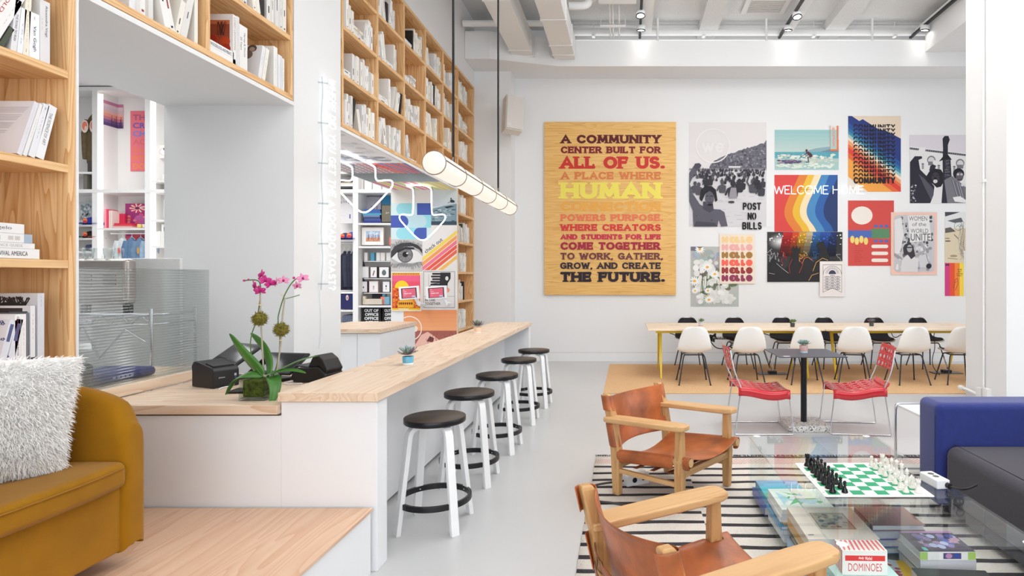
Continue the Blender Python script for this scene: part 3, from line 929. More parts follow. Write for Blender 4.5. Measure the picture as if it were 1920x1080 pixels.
zr = {1: 2.925, 2: 3.385, 3: 3.84, 4: 4.295}
for (ci, ri), sp in specs.items():
    a, b2 = HC[ci] + TB, (HC[ci + 1] if ci < 5 else 10.362)
    fill(a, b2, zr[ri], sp, '%s shelf, %s bay, high bookcase' % (SH[ri], BAYW[ci]), 100 + ci * 10 + ri)
low = {2.51: ('v3 l1 g3 v5', 'shelf just under lamp height'), 2.06: ('v3 l2 V1 g4 v3 l1 v2', 'shelf beside the surf poster'), 1.585: ('v2 l2 g5 v2 v4', 'shelf beside the stripes poster'), 1.13: ('v3 g4 v2 v2 V1', 'shelf beside the hand poster'), 0.68: ('v2 l3 v4 v3', 'lowest seen shelf above the bar')}
for i, (z, (sp, wname)) in enumerate(low.items()):
    fill(9.443, 10.362, z, sp, '%s, high bookcase' % wname, 300 + i)
# wall bookcase over the near opening
fill(3.25, 3.80, 2.925, 'v4 l2 r2 v5 v2', 'bottom shelf, first bay, wall bookcase', 401)
fill(3.838, 4.747, 3.385, 'g8 v4 v3 l2 V1 g3 v3 v2 v2 v2 v2', 'upper shelf, second bay, wall bookcase', 403)

# ---- hand-set books with covers one can read: cover mesh with a child page block
def bigbook(loc, t_, h, d, col, label, spine=(), ang=0.0, flat=False, cover=None, rz=0.0, name='book', group=None, pgc=None, tilt=None, bold=0.0):
    """spine faces +X; spine=[(text, z0, z1, width share, colour)], read downwards; cover=callback(draw) paints the near face"""
    mb = MB()
    book_mesh(mb, t_, h, d, col, pages=False)
    for (tx, z0, z1, w_, tc) in spine:
        dr = Draw(mb, lambda u, v, e: (e + .0006, u, v))
        if tx == '#':
            dr.poly([(-w_ * t_ / 2, z0 * h), (w_ * t_ / 2, z0 * h), (w_ * t_ / 2, z1 * h), (-w_ * t_ / 2, z1 * h)], tc)
            continue
        v, f, a0, a1, b0, b1 = text_mesh(tx, bold)
        P = []
        for (x, y) in v:
            u, q = (x - a0) / (a1 - a0), (y - b0) / (b1 - b0)
            wa = abs(w_) * (.18 if set(tx) <= set('- ') else 1); P.append(((-wa / 2 + q * wa + (-.3 if w_ < 0 else (.12 if any(s_[3] < 0 for s_ in spine) else 0))) * t_, z1 * h - u * (z1 - z0) * h))
        mb.add([(0.0008, p[0], p[1]) for p in P], f, tc)
    if cover:
        dr = Draw(mb, lambda u, v, e: (-d + u * d, -t_ / 2 - .0003 - e, (1 - v) * h))
        cover(dr)
    o = mb.build(name, PRINT, loc=loc)
    pgm = MB().box(-d + 0.006, -.0028, -t_ / 2 + .0028, t_ / 2 - .0028, .004, h - .004, pgc or PAGE)
    pgm.build('pages', PRINT, o)
    if flat:
        M = Matrix.Rotation(rz, 4, 'Z') @ Matrix.Rotation(math.radians(90), 4, 'X')
        o.rotation_euler = M.to_euler()
    else:
        o.rotation_euler = (ang, 0, rz)
    return tag(o, label, 'book', group)
def Yp(px): return -XW * F / (VX - px)
GN = 'books in the near bookcase'
K1, K2 = (52, 50, 54), (120, 116, 116)
z = 2.4665
W0 = (238, 236, 234)
def b_at(pl, pr, h, z, col, label, spine, ang=0, d=.22, cover=None, x=-.012, bold=0.0):
    a, b2 = Yp(pl), Yp(pr)
    tt = (b2 - a)
    return bigbook((XW + x, (a + b2) / 2, z + abs(math.sin(ang)) * tt / 2), tt, h, d, col, label, spine, ang, cover=cover, group=GN, bold=bold)
b_at(80, 98.5, .282, z, (224, 222, 222), 'tall grey-white book, last on the upper shelf behind the armchair', [('Alexandra Vogt', .42, .93, .3, (95, 92, 96)), ('- -- --', .52, .7, -.12, (196, 72, 66))])
b_at(60, 79, .205, z, (240, 240, 240), 'short white book with a navy serif spine title', [('Van Gogh', .16, .72, .36, (46, 54, 98)), ('- -- --', .86, .92, .3, K2)])
b_at(48, 59, .31, z, (238, 230, 214), 'tall cream book beside the navy-titled one', [('- -- -- - -- -- - -- --', .2, .8, .22, (150, 140, 128)), ('-', .05, .1, .3, K2)], ang=-.05)
b_at(37, 47, .205, z, (236, 238, 242), 'white book with pale blue marks on its spine', [('- -- --', .22, .66, .4, (140, 162, 190))], ang=-.1)
b_at(25, 36, .232, z, (228, 226, 228), 'grey-white book titled in slanted grey capitals', [('THE ROAD TO RUN', .2, .72, .36, (110, 106, 110))], ang=-.1)
b_at(3, 12, .105, z, (78, 84, 70), 'small dark photo-covered book under the leaning pair', [], ang=-.46, d=.2)
for i, (px, an) in enumerate(((-35, -.46), (-17, -.46))):
    b_at(px, px + 16, .345, z, W0, ['white book with big red capitals, leaning at the frame edge', 'white book with faint spine letters, leaning over the dark one'][i], [('GOLD', .45, .8, .4, (190, 52, 52))] if i == 0 else [('- -- -- - --', .3, .85, .3, (196, 192, 190))], ang=an, d=.22)
z = 2.0215
def backcover(dr):
    for k in range(4):
        dr.line([(.05, .05 + k * .1), (.12, .1 + k * .1), (.03, .14 + k * .1)], .05, (200, 48, 52))
    for k in range(14):
        dr.rect(.3, .12 + k * .03 + (k // 4) * .03, .95 - .02 * k, .128 + k * .03 + (k // 4) * .03, (170, 166, 176))
    dr.ell(.36, .82, .03, .03, (60, 58, 78)); dr.rect(.2, .92, .34, .98, (70, 68, 72))
b_at(37, 46, .262, z, (222, 220, 226), 'white book showing its printed back cover, tilted on the shelf', [('- -- -- - -- -- -', .3, .85, .25, (196, 192, 196))], ang=-.3, d=.27, cover=backcover)
b_at(47.5, 55, .26, z, (232, 230, 228), 'thin white book leaning behind the back-cover one', [('- -- -- - -- --', .35, .7, .3, (176, 160, 130))], ang=-.3)
b_at(58, 70, .262, z, (230, 230, 234), 'white book leaning second from the end, shelf below', [('- -- -- - -- --', .35, .75, .28, (120, 116, 124)), ('-', .9, .94, .3, K1)], ang=-.27)
b_at(71, 87, .262, z, (236, 236, 238), 'white book titled in grey serif capitals, leaning at the end', [('THE SCIENCE OF ART', .25, .86, .36, (128, 124, 124))], ang=-.25)
# flat stack
z = 1.5695
zz = z
for i, (tx, pr, th, lab, ex) in enumerate((('THIC REVIVAL AMERICA', 79, .043, 'thick white flat book, lowest of the stack behind the pillow', (70, 66, 66)), ('CONFERENCE GUIDE', 70, .024, 'thin white flat book with pale capitals in the stack', (180, 174, 170)), ('- -- --', 65, .038, 'white flat book with a blue-grey end, second from stack top', (206, 200, 192)), ('Michelangelo', 50.5, .042, 'white flat book with grey serif title on top of stack', (120, 116, 118)))):
    L = .30
    ye = Yp(pr)
    mb = MB()
    book_mesh(mb, th, L, .21, (236, 235, 234), pages=False)
    v, f, a0, a1, b0, b1 = text_mesh(tx, 0.0)
    P = [((-.28 + (q[1] - b0) / (b1 - b0) * .56) * th * .8, .2 * L + (q[0] - a0) / (a1 - a0) * L * .62) for q in v]
    M0 = Matrix.Rotation(math.radians(90), 4, 'X')
    # spine text reads left to right (towards +Y)
    mb.add([(0.0008, p[0], L - p[1]) for p in P], f, ex)
    if i == 2: mb.box(-.2, .0012, -th / 2 - .0005, th / 2 + .0005, 0, .035, (168, 184, 200))
    o = mb.build('book', PRINT, loc=(XW - .012, ye, zz + th / 2 + .0005))
    MB().box(-.204, -.0028, -th / 2 + .0028, th / 2 - .0028, .004, L - .004, PAGE).build('pages', PRINT, o)
    o.rotation_euler = (math.radians(90), 0, 0)
    tag(o, lab, 'book', GN)
    zz += th + .001
z = 1.1155
def hair(dr):
    for k in range(46):
        x = .3 + random.random() * .5
        dr.line([(x, .16 + .02 * random.random()), (x + random.uniform(-.1, .1), .05 + .04 * random.random())], .02, (52, 48, 46))
    dr.ell(.55, .2, .25, .07, (52, 48, 46))
def darkc(dr):
    dr.rect(0, .04, .86, .14, (62, 58, 58)); dr.rect(.62, .1, .95, 1, (90, 92, 100)); dr.rect(0, .14, .6, .6, (190, 186, 182))
def redc(dr):
    dr.rect(.0, 0, .55, .3, (168, 30, 52)); dr.rect(.0, .3, .55, .95, (228, 224, 228))
    dr.rect(.0, .8, .5, 1, (150, 30, 48))
def flowers(dr):
    for k in range(26):
        x, y = random.uniform(.02, .98), random.uniform(.02, .98)
        for a in range(5):
            dr.ell(x + .03 * math.cos(a * 1.257), y + .022 * math.sin(a * 1.257), .018, .014, (62, 72, 120), n=6, layer=3)
b_at(75.5, 88, .30, z, (214, 214, 220), 'tallest grey-white book with a dark-haired cover, low shelf', [('- -- --', .8, .95, .3, (150, 148, 152))], d=.27, cover=hair)
b_at(62, 71, .245, z, (232, 230, 232), 'white book with red marks down its spine, low shelf', [('- -- -- -', .4, .85, .3, (190, 90, 96)), ('#', 0, .06, .9, K1)], d=.25, cover=darkc)
b_at(54.5, 58.5, .215, z, (118, 122, 130), 'thin grey mottled book, low shelf', [], d=.22)
b_at(44.5, 54, .21, z, (240, 238, 236), 'white book with faint tan title, low shelf', [('- -- -- - --', .35, .8, .3, (190, 170, 140))], d=.22)
b_at(33.5, 44, .21, z, (240, 240, 242), 'white book with dark red serif spine title, low shelf', [('Daniel Silt', .58, .95, .32, (130, 40, 58)), ('TONK BACHELOR', .05, .5, .28, (130, 40, 58))], d=.22, cover=redc)
b_at(18, 31, .19, z, (226, 226, 234), 'white book patterned with navy blossoms, leaning on low shelf', [('#', .5, .9, .5, (90, 98, 140))], ang=-.22, d=.24, cover=flowers)
b_at(2, 15, .19, z, (226, 226, 234), 'second blossom-patterned book, leaning at the frame edge', [('#', .5, .9, .5, (90, 98, 140))], ang=-.26, d=.24, cover=flowers)
# second bay of the wall bookcase, readable
GW = 'books in bottom shelf, second bay, wall bookcase'
z = 2.9265
GN = GW
zz = z
for i, (tx, th, lab) in enumerate((('- - -', .035, 'white flat book under the one lettered PRINTS'), ('WOODBLOCK AND PRINTS', .042, 'white flat book lettered in grey and blue capitals'))):
    L = .26 - .02 * i
    mb = MB(); book_mesh(mb, th, L, .22, W0, pages=False)
    v, f, a0, a1, b0, b1 = text_mesh(tx, 0.01)
    if i == 1:
        mb.add([(0.0008, (-.25 + (q[1] - b0) / (b1 - b0) * .5) * th, L - (.05 * L + (q[0] - a0) / (a1 - a0) * L * .85)) for q in v], f, (110, 120, 132))
    o = mb.build('book', PRINT, loc=(XW - .012, 3.84 + L + .004, zz + th / 2 + .0005)); o.rotation_euler = (math.radians(90), 0, 0)
    MB().box(-.21, -.0028, -th / 2 + .0028, th / 2 - .0028, .004, L - .004, PAGE).build('pages', PRINT, o)
    tag(o, lab, 'book', GW); zz += th + .001
def redstill(dr):
    dr.rect(.05, .12, .92, .95, (150, 72, 48)); dr.rect(.05, .12, .92, .2, (196, 110, 70))
    for k in range(16):
        dr.ell(random.uniform(.2, .85), random.uniform(.5, .9), .13, .1, random.choice([(190, 70, 36), (206, 92, 48), (170, 52, 34)]))
    for k in range(10):
        dr.line([(.7 + random.uniform(-.1, .1), .42), (.7 + random.uniform(-.14, .14), .16)], .015, (74, 40, 34))
def sepia(dr):
    dr.rect(0, 0, 1, 1, (222, 222, 224))
    for (x, y, r, c) in ((.35, .1, .1, (70, 60, 56)), (.72, .1, .13, (82, 70, 62)), (.72, .13, .08, (168, 146, 128)), (.35, .14, .07, (150, 130, 116)), (.6, .3, .16, (120, 100, 90)), (.4, .45, .2, (104, 88, 80)), (.35, .65, .16, (140, 122, 110)), (.25, .85, .14, (60, 54, 52))):
        dr.ell(x, y, r, r * .9, c)
GX = lambda px: Yp(px)
b_at(440, 447, .335, z, (232, 230, 230), 'large white book with a red fruit painting on its cover', [('LORD LEIGHTON', .3, .95, .4, (170, 130, 90))], d=.27, cover=redstill)
b_at(447.5, 452, .34, z, (226, 224, 224), 'thin white book beside the painting cover', [('- -- -- - -- -- -', .2, .9, .3, (180, 176, 176))], d=.24)
b_at(452.5, 467, .30, z, (238, 236, 234), 'thick white book with two slanted black title lines', [('Harvey & Warith', .3, .85, .26, (58, 56, 58)), ('20 Years', .42, .72, -.2, (58, 56, 58))], d=.22)
b_at(487, 493, .25, z, (230, 230, 232), 'white book tilted with a sepia photo of two children', [('- -- --', .4, .8, .3, (190, 110, 104))], ang=-.22, d=.26, cover=sepia)
b_at(494, 500, .25, z, (238, 234, 226), 'cream-spined book tilted against the sepia one', [('- -- --', .2, .7, .3, (170, 150, 120))], ang=-.22, d=.2)
b_at(516, 523, .30, z, (236, 234, 230), 'tall white book beyond the tilted pair', [('- -- --', .3, .7, .25, (196, 180, 160))], d=.26)
b_at(524, 529, .26, z, (230, 230, 234), 'slim white book, third from the far end', [], d=.2)
b_at(529.5, 532, .26, z, (222, 222, 228), 'slim grey-white book, second from the far end', [], d=.2)
b_at(532.5, 536, .25, z, (236, 234, 230), 'slim white book at the far end of the wall bookcase', [('- -- --', .3, .7, .3, K2)], d=.2)
# ================================================================ bar, counters, platform
GAP = mat('shadow_gap', (96, 92, 92), .8)
t = thing('platform', 'low timber platform with white sides below the bar front', 'platform', (-1.97, 3.04, 0))
MB().box(-0.68, 0.686, -2.2, 0.0, 0.312, 0.33).build('deck', PLATW, t, bevel=0.002, seg=1)
MB().box(-0.68, 0.676, -2.2, 0.0, 0.0, 0.312).build('riser', WHITE, t)
t = thing('bar_counter', 'long white bar with a pale timber top, stools along its side', 'counter', (-1.505, 3.03, 0))
MB().box(-0.25, 0.25, 0, 4.84, 0.864, 0.91).build('bar_top', BARW, t, bevel=0.003)
MB().box(-0.25, 0.236, 0.03, 0.155, 0, 0.858).build('end_panel', WHITE, t, bevel=0.002, seg=1)
MB().box(-0.25, 0.236, 4.70, 4.82, 0, 0.858).build('end_panel', WHITE, t, bevel=0.002, seg=1)
MB().box(-0.25, -0.075, 0.155, 4.70, 0.025, 0.858).build('front_panel', WHITE, t)
MB().box(-0.24, -0.1, 0.155, 4.70, 0.0, 0.025).build('toe_kick', GAP, t)
MB().box(-0.245, 0.228, 0.035, 4.8, 0.857, 0.865).build('shadow_gap', GAP, t)
t = thing('service_counter', 'lower timber topped counter with till, joined to the bar end', 'counter', (-2.2, 3.03, 0))
MB().box(-0.5, 0.442, 0, 1.02, 0.80, 0.847).build('counter_top', BARX, t, bevel=0.003)
MB().box(-0.45, 0.4455, 0.03, 0.98, 0.0, 0.79).build('counter_body', WHITE, t)
MB().box(-0.47, 0.44, 0.03, 1.0, 0.788, 0.801).build('shadow_gap', GAP, t)
tag(MB().box(-0.42, 0.0, 0.0, 1.04, 0.848, 0.905).build('timber_ledge', BARW, loc=(XW - 0.06, 2.93, 0), bevel=0.003), 'raised timber ledge carrying the ribbed glass screen', 'ledge')
# ribbed glass screen standing on the ledge
GL = clear('ribbed_glass', (254, 255, 255), 1.7, .08, edge=(206, 213, 210))
rows = []
nz = 40 * 6
for i in range(nz + 1):
    zz = 0.0 + 0.632 * i / nz
    dx = 0.0024 * math.cos(2 * math.pi * i / 6.0)
    rows.append([(0.004 + dx, 0, zz), (0.004 + dx, 1.04, zz)])
rows2 = [[(-0.004, 0, r[0][2]), (-0.004, 1.04, r[0][2])] for r in rows]
gm = MB().grid(rows).grid([[r[1], r[0]] for r in rows2])
n0 = len(rows)
gm.add([rows[0][0], rows[0][1], rows2[0][1], rows2[0][0]], [(0, 3, 2, 1)]).add([rows[-1][0], rows[-1][1], rows2[-1][1], rows2[-1][0]], [(0, 1, 2, 3)])
for e in (0, 1):
    V = [r[e] for r in rows] + [r[e] for r in rows2]
    gm.add(V, [(i, i + 1, n0 + i + 1, n0 + i) if e == 0 else (i, n0 + i, n0 + i + 1, i + 1) for i in range(n0 - 1)])
tag(gm.build('glass_screen', GL, loc=(XW - 0.10, 2.925, 0.906), weld=True), 'ribbed clear glass screen standing on the timber ledge', 'screen')
# inner counter
t = thing('inner_counter', 'white shop counter with timber top inside the far opening', 'counter', (-3.24, 6.8, 0))
MB().box(-0.42, 0.46, 0, 1.18, 0.862, 0.91).build('counter_top', BARX, t, bevel=0.003)
MB().box(-0.42, 0.18, 0.03, 1.15, 0, 0.855).build('counter_body', WHITE, t)
MB().box(0.184, 0.44, 0.03, 1.15, 0, 0.855).build('counter_body', WHITE, t)
MB().box(-0.42, 0.43, 0.04, 1.14, 0.854, 0.864).build('shadow_gap', GAP, t)

# ---------------------------------------------------------------- bar stools
SEATB = mat('black_linoleum', (70, 60, 54), 0.42, spec=.35)
SEATE = mat('black_lacquer', (20, 20, 24), 0.35)
STW = mat('white_birch_lacquer', (240, 240, 240), 0.4)
def make_stool(label):
    t = thing('bar_stool', label, 'stool', (0, 0, 0), group='bar stools along the counter')
    MB().lathe([(0.0005, 0.618), (0.176, 0.618), (0.18, 0.622), (0.18, 0.648), (0.178, 0.651)], 48).build('seat', SEATE, t)
    MB().lathe([(0.1775, 0.6508), (0.176, 0.6518), (0.0005, 0.6518)], 48, cap=False).build('seat_top', SEATB, t)
    for k in range(4):
        a = math.pi / 4 + k * math.pi / 2
        d = Vector((math.cos(a), math.sin(a), 0)); s = Vector((-d.y, d.x, 0))
        prof = [(0.06, 0.617), (0.12, 0.616), (0.15, 0.607), (0.168, 0.588), (0.178, 0.56), (0.25, 0.0)]
        th = [0.024, 0.026, .028, .028, .028, .028]
        V = []
        for i, (r, z) in enumerate(prof):
            if i == 0: tg = Vector((1, 0))
            elif i == len(prof) - 1: tg = Vector((prof[-1][0] - prof[-2][0], prof[-1][1] - prof[-2][1])).normalized()
            else: tg = Vector((prof[i + 1][0] - prof[i - 1][0], prof[i + 1][1] - prof[i - 1][1])).normalized()
            nn = Vector((tg.y, -tg.x)) * th[i]
            for (side, off) in ((-1, 0), (1, 0), (1, 1), (-1, 1)):
                rr, zz2 = r + nn.x * off, z + nn.y * off
                V.append(d * rr + s * (side * 0.024) + Vector((0, 0, max(0, zz2))))
        fc = []
        for i in range(len(prof) - 1):
            for j in range(4):
                fc.append((i * 4 + j, i * 4 + (j + 1) % 4, (i + 1) * 4 + (j + 1) % 4, (i + 1) * 4 + j))
        fc += [(3, 2, 1, 0), tuple(len(V) - 4 + j for j in range(4))]
        MB().add(V, fc).build('leg', STW, t, bevel=0.003, seg=2)
    n = 48
    V = []
    for j in range(n):
        a = 2 * math.pi * j / n
        for (r, z) in ((0.195, 0.147), (0.215, 0.147), (0.215, 0.18), (0.195, 0.18)):
            V.append((r * math.cos(a), r * math.sin(a), z))
    fc = [(j * 4 + i, ((j + 1) % n) * 4 + i, ((j + 1) % n) * 4 + (i + 1) % 4, j * 4 + (i + 1) % 4) for j in range(n) for i in range(4)]
    rg = MB().add(V, fc).build('foot_ring', SEATE, t, bevel=0.003)
    sc = MB()
    for k in range(4):
        a = math.pi / 4 + k * math.pi / 2
        sc.ball((0.194 * math.cos(a), 0.194 * math.sin(a), 0.163), 0.005, 8, 4)
    sc.build('screw', CHROME, rg)
    return t
SL = ['white legged stool with black seat and foot ring, nearest the platform', 'white legged stool with black seat, second from the platform', 'white legged stool with black seat, middle of the five at the bar', 'white legged stool with black seat, fourth from the platform', 'white legged stool with black seat at the far end of the bar']
st = make_stool(SL[0])
st.location = (-1.165, 3.65, 0)
for i, (x, y) in enumerate(((-1.165, 4.44), (-1.138, 5.25), (-1.129, 6.25), (-1.098, 7.04))):
    dup(st, (x, y, 0), [0.02, -.04, .03, -.02][i], SL[i + 1])

# ---------------------------------------------------------------- pendant tube lamp
LGT = emis('lamp_diffuser', (255, 242, 226), 0.66)
LGT.node_tree.nodes['Principled BSDF'].inputs['Base Color'].default_value = (.3, .3, .3, 1)
BRS = mat('lamp_band', (150, 138, 126), .4, metal=.6)
LX, LY0, LY1, LZ, LR = -1.5, 4.63, 7.72, 2.375, 0.089
t = thing('pendant_lamp', 'long glowing tube lamp hung over the bar on two dark rods', 'lamp', (LX, (LY0 + LY1) / 2, LZ))
oy = (LY0 + LY1) / 2
Mr = Matrix.Rotation(math.radians(-90), 4, 'X')
L_ = LY1 - LY0
prof = [(0.0005, 0.0)] + [(LR * math.sin(a), LR * 0.55 * (1 - math.cos(a))) for a in [i * math.pi / 16 for i in range(1, 9)]]
prof += [(LR, L_ - 0.05)] + [(LR * math.cos(a), L_ - 0.05 + 0.05 * math.sin(a)) for a in [i * math.pi / 16 for i in range(1, 8)]] + [(0.0005, L_)]
MB().lathe([(r, z - L_ / 2) for r, z in prof], 32, M=Mr, cap=False).build('diffuser', LGT, t)
for k in range(6):
    y = -L_ / 2 + 0.05 + k * (L_ - 0.1) / 5
    P = [(LR * 1.012 * math.cos(a), y, LR * 1.012 * math.sin(a)) for a in [2 * math.pi * i / 32 for i in range(32)]]
    MB().tube(P, 0.0055, 6, closed=True).build('band', BRS, t)
MB().tube([(LR * 1.0, -L_ / 2 + .05, 0.02), (LR * 1.0, L_ / 2 - .02, 0.02)], 0.006, 6).build('side_rail', BRS, t)
for y in (5.19, 6.98):
    MB().cyl((0, y - oy, LR), (0, y - oy, ZC - LZ), 0.0105, n=10).build('rod', BLACKM, t)
    MB().tube([(0, y - oy, LR + .0), (0, y - oy - .02, LR + .03), (0, y - oy, LR + .06)], 0.007, 6).tube([(0, y - oy + .04, LR + .0), (0, y - oy, LR + .05)], .004, 6).build('hook', BRS, t)
l = bpy.data.lights.new('tube_glow', 'AREA'); l.shape = 'RECTANGLE'; l.size = 0.16; l.size_y = L_; l.energy = 4; l.color = (1, .95, .88)
lo = bpy.data.objects.new('tube_glow', l); C.objects.link(lo); lo.parent = t; lo.location = (0, 0, -LR - 0.02)

# ---------------------------------------------------------------- neon signs
t = thing('neon_sign', 'vertical white neon lettering on the pier between the openings', 'neon sign', (XW, 5.2, 2.2))
nm = MB()
yl0, yl1 = 2.65 * F / (VX - 601.5), 2.65 * F / (VX - 612.5)
def zz_at(py, y): return EYE - (py - VY) * y / F
ym = (yl0 + yl1) / 2
ztop, zbot = zz_at(150, ym), zz_at(543, ym)
txt = 'WHERE DID YOU GET THE AVOCADO TOAST?'
jit = random.Random(4)
# letters stand rotated a quarter turn: their tops point to the far side
lay, W_ = stroke_layout(txt, .3, .55)
wi = 0; words_ = txt.split(); cnt = 0
for ch, stq in lay:
    jx, jy = jit.uniform(-.03, .03), jit.uniform(-.04, .04)
    for q in stq:
        P = []
        for p in q:
            zv = ztop - (p[0] + jx) / W_ * (ztop - zbot)
            yv = yl0 + (p[1] + jy) * (yl1 - yl0)
            P.append((0.075, yv - 5.2, zv - 2.2))
        nm.tube(P, 0.0046, 6)
    cnt += 1
    if cnt == len(words_[wi]):
        nm.build('word', NEONS, t); nm = MB(); cnt = 0; wi += 1
gm = MB()
for k in range(6):
    z = ztop - .05 - k * (ztop - zbot - .1) / 5 - 2.2
    gm.cyl((0.0, yl0 - 5.2 - .05, z), (0.07, yl0 - 5.2 - .01, z), 0.006, n=6)
P = [(0.03, yl0 - 5.2 - .04 + .015 * math.sin(i * 1.7), ztop - 2.2 - i * (ztop - zbot) / 14) for i in range(15)]
gm.tube(smooth_path(P, 1), 0.005, 6)
gm.build('standoff', clear('clear_plastic', (235, 240, 242), 1.45, .1, edge=(180, 186, 190)), t)
yc = 2.65 * F / (VX - 598)
P = smooth_path([(0.01, yc - 5.2, zbot - 2.2), (0.012, yc - 5.2 + .03, zbot - 2.5), (0.01, yc - 5.2 - .005, 1.28 - 2.2 - .62 + .22)], 2)
MB().tube(P, 0.0035, 6).build('cable', WHITE, t)

def arrow(xc, y, drop, tail, label, sc=1.0):
    """down arrow of bent neon tube: the shaft drops from the soffit, its tail folds back along the soffit"""
    t = thing('neon_arrow', label, 'neon sign', (xc, y, ZS - 0.036))
    hw, sh = 0.137 * sc, 0.335 * sc
    zs = -drop
    right = [(hw, -tail, -.02), (hw, -.03, -.02), (hw, 0, -.06), (hw, 0, zs + .03), (hw + .03, 0, zs), (hw + .10, 0, zs + .01), (sh, 0, zs + .015), (sh + .015, 0, zs - .05), (sh - .05, 0, zs - .13)]
    P = [(-p[0], p[1], p[2]) for p in right] + [(-.09, 0, zs - .34 * sc), (0, 0, zs - .385 * sc), (.09, 0, zs - .34 * sc)] + right[::-1]
    P = smooth_path([Vector(p) for p in P] + [Vector((0.05, -tail - .02, -.02)), Vector((-.05, -tail - .02, -.02))], 3, closed=True)
    MB().tube(P, 0.0095, 8, closed=True).build('tube', NEON, t)
    cb = MB()
    for s in (-1, 1):
        cb.box(s * hw - .012, s * hw + .012, .012, .03, -.12, 0.0)
    cb.build('clip', clear('clear_plastic', (235, 240, 242), 1.45, .1, edge=(180, 186, 190)), t)
    return t
arrow(wx(682.5, 7.26), 7.26, .20, .8, 'white neon arrow hanging under the far opening, nearer one cut by the pier')
arrow(wx(792, 9.08), 9.08, .42, .32, 'white neon arrow glowing over the blue shapes poster')
# neon words on the far wall
t = thing('neon_sign', 'white neon words glowing across the striped wave poster', 'neon sign', (wx(1535, YB), YB, wz(356, YB)))
nm = MB()
D_ = YB - .1
fn = lambda u, v: (wx(u, D_) - wx(1535, YB), -.1, wz(v, D_) - wz(356, YB))
strokes3d(nm, 'WELCOME', fn, 0.0068, 1452, 363.5, 1553, 348.5, gap=.16)
nm.build('word', NEONW, t); nm = MB()
strokes3d(nm, 'HOME', fn, 0.0068, 1562, 363.5, 1619, 348.5, gap=.16)
nm.build('word', NEONW, t)
MB().tube([fn(1502, 355), fn(1575, 356.5)], 0.006, 6).tube([(fn(1475, 352)[0], 0, fn(1475, 352)[2]), fn(1475, 352)], .006, 6).tube([(fn(1600, 352)[0], 0, fn(1600, 352)[2]), fn(1600, 352)], .006, 6).build('support_tube', clear('clear_plastic', (235, 240, 242), 1.45, .1, edge=(180, 186, 190)), t)

# ---------------------------------------------------------------- succulents
SUC = [mat('succulent_green', (134, 158, 138), .5), mat('succulent_blue', (150, 176, 176), .5), mat('succulent_plum', (128, 100, 112), .5), mat('succulent_olive', (120, 142, 84), .5)]
SOIL = mat('potting_soil', (70, 58, 48), .9)
def leaf3(mb, M, L, wd, th, curl=.3, n=5, mi=0):
    rows = []
    for i in range(n + 1):
        u = i / n
        ww = wd * (math.sin(math.pi * min(1, u * .8 + .12)) ** .8) * (1 if u < .95 else .25)
        z = curl * L * u * u
        rows.append([(-ww, L * u, z + th * .6), (0, L * u, z - th * .2), (ww, L * u, z + th * .6), (0, L * u, z + th)])
    mb.grid(rows, M=M, closed=True, mi=mi)
    mb.add([rows[-1][k] for k in range(4)], [(0, 1, 2, 3)], M=M, mi=mi)
def succulent(loc, pot_r, pot_h, col_pot, label, mats, spread=.06, seed=1, band=None, up=.6, heads=1):
    r = random.Random(seed)
    t = thing('succulent_plant', label, 'plant', loc)
    pm = MB().lathe([(pot_r * .84, 0), (pot_r * .9, 0.004), (pot_r, pot_h * .98), (pot_r * .98, pot_h), (pot_r * .88, pot_h), (pot_r * .86, pot_h * .9), (0.0005, pot_h * .9)], 24, cap=False)
    pot = pm.build('pot', mat('glaze_%s' % seed, col_pot, .3, noise=(25, .12)), t)
    if band:
        MB().lathe([(pot_r * .905, 0.001), (pot_r * .93, pot_h * .22), (pot_r * .918, pot_h * .22)], 24, cap=False).build('glaze_band', mat('glaze_band_%s' % seed, band, .3), pot)
    MB().lathe([(0.0005, pot_h * .92), (pot_r * .87, pot_h * .92)], 20, cap=False).build('soil', SOIL, t)
    fm = MB()
    for h in range(heads):
        ox, oy2 = (0, 0) if heads == 1 else (pot_r * .5 * math.cos(h * 2.1 + seed), pot_r * .5 * math.sin(h * 2.1 + seed))
        for ring_, (n, el, L) in enumerate(((5, 72, .62), (7, 48, .85), (8, 22, 1.0), (7, 2, .9))):
            for k in range(n):
                a = 2 * math.pi * k / n + ring_ * .5 + r.uniform(-.2, .2)
                M = Matrix.Translation((ox, oy2, pot_h * .95 + .012)) @ Matrix.Rotation(a, 4, 'Z') @ Matrix.Rotation(math.radians(el + r.uniform(-8, 8)), 4, 'X')
                leaf3(fm, M, spread * L * r.uniform(.85, 1.15) * (.75 if heads > 1 else 1), spread * .17, spread * .06, up * .4, mi=r.choice(range(len(mats))) if ring_ > 1 else 0)
    fm.build('leaves', mats, t)
    return t
succulent((wx(765, 4.02), 4.02, .91), .037, .055, (106, 176, 206), 'succulent in a turquoise glazed pot on the near part of the bar', [SUC[1], SUC[0], SUC[2]], .075, 1, band=(236, 234, 230))
succulent((wx(896, 6.35), 6.35, .91), .04, .06, (240, 200, 168), 'succulent in a peach pot at the far part of the bar', [SUC[0], SUC[2], SUC[0]], .08, 2, band=(240, 228, 222))
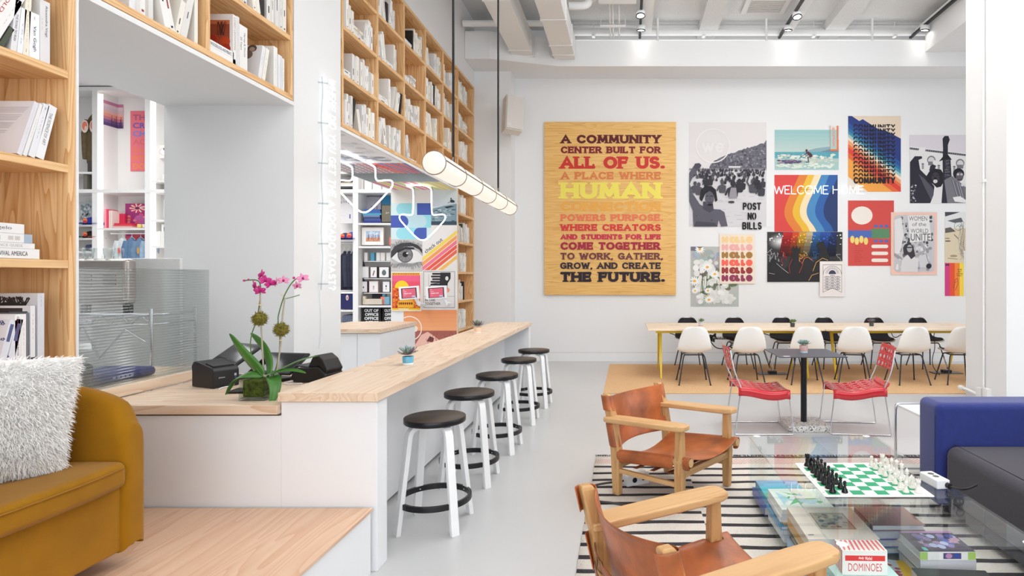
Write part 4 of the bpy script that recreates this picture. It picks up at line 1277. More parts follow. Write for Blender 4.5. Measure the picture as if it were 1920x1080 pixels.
# ---------------------------------------------------------------- orchid in a square glass vase
OD = 3.2
def po(px, py, dy=0.0): return (wx(px, OD) - wx(486, OD), dy, wz(py, OD) - .8475)
t = thing('orchid', 'pink orchid with two flower stems in a square mossy glass vase', 'plant', (wx(486, OD), OD, .8475))
VG = clear('vase_glass', (247, 250, 248), 1.45, 0.0, edge=(214, 222, 218))
vm = MB()
a_, b2_, h_ = .067, .058, .122
vm.box(-a_, a_, -a_, a_, 0, .012)
vm.box(-a_, a_, -a_, -b2_, .012, h_).box(-a_, a_, b2_, a_, .012, h_).box(-a_, -b2_, -b2_, b2_, .012, h_).box(b2_, a_, -b2_, b2_, .012, h_)
vm.build('vase', VG, t)
MOSS = mat('moss', (74, 88, 30), .95, noise=(40, .6), bump=(90, 1.0))
MOSS2 = mat('dry_moss', (126, 112, 40), .95, noise=(60, .5))
mm = MB().box(-.056, .056, -.056, .056, .014, .108)
mm.build('moss_fill', MOSS, t, bevel=.012)
LEAFM = mat('orchid_leaf', (66, 118, 44), .35, spec=.5, noise=(8, .12))
STEM = mat('orchid_stem', (84, 116, 58), .5)
STAKE = mat('bamboo_stake', (168, 160, 140), .6)
def broad_leaf(path, wd, name='leaf', tipw=.0, roll=0.0, side=Vector((0, 1, 0))):
    P = smooth_path([Vector(p) for p in path], 2)
    rows = []
    k = len(P)
    for i, p in enumerate(P):
        u = i / (k - 1)
        tg = (P[min(i + 1, k - 1)] - P[max(i - 1, 0)]).normalized()
        s = side - tg * side.dot(tg)
        s.normalize()
        nn = tg.cross(s).normalized()
        ww = wd * max(.03, math.sin(math.pi * (u ** .75) * .96 + .06)) if u < .98 else wd * .1
        rows.append([p + s * (-ww) + nn * ww * .28, p + s * (-ww * .5) + nn * ww * .08, p, p + s * (ww * .5) + nn * ww * .08, p + s * ww + nn * ww * .28])
    MB().grid(rows).build(name, LEAFM, t, solid=.0016)
broad_leaf([po(494, 706), po(478, 690), po(452, 660), po(430, 626)], .040, side=Vector((.55, -.35, .55)))
broad_leaf([po(502, 706), po(496, 680, .03), po(480, 650, .05), po(452, 628, .08)], .040, side=Vector((.6, -.4, .35)))
broad_leaf([po(500, 704), po(530, 692), po(562, 676), po(597, 667)], .019, side=Vector((0, 1, .25)))
broad_leaf([po(502, 704, -.02), po(535, 694, -.03), po(560, 692, -.04), po(583, 697, -.05)], .020, side=Vector((0, 1, .3)))
broad_leaf([po(492, 706), po(474, 697, -.02), po(450, 706, -.05), po(437, 736, -.06)], .026, side=Vector((.4, 1, .5)))
broad_leaf([po(506, 706), po(520, 706, -.03), po(528, 725, -.05), po(520, 756, -.06)], .032, side=Vector((.9, .4, .1)))
MB().tube([po(495, 706), po(492, 655), po(489, 600), po(487.5, 548)], .0042, 8).build('stake', STAKE, t)
MB().tube([po(519, 700), po(527, 640), po(530, 590), po(534, 558)], .0042, 8).build('stake', STAKE, t)
MB().tube(smooth_path([po(493, 706), po(480, 690), po(469, 660), po(470, 630), po(482, 600), po(488, 560), po(489, 530), po(480, 524), po(458, 526)], 3), .0032, 6).build('flower_stem', STEM, t)
MB().tube(smooth_path([po(512, 706), po(521, 680), po(526, 640), po(521, 600), po(522, 590), po(530, 562), po(536, 548), po(548, 528), po(560, 520)], 3), .0032, 6).tube(smooth_path([po(536, 560), po(552, 556), po(562, 553)], 2), .002, 6).build('flower_stem', STEM, t)
for (cx, cy) in ((487, 598), (527, 618)):
    mb = MB(); r = random.Random(cx)
    mb.ball(po(cx, cy), .033, 12, 8, sz=(1, 1, 1.05))
    for k in range(260):
        d = Vector((r.gauss(0, 1), r.gauss(0, 1), r.gauss(0, 1))).normalized()
        c0 = Vector(po(cx, cy)) + d * .031
        d2 = (d + Vector((r.uniform(-.8, .8), r.uniform(-.8, .8), r.uniform(-.8, .8)))).normalized()
        mb.tube([c0, c0 + d2 * r.uniform(.008, .018)], [.0018, .0006], 3, caps=False)
    mb.build('moss_ball', [mat('moss_ball_%d' % cx, (112, 104, 38), .95, noise=(120, .6))], t)
for (cx, cy) in ((488, 572), (530, 553), (526, 638)):
    MB().tube([Vector(po(cx, cy)) + Vector((.007 * math.cos(a), .007 * math.sin(a), 0)) for a in [i * math.pi / 4 for i in range(8)]], .0025, 5, closed=True).tube([po(cx, cy), po(cx - 7, cy - 4)], .0012, 4).build('raffia_tie', mat('raffia', (222, 206, 180), .8), t)
PK1 = mat('orchid_magenta', (196, 44, 130), .5); PK2 = mat('orchid_pale_pink', (222, 140, 178), .5); PKC = mat('orchid_lip', (150, 20, 90), .5)
def flower(px, py, size, face, m, roll=0):
    c0 = Vector(po(px, py, -.012))
    q = Vector(face).normalized().to_track_quat('Z', 'Y').to_matrix().to_4x4()
    M = Matrix.Translation(c0) @ q @ Matrix.Rotation(roll, 4, 'Z')
    mb = MB()
    for k, (ang, L, wd) in enumerate(((90, 1, .42), (210, 1, .42), (330, 1, .42), (15, 1.05, .62), (165, 1.05, .62))):
        a = math.radians(ang)
        rows = []
        for i in range(6):
            u = i / 5
            w_ = wd * size * math.sin(math.pi * min(1, .1 + .82 * u)) * .62
            zc = (.12 * math.sin(u * 2.4)) * size + (0 if k < 3 else .03 * size)
            row = []
            for s in (-1, -.5, 0, .5, 1):
                x, y = L * size * u, s * w_
                row.append((x * math.cos(a) - y * math.sin(a), x * math.sin(a) + y * math.cos(a), zc - abs(s) * .08 * size))
            rows.append(row)
        mb.grid(rows, M=M)
    f = mb.build('flower', m, t, solid=.0006)
    MB().ball((0, 0, .12 * size), .2 * size, 8, 6, M=M).ball((0, -.22 * size, .18 * size), .14 * size, 8, 6, M=M).build('lip', PKC, f)
for (px, py, s, fc, m, rl) in ((493, 516, .032, (-.5, -.8, .2), PK1, .2), (500, 526, .03, (.6, -.7, .2), PK1, 0), (481, 536, .033, (-.6, -.7, -.2), PK1, .3), (490, 545, .03, (.2, -.9, -.3), PK1, .1), (509, 532, .028, (.7, -.6, -.1), PK1, .4)):
    flower(px, py, s, fc, m, rl)
for (px, py, s, fc, m, rl) in ((521, 530, .030, (-.7, -.6, .1), PK2, .2), (534, 526, .028, (.3, -.9, .3), PK2, 0), (560, 536, .027, (-.2, -.9, -.2), PK2, .1), (570, 522, .03, (.5, -.8, .3), PK2, .3)):
    flower(px, py, s, fc, m, rl)
MB().ball(po(458, 526), .006, 8, 6, sz=(1.5, 1, 1)).ball(po(466, 524), .005, 8, 6).ball(po(551, 521), .007, 8, 6).build('bud', PK1, t)

# ---------------------------------------------------------------- till equipment on the lower counter
ZL = .8475
PB = mat('printer_black', (30, 28, 30), .45)
t = thing('receipt_printer', 'black receipt printer on the lower counter by the ribbed glass', 'printer', (-2.44, 3.58, ZL), math.radians(-24))
pr = [(-.10, 0), (.10, 0), (.10, .10), (.085, .118), (-.06, .15), (-.085, .148), (-.105, .12), (-.10, .08)]
MB().prism([(p[0], p[1]) for p in pr], -.075, .075, M=Matrix.Rotation(R90, 4, 'X')).build('housing', PB, t, bevel=.006)
MB().box(.0, .075, -.06, .06, .122, .136, M=Matrix.Rotation(math.radians(12), 4, 'Y') @ Matrix.Translation((-.025, 0, .004))).build('paper_slot', BLACK, t, bevel=.003)
dm = MB(); dr = Draw(dm, lambda u, v, e: (.1008 + e, u, v))
dr.text('EPSON', -.045, .062, -.01, .055, (190, 190, 190), .01)
dr.rect(.045, .075, .058, .06, (170, 175, 180)); dr.ell(.052, .05, .006, .006, (60, 80, 120))
dm.build('front_marks', PRINT, t)
MB().tube(smooth_path([(.1, .04, .02), (.14, .02, .01), (.12, -.05, .004), (.16, -.08, .004)], 2), .003, 6).build('cable', WHITE, t)
MB().box(-.14, -.1, -.05, .05, 0, .03).build('rear_foot', PB, t, bevel=.008)
def pos_tablet(loc, rz, label, wd=.30, tilt=38, zc=.13):
    t = thing('till_tablet', label, 'tablet', loc, rz)
    M = Matrix.Translation((0, 0, zc)) @ Matrix.Rotation(math.radians(-tilt), 4, 'X')
    MB().cbox((0, 0, 0), (wd, .21, .02), M=M).build('case', BLACK, t, bevel=.009)
    MB().cbox((0, 0, .0102), (wd - .04, .17, .002), M=M).build('screen', mat('dark_glass', (14, 14, 18), .08), t)
    MB().cbox((0, .0, -.022), (.12, .09, .03), M=M).tube([(0, .02, zc - .02), (0, .03, .02)], .03, 8).build('stand_neck', BLACK, t)
    MB().cbox((.0, .03, .0095), (.17, .14, .018)).build('stand_base', BLACK, t, bevel=.008)
    return t
pos_tablet((-2.50, 3.86, ZL), math.radians(152), 'black till tablet tilted up behind the receipt printer', zc=.15, tilt=32)
pos_tablet((-2.19, 3.80, ZL), math.radians(170), 'black till tablet on its stand behind the orchid', zc=.10, tilt=30)
tag(MB().cbox((0, 0, .006), (.18, .13, .011)).build('payment_pad', BLACK, loc=(-2.13, 3.40, ZL), rz=.1, bevel=.004), 'flat black payment pad lying left of the orchid vase', 'payment pad')
t = thing('card_terminal', 'black card terminal with curved hood behind the bar end', 'card terminal', (-1.93, 3.75, ZL), math.radians(-12))
MB().prism([(-.11, 0), (.11, 0), (.13, .05), (.07, .10), (-.10, .085), (-.12, .03)], -.08, .08, M=Matrix.Rotation(R90, 4, 'X')).build('base', BLACK, t, bevel=.01)
MB().prism([(-.01, .09), (.03, .165), (.06, .17), (.10, .14), (.135, .08), (.12, .05), (.07, .10)], -.07, .07, M=Matrix.Rotation(R90, 4, 'X')).build('hood', BLACK, t, bevel=.008)
MB().cbox((-.05, 0, .092), (.11, .13, .008), M=Matrix.Rotation(math.radians(4), 4, 'Y')).build('keypad', mat('dark_grey_plastic', (48, 48, 54), .4), t, bevel=.003)
MB().tube(smooth_path([(-.1, -.08, .01), (-.13, -.14, .004), (-.05, -.17, .004), (.0, -.12, .004)], 2), .003, 6).build('cable', WHITE, t)
# ================================================================ far wall: timber sign and posters
rp = random.Random(77)
# timber sign
SGW = wood('sign_bamboo', (238, 196, 122), (216, 160, 84), 'X', grain=1.1, rough=.5, contour=6, across=14)
t = thing('timber_sign', 'large bamboo board sign with a thirteen line community motto in graded colours', 'sign', (wx(1144, YB), YB, wz(390.5, YB)))
D_ = YB - .05
sx0, sx1, sz0, sz1 = wx(1020.5, D_), wx(1267.5, D_), wz(553, D_), wz(228.5, D_)
ox, oz = wx(1144, YB), wz(390.5, YB)
MB().box(sx0 - ox, sx1 - ox, -.05, -.012, sz0 - oz, sz1 - oz).build('board', SGW, t, bevel=.002, seg=1)
MB().box(sx0 - ox + .1, sx1 - ox - .1, -.012, 0, sz0 - oz + .1, sz1 - oz - .1).build('batten', DUCTLINE, t)
mb = MB(); dr = Draw(mb, lambda u, v, e: (wx(980 + u / 2.842, D_) - ox, -.0504 - e, wz(200 + v / 2.842, D_) - oz))
for (s_, x0, y0, x1, y1, c, pen) in (
    ('A COMMUNITY', 203, 150, 736, 196, (92, 26, 30), .24), ('CENTER BUILT FOR', 203, 212, 736, 249, (128, 28, 38), .23), ('ALL OF US.', 200, 265, 757, 331, (202, 52, 46), .24),
    ('A PLACE WHERE', 203, 347, 736, 388, (216, 126, 72), .22), ('HUMAN', 202, 403, 734, 491, (238, 222, 98), .25), ('CONNECTION', 203, 507, 733, 557, (234, 170, 78), .24),
    ('POWERS PURPOSE.', 202, 573, 748, 610, (230, 122, 84), .23), ('WHERE CREATORS', 200, 626, 736, 662, (214, 60, 60), .23), ('AND STUDENTS FOR LIFE', 202, 680, 736, 708, (202, 46, 76), .24),
    ('COME TOGETHER', 202, 722, 733, 763, (166, 36, 62), .23), ('TO WORK, GATHER,', 200, 779, 748, 815, (116, 60, 60), .21), ('GROW, AND CREATE', 200, 830, 736, 865, (52, 38, 48), .21), ('THE FUTURE.', 200, 880, 757, 934, (42, 30, 40), .25)):
    dr.slab(s_, x0, y0, x1, y1, c, pen=pen * 1.06, gap=.36, space=.62)
mb.build('lettering', PRINT, t)

def person(d, x, y, s, c, arm=0):
    """tiny photographed bather: head, shoulders, trunk, maybe a lifted arm"""
    d.ell(x, y - s * .82, s * .15, s * .18, c, n=10)
    d.poly([(x - s * .3, y - s * .55), (x - s * .08, y - s * .66), (x + s * .08, y - s * .66), (x + s * .3, y - s * .55), (x + s * .26, y - s * .1), (x + s * .18, y), (x - s * .18, y), (x - s * .26, y - s * .1)], c)
    if arm:
        d.line([(x + arm * s * .25, y - s * .5), (x + arm * s * .42, y - s * .8), (x + arm * s * .3, y - s * 1.15)], s * .12, c)
    else:
        d.line([(x - s * .28, y - s * .5), (x - s * .4, y - s * .2)], s * .11, c)
# beach crowd poster
P = Poster('poster', YB, 1292, 229.5, 1437, 425, (224, 219, 219), 'black and white poster of bathers crowding the water below wooded hills, lettered POST NO BILLS')
d = P.d
d.rect(1292, 318, 1437, 425, (212, 209, 212))
for i in range(70):
    x, y = rp.uniform(1294, 1420), rp.uniform(328, 423)
    d.line([(x, y), (x + rp.uniform(3, 14), y + rp.uniform(-.6, .6))], .5, rp.choice([(176, 172, 180), (190, 186, 192), (160, 158, 166)]))
hill = [(1330, 313)] + [(1330 + i * 3.4, 312 - 44 * (i / 31) ** .62 + rp.uniform(-1.6, 1.6)) for i in range(1, 32)] + [(1437, 262), (1437, 318), (1330, 318)]
hill[-4] = (1436.5, 263)
d.poly(hill, (104, 102, 112))
d.step = .3
for i in range(260):
    x = rp.uniform(1340, 1436); f_ = ((x - 1330) / 106) ** .62
    y = rp.uniform(314 - 42 * f_, 314)
    d.ell(x, y, rp.uniform(1.0, 3.0), rp.uniform(.8, 2.2), rp.choice([(84, 82, 92), (120, 118, 128), (66, 64, 74), (92, 90, 100), (146, 144, 152)]), n=7, a=rp.uniform(0, 3))
d.ring(1336.5, 273.5, 30.3, 32.3, (236, 233, 231)); d.slab('we', 1316, 260, 1358, 286, (231, 227, 226), pen=.17, serif=False)
d.rect(1292, 316, 1437, 319, (150, 146, 152)); d.rect(1366, 311.5, 1388, 315, (216, 212, 214))
for i in range(170):
    x = rp.uniform(1295, 1433); y = 317 + rp.random() ** 1.4 * 12
    person(d, x, y + 3, rp.uniform(3.5, 6), rp.choice([(60, 58, 68), (90, 88, 96), (44, 42, 50)]))
for i in range(38):
    x = rp.uniform(1298, 1431); y = 330 + rp.random() * 16
    person(d, x, y, rp.uniform(7, 11), rp.choice([(56, 54, 64), (78, 76, 84), (40, 38, 46)]), rp.choice([0, 0, 0, 1, -1]))
for (x, y, s, a) in ((1303, 362, 22, 0), (1310, 366, 24, 0), (1331, 348, 19, 0), (1324, 350, 17, 0), (1354, 362, 24, 0), (1374, 372, 34, 0), (1386, 361, 26, -1), (1392, 356, 20, 0), (1411, 362, 26, -1), (1419, 350, 20, 0), (1427, 368, 24, 0), (1430, 352, 18, 0), (1422, 356, 18, 0)):
    person(d, x, y, s, rp.choice([(62, 60, 70), (80, 78, 86), (46, 44, 52)]), a)
d.poly([(1366, 372), (1382, 372), (1380, 352), (1370, 352)], (150, 146, 152))
d.ell(1371, 379, 6, 2.2, (70, 68, 76)); 
d.step = 1
# large bather with a lifted fist
sk, skd, hr = (92, 90, 102), (70, 68, 80), (30, 28, 36)
d.poly([(1292, 325), (1300, 312), (1308, 309), (1312, 314), (1300, 330), (1293, 345), (1298, 362), (1310, 380), (1318, 392), (1300, 398), (1292, 378)], sk)
d.poly([(1300, 313), (1303, 307), (1311, 306), (1315, 310), (1312, 316), (1304, 318)], skd)
d.poly([(1300, 425), (1299, 396), (1310, 382), (1320, 388), (1334, 392), (1350, 393), (1358, 398), (1364, 424), (1352, 425), (1347, 412), (1345, 425)], sk)
d.poly([(1318, 378), (1336, 378), (1338, 394), (1330, 399), (1318, 392)], skd)
d.poly([(1311, 372), (1314, 356), (1322, 349), (1334, 349), (1342, 356), (1345, 376), (1341, 379), (1338, 366), (1330, 358), (1322, 364), (1316, 378), (1312, 375)], hr)
d.ell(1330, 372, 8.5, 13, sk); d.poly([(1320, 362), (1330, 354), (1340, 364), (1337, 358), (1328, 352), (1320, 356)], hr)
d.rect(1323, 367, 1328, 368.5, hr); d.rect(1331, 367, 1337, 368.5, hr); d.line([(1330, 368), (1331, 375)], 1, skd); d.rect(1326, 379, 1335, 380.2, hr); d.ell(1331, 384, 5, 2.5, hr)
d.ell(1306, 405, 1.5, 1.2, skd); d.ell(1334, 413, 1.6, 1.3, skd); d.poly([(1301, 425), (1305, 415), (1340, 418), (1345, 425)], skd)
for (s_, x0, x1, y0) in (('POST', 1392, 1427, 380), ('NO', 1401, 1418, 398.5), ('BILLS', 1391, 1428, 416.5)):
    d.slab(s_, x0, y0, x1, y0 + 14, (26, 24, 26), pen=.2, serif=False, gap=.42)
    for k, ch in enumerate(s_):
        cxs = x0 + (k + .5) * (x1 - x0) / len(s_)
        d.rect(cxs - .35, y0, cxs + .35, y0 + 14, (212, 209, 212)) if ch in 'O' else None
P.done()
# surfer photo
P = Poster('poster', YB, 1452.5, 243.5, 1572.5, 318.5, (166, 199, 196), 'colour photo poster of a surfer crouching on a foaming wave')
d = P.d
for k in range(6):
    d.rect(1452.5, 243.5 + k * 7, 1572.5, 251 + k * 7, (152 + k * 7, 195 + k * 2, 194 + k))
d.poly([(1500, 286), (1530, 278), (1555, 275), (1572.5, 274), (1572.5, 287), (1500, 288)], (140, 170, 178)); d.poly([(1540, 284), (1572.5, 276), (1572.5, 287), (1530, 287)], (112, 138, 156))
d.rect(1452.5, 285, 1572.5, 297, (92, 164, 178)); 
for k in range(26):
    x = rp.uniform(1453, 1560); d.line([(x, rp.uniform(286, 296)), (x + 8, rp.uniform(286, 296))], .6, rp.choice([(70, 142, 164), (126, 190, 196)]))
for k in range(110):
    x = rp.uniform(1458, 1567); d.ell(x, rp.uniform(290, 312), rp.uniform(2, 5), rp.uniform(1.2, 2.6), rp.choice([(214, 224, 208), (198, 206, 192), (226, 230, 218), (186, 196, 184)]), n=9)
for k in range(34):
    x = rp.uniform(1460, 1500); d.ell(x, 304 + rp.uniform(-3, 3) - (x - 1456) * .02, rp.uniform(3, 6), rp.uniform(1, 2), rp.choice([(118, 104, 130), (96, 84, 112), (150, 140, 156)]), n=9)
for k in range(40):
    x = rp.uniform(1458, 1567); d.ell(x, rp.uniform(309.5, 315.5), rp.uniform(2.5, 4), rp.uniform(1.2, 2.2), rp.choice([(216, 228, 212), (206, 220, 204), (224, 230, 220)]), n=9)
s_ = (84, 46, 58)
d.ell(1512, 282.5, 2.2, 2.4, s_); d.poly([(1511, 285), (1516, 284.5), (1522, 289), (1523, 294), (1519, 295), (1516, 292)], s_)
d.line([(1513, 287), (1508, 290), (1501, 294.5)], 1.1, s_); d.line([(1515, 290), (1510, 294)], 1.1, s_)
d.line([(1521, 294), (1514.5, 295), (1515.5, 303)], 1.8, s_); d.poly([(1506, 303), (1512, 305.5), (1517, 305), (1517, 303.5)], (52, 120, 150))
d.rect(1558, 262, 1572, 281, (228, 124, 80)); d.rect(1556, 236, 1572, 244, (232, 150, 112)); 
d.rect(1556, 236, 1558, 282, (232, 120, 72)); d.rect(1568.5, 236, 1571, 282, (232, 120, 72)); d.rect(1556, 279.5, 1571, 283, (232, 120, 72)); d.rect(1556.5, 236.2, 1568.3, 280, (166, 199, 196)); d.rect(1556.8, 236, 1568.2, 243.5, (226, 222, 218))
d.text('@ COPYRIGHT', 1559.5, 239.5, 1565, 276, (238, 128, 92), .03, rot=90)
P.done()
# wave stripes poster
P = Poster('poster', YB, 1452, 328, 1570.5, 434.5, (214, 72, 68), 'striped wave poster in red, orange, yellow, cream and blue')
d = P.d
cols = [(221, 128, 58), (228, 182, 60), (240, 218, 178), (76, 136, 186), (50, 96, 162), (44, 62, 108)]
edge = [[(1498.5, 328), (1486, 355), (1474, 380), (1469.5, 398), (1474, 414), (1483, 426), (1489, 434.5)],
        [(1514.5, 328), (1502, 356), (1490, 380), (1485, 398), (1490, 412), (1500, 424), (1505, 434.5)],
        [(1527, 328), (1516, 354), (1503, 378), (1498.5, 397), (1503, 411), (1514, 423), (1518.5, 434.5)],
        [(1540, 328), (1529, 354), (1516, 378), (1511, 397), (1516, 412), (1526, 424), (1531, 434.5)],
        [(1554.5, 328), (1545, 352), (1531, 378), (1527, 398), (1533, 412), (1542, 424), (1547, 434.5)],
        [(1570.5, 333), (1558, 358), (1546, 380), (1543, 398), (1548, 412), (1558, 422), (1563, 434.5)]]
for e, c in zip(edge, cols):
    q = [tuple(p) for p in smooth_path([Vector((x, y, 0)) for x, y in e], 2)]
    d.poly([(p[0], p[1]) for p in q] + [(1570.5, 434.5), (1570.5, 328)], c)
P.done()
# community poster
P = Poster('poster', YB, 1590, 217.5, 1689, 359.5, (226, 208, 186), 'poster repeating the word COMMUNITY over diagonal rainbow stripes')
d = P.d
bands = [(217.5, (44, 66, 132)), (229, (44, 84, 150)), (239, (46, 110, 160)), (245, (64, 142, 172)), (251, (164, 196, 192)), (257, (238, 218, 196)), (262.5, (232, 160, 116)), (270, (224, 110, 70)), (276, (216, 66, 56)), (286, (224, 104, 60)), (296, (234, 160, 74)), (331, (226, 214, 200))]
def ydiag(x, y): return y + (x - 1590) * .43 * 1.0
d.poly([(1590, 217.5), (1597, 217.5), (1611, 227), (1617.5, 223.5), (1652, 245.5), (1657, 243), (1689, 260), (1689, 359.5), (1590, 359.5)], (44, 60, 124))
for i, (y, c) in enumerate(bands[1:]):
    y2 = y + 99 * .6
    pts = [(1590, y), (1689, min(359.5, y2 + 16)), (1689, 359.5), (1590, 359.5)]
    if y2 + 16 > 359.5:
        xx = 1590 + (359.5 - y) / ((y2 + 16 - y) / 99); pts = [(1590, y), (xx, 359.5), (1590, 359.5)]
    d.poly(pts, c)
INK = (38, 34, 38)
for k in range(13):
    y0 = 233 + k * 7.64
    d.slab('COMMUNITY', 1599.5, y0, 1678.5, y0 + 6.3, INK, pen=.38, serif=False, gap=.38, clip=.42)
    cutc = None
for k in range(13):
    pass
d.slab('COMMUNITY', 1599.5, 332, 1678.5, 344.5, INK, pen=.25, serif=False, gap=.38)
P.done()
# raised fists photo
P = Poster('poster', YB, 1705.5, 253, 1813, 381, (216, 210, 216), 'black and white photo poster of people raising fists before an arcaded building')
d = P.d
d.poly([(1705.5, 274), (1813, 288), (1813, 381), (1705.5, 381)], (224, 222, 222))
d.poly([(1705.5, 276.5), (1813, 289.5), (1813, 293), (1705.5, 280)], (70, 68, 76))
for k in range(26):
    x = 1707 + k * 4.1; d.rect(x, 277.6 + (x - 1705) * .122, x + 1.4, 279 + (x - 1705) * .122, (160, 158, 164))
for (x, y) in ((1746, 306), (1800, 312)):
    d.ell(x, y - 6, 8, 8, (120, 118, 124)); d.ell(x, y - 5, 6.2, 6.5, (206, 204, 206)); d.rect(x - 6, y - 3, x + 6, y + 4, (120, 118, 126))
for (x, y) in ((1730, 308), (1760, 311), (1789, 313)):
    d.rect(x - 2, y, x + 2, y + 9, (150, 148, 154)); d.poly([(x - 3.4, y), (x, y - 2.4), (x + 3.4, y)], (90, 88, 94))
dk, md, lt = (44, 42, 54), (82, 80, 92), (196, 192, 196)
d.poly([(1717, 294), (1723, 279), (1726, 275), (1731, 277), (1735, 275), (1735, 282), (1727, 291), (1724, 296)], (226, 224, 224))
d.poly([(1706, 304), (1715, 293), (1728, 293), (1729, 297), (1722, 300), (1725, 318), (1737, 330), (1752, 350), (1752, 381), (1706, 381)], dk)
d.poly([(1722, 326), (1732, 334), (1748, 352), (1753, 362), (1748, 381), (1744, 372), (1734, 352)], md)
d.poly([(1752, 348), (1758, 356), (1764, 381), (1744, 381), (1750, 366)], (226, 224, 224))
d.poly([(1742, 320), (1744, 311), (1750, 308), (1755, 311), (1752, 318), (1747, 326)], dk); d.ell(1752, 305, 3.4, 4.5, (224, 222, 222))
d.poly([(1735, 333), (1742, 322), (1752, 316), (1764, 318), (1770, 328), (1770, 340), (1764, 350), (1756, 352), (1748, 344), (1740, 342)], (34, 32, 40))
d.ell(1754, 333, 7.5, 10, (62, 58, 66)); d.ell(1753.5, 340, 4, 3.6, (206, 202, 204)); d.ell(1753.5, 334.5, 2.4, 2.6, (30, 28, 34)); d.line([(1748, 329), (1751, 329)], 1, (20, 18, 24)); d.line([(1756, 329), (1760, 329)], 1, (20, 18, 24))
d.poly([(1767, 301), (1768, 279), (1767, 260), (1771, 255), (1778, 255), (1780.5, 262), (1777, 272), (1777, 290), (1784, 300), (1782, 300), (1784, 332), (1780, 381), (1765, 381), (1768, 340)], dk)
d.poly([(1760, 303), (1770, 291), (1778, 291), (1784, 299), (1774, 298)], (36, 34, 42))
for k in range(26):
    y = 300 + k * 1.6; d.line([(1770 + rp.uniform(0, 4), y), (1779 + rp.uniform(-2, 3), y + rp.uniform(-2, 2))], .5, rp.choice([(120, 118, 128), (90, 88, 98), (150, 148, 156)]))
d.poly([(1770, 338), (1785, 330), (1800, 342), (1812, 352), (1812, 381), (1776, 381)], (120, 118, 126))
for k in range(9):
    d.line([(1784 + k * 2.4, 338 + k), (1796 + k * 2, 378)], .8, rp.choice([(80, 78, 88), (170, 168, 174)]))
d.ell(1797, 326, 10.5, 10.5, (34, 32, 40)); d.ell(1799, 331, 7, 9, (96, 90, 96)); d.ell(1796, 327, 2.5, 2.2, (190, 186, 190)); d.ell(1802.5, 327, 2.5, 2.2, (190, 186, 190)); d.rect(1795, 336, 1803, 337.2, (40, 38, 44))
d.ell(1804, 347, 2.6, 2.6, (216, 212, 214)); d.ell(1809, 348, 2, 2, (216, 212, 214)); d.poly([(1786, 370), (1800, 368), (1812, 376), (1812, 381), (1790, 378)], (226, 224, 224))
for k in range(40):
    d.ell(rp.uniform(1707.5, 1717), rp.uniform(346, 379), rp.uniform(.8, 1.8), rp.uniform(.8, 1.6), rp.choice([(210, 208, 210), (60, 58, 66), (120, 118, 124)]), n=7)
P.done()
# daisies
P = Poster('poster', YB, 1295, 462.5, 1385, 575, (184, 188, 182), 'soft photo poster of white daisies partly under the HELLO sheet')
d = P.d
for k in range(160):
    x, y = rp.uniform(1306, 1374), rp.uniform(472, 566)
    c = (118, 126, 104) if 505 < y < 548 else ((176, 178, 182) if y < 505 else (196, 200, 192))
    if y > 545 and x > 1330: c = (226, 226, 222)
    d.ell(x, y, rp.uniform(4, 10), rp.uniform(3, 8), tuple(int(v * rp.uniform(.85, 1.12)) if v < 210 else v for v in c), n=12)
d.rect(1295, 462.5, 1320, 470, (110, 112, 126))
for k in range(80):
    x, y = rp.uniform(1303, 1372), rp.uniform(480, 566)
    d.ell(x, y, rp.uniform(3, 6.5), rp.uniform(3, 6.5), rp.choice([(228, 228, 224), (216, 218, 212), (236, 236, 234)]), n=12)
for k in range(12):
    x = rp.uniform(1310, 1350); d.line([(x, rp.uniform(505, 530)), (x + rp.uniform(-3, 3), rp.uniform(540, 560))], .7, (86, 104, 62))
for (x, y, r) in ((1312, 467.5, 9), (1326, 501, 10), (1340, 514, 9), (1302, 527, 10), (1329, 562, 9), (1303, 545, 7), (1327, 545, 7)):
    for k in range(12):
        a = k * math.pi / 6
        px, py = x + r * .55 * math.cos(a), y + r * .45 * math.sin(a)
        if 1297 < px < 1383 and 465 < py < 573: d.ell(px, py, r * .48, r * .15, (242, 242, 240), n=8, a=a)
    d.ell(x, y, r * .3, r * .24, (236, 176, 62))
P.done()
P = Poster('poster', YB, 1349, 438.5, 1415, 532, (238, 222, 204), 'cream sheet repeating a blobby HELLO in six colours', off=.017)
d = P.d
for k, c in enumerate(((240, 206, 148), (236, 176, 170), (166, 122, 66), (246, 106, 88), (156, 58, 54), (148, 60, 90))):
    y = 443.2 + k * 14.4; h = 12.6
    for xx in (1353, 1360): 
        d.line([(xx + 2.6, y + 2.8), (xx + 2.6, y + h - 2.8)], 5.4, c)
    d.rect(1354, y + 3, 1364, y + h - 3, c)
    d.ell(1374, y + h / 2, 7, h / 2, c); d.rect(1373, y + 1, 1376.2, y + h - 1, c); d.rect(1374.4, y + 5, 1377, y + 6, (238, 222, 204)); d.rect(1374.4, y + 7.6, 1377, y + 8.4, (238, 222, 204))
    for xx in (1381.5, 1391.5):
        d.line([(xx, y + 2.7), (xx, y + h - 2.7)], 5.4, c); d.line([(xx, y + h - 3), (xx + 3, y + h - 3)], 5.8, c); d.line([(xx + 1, y + 8), (xx + 3, y + h - 3.2)], 5.8, c)
    d.ell(1404.7, y + h / 2, 6.3, h / 2, c, n=28)
P.done()
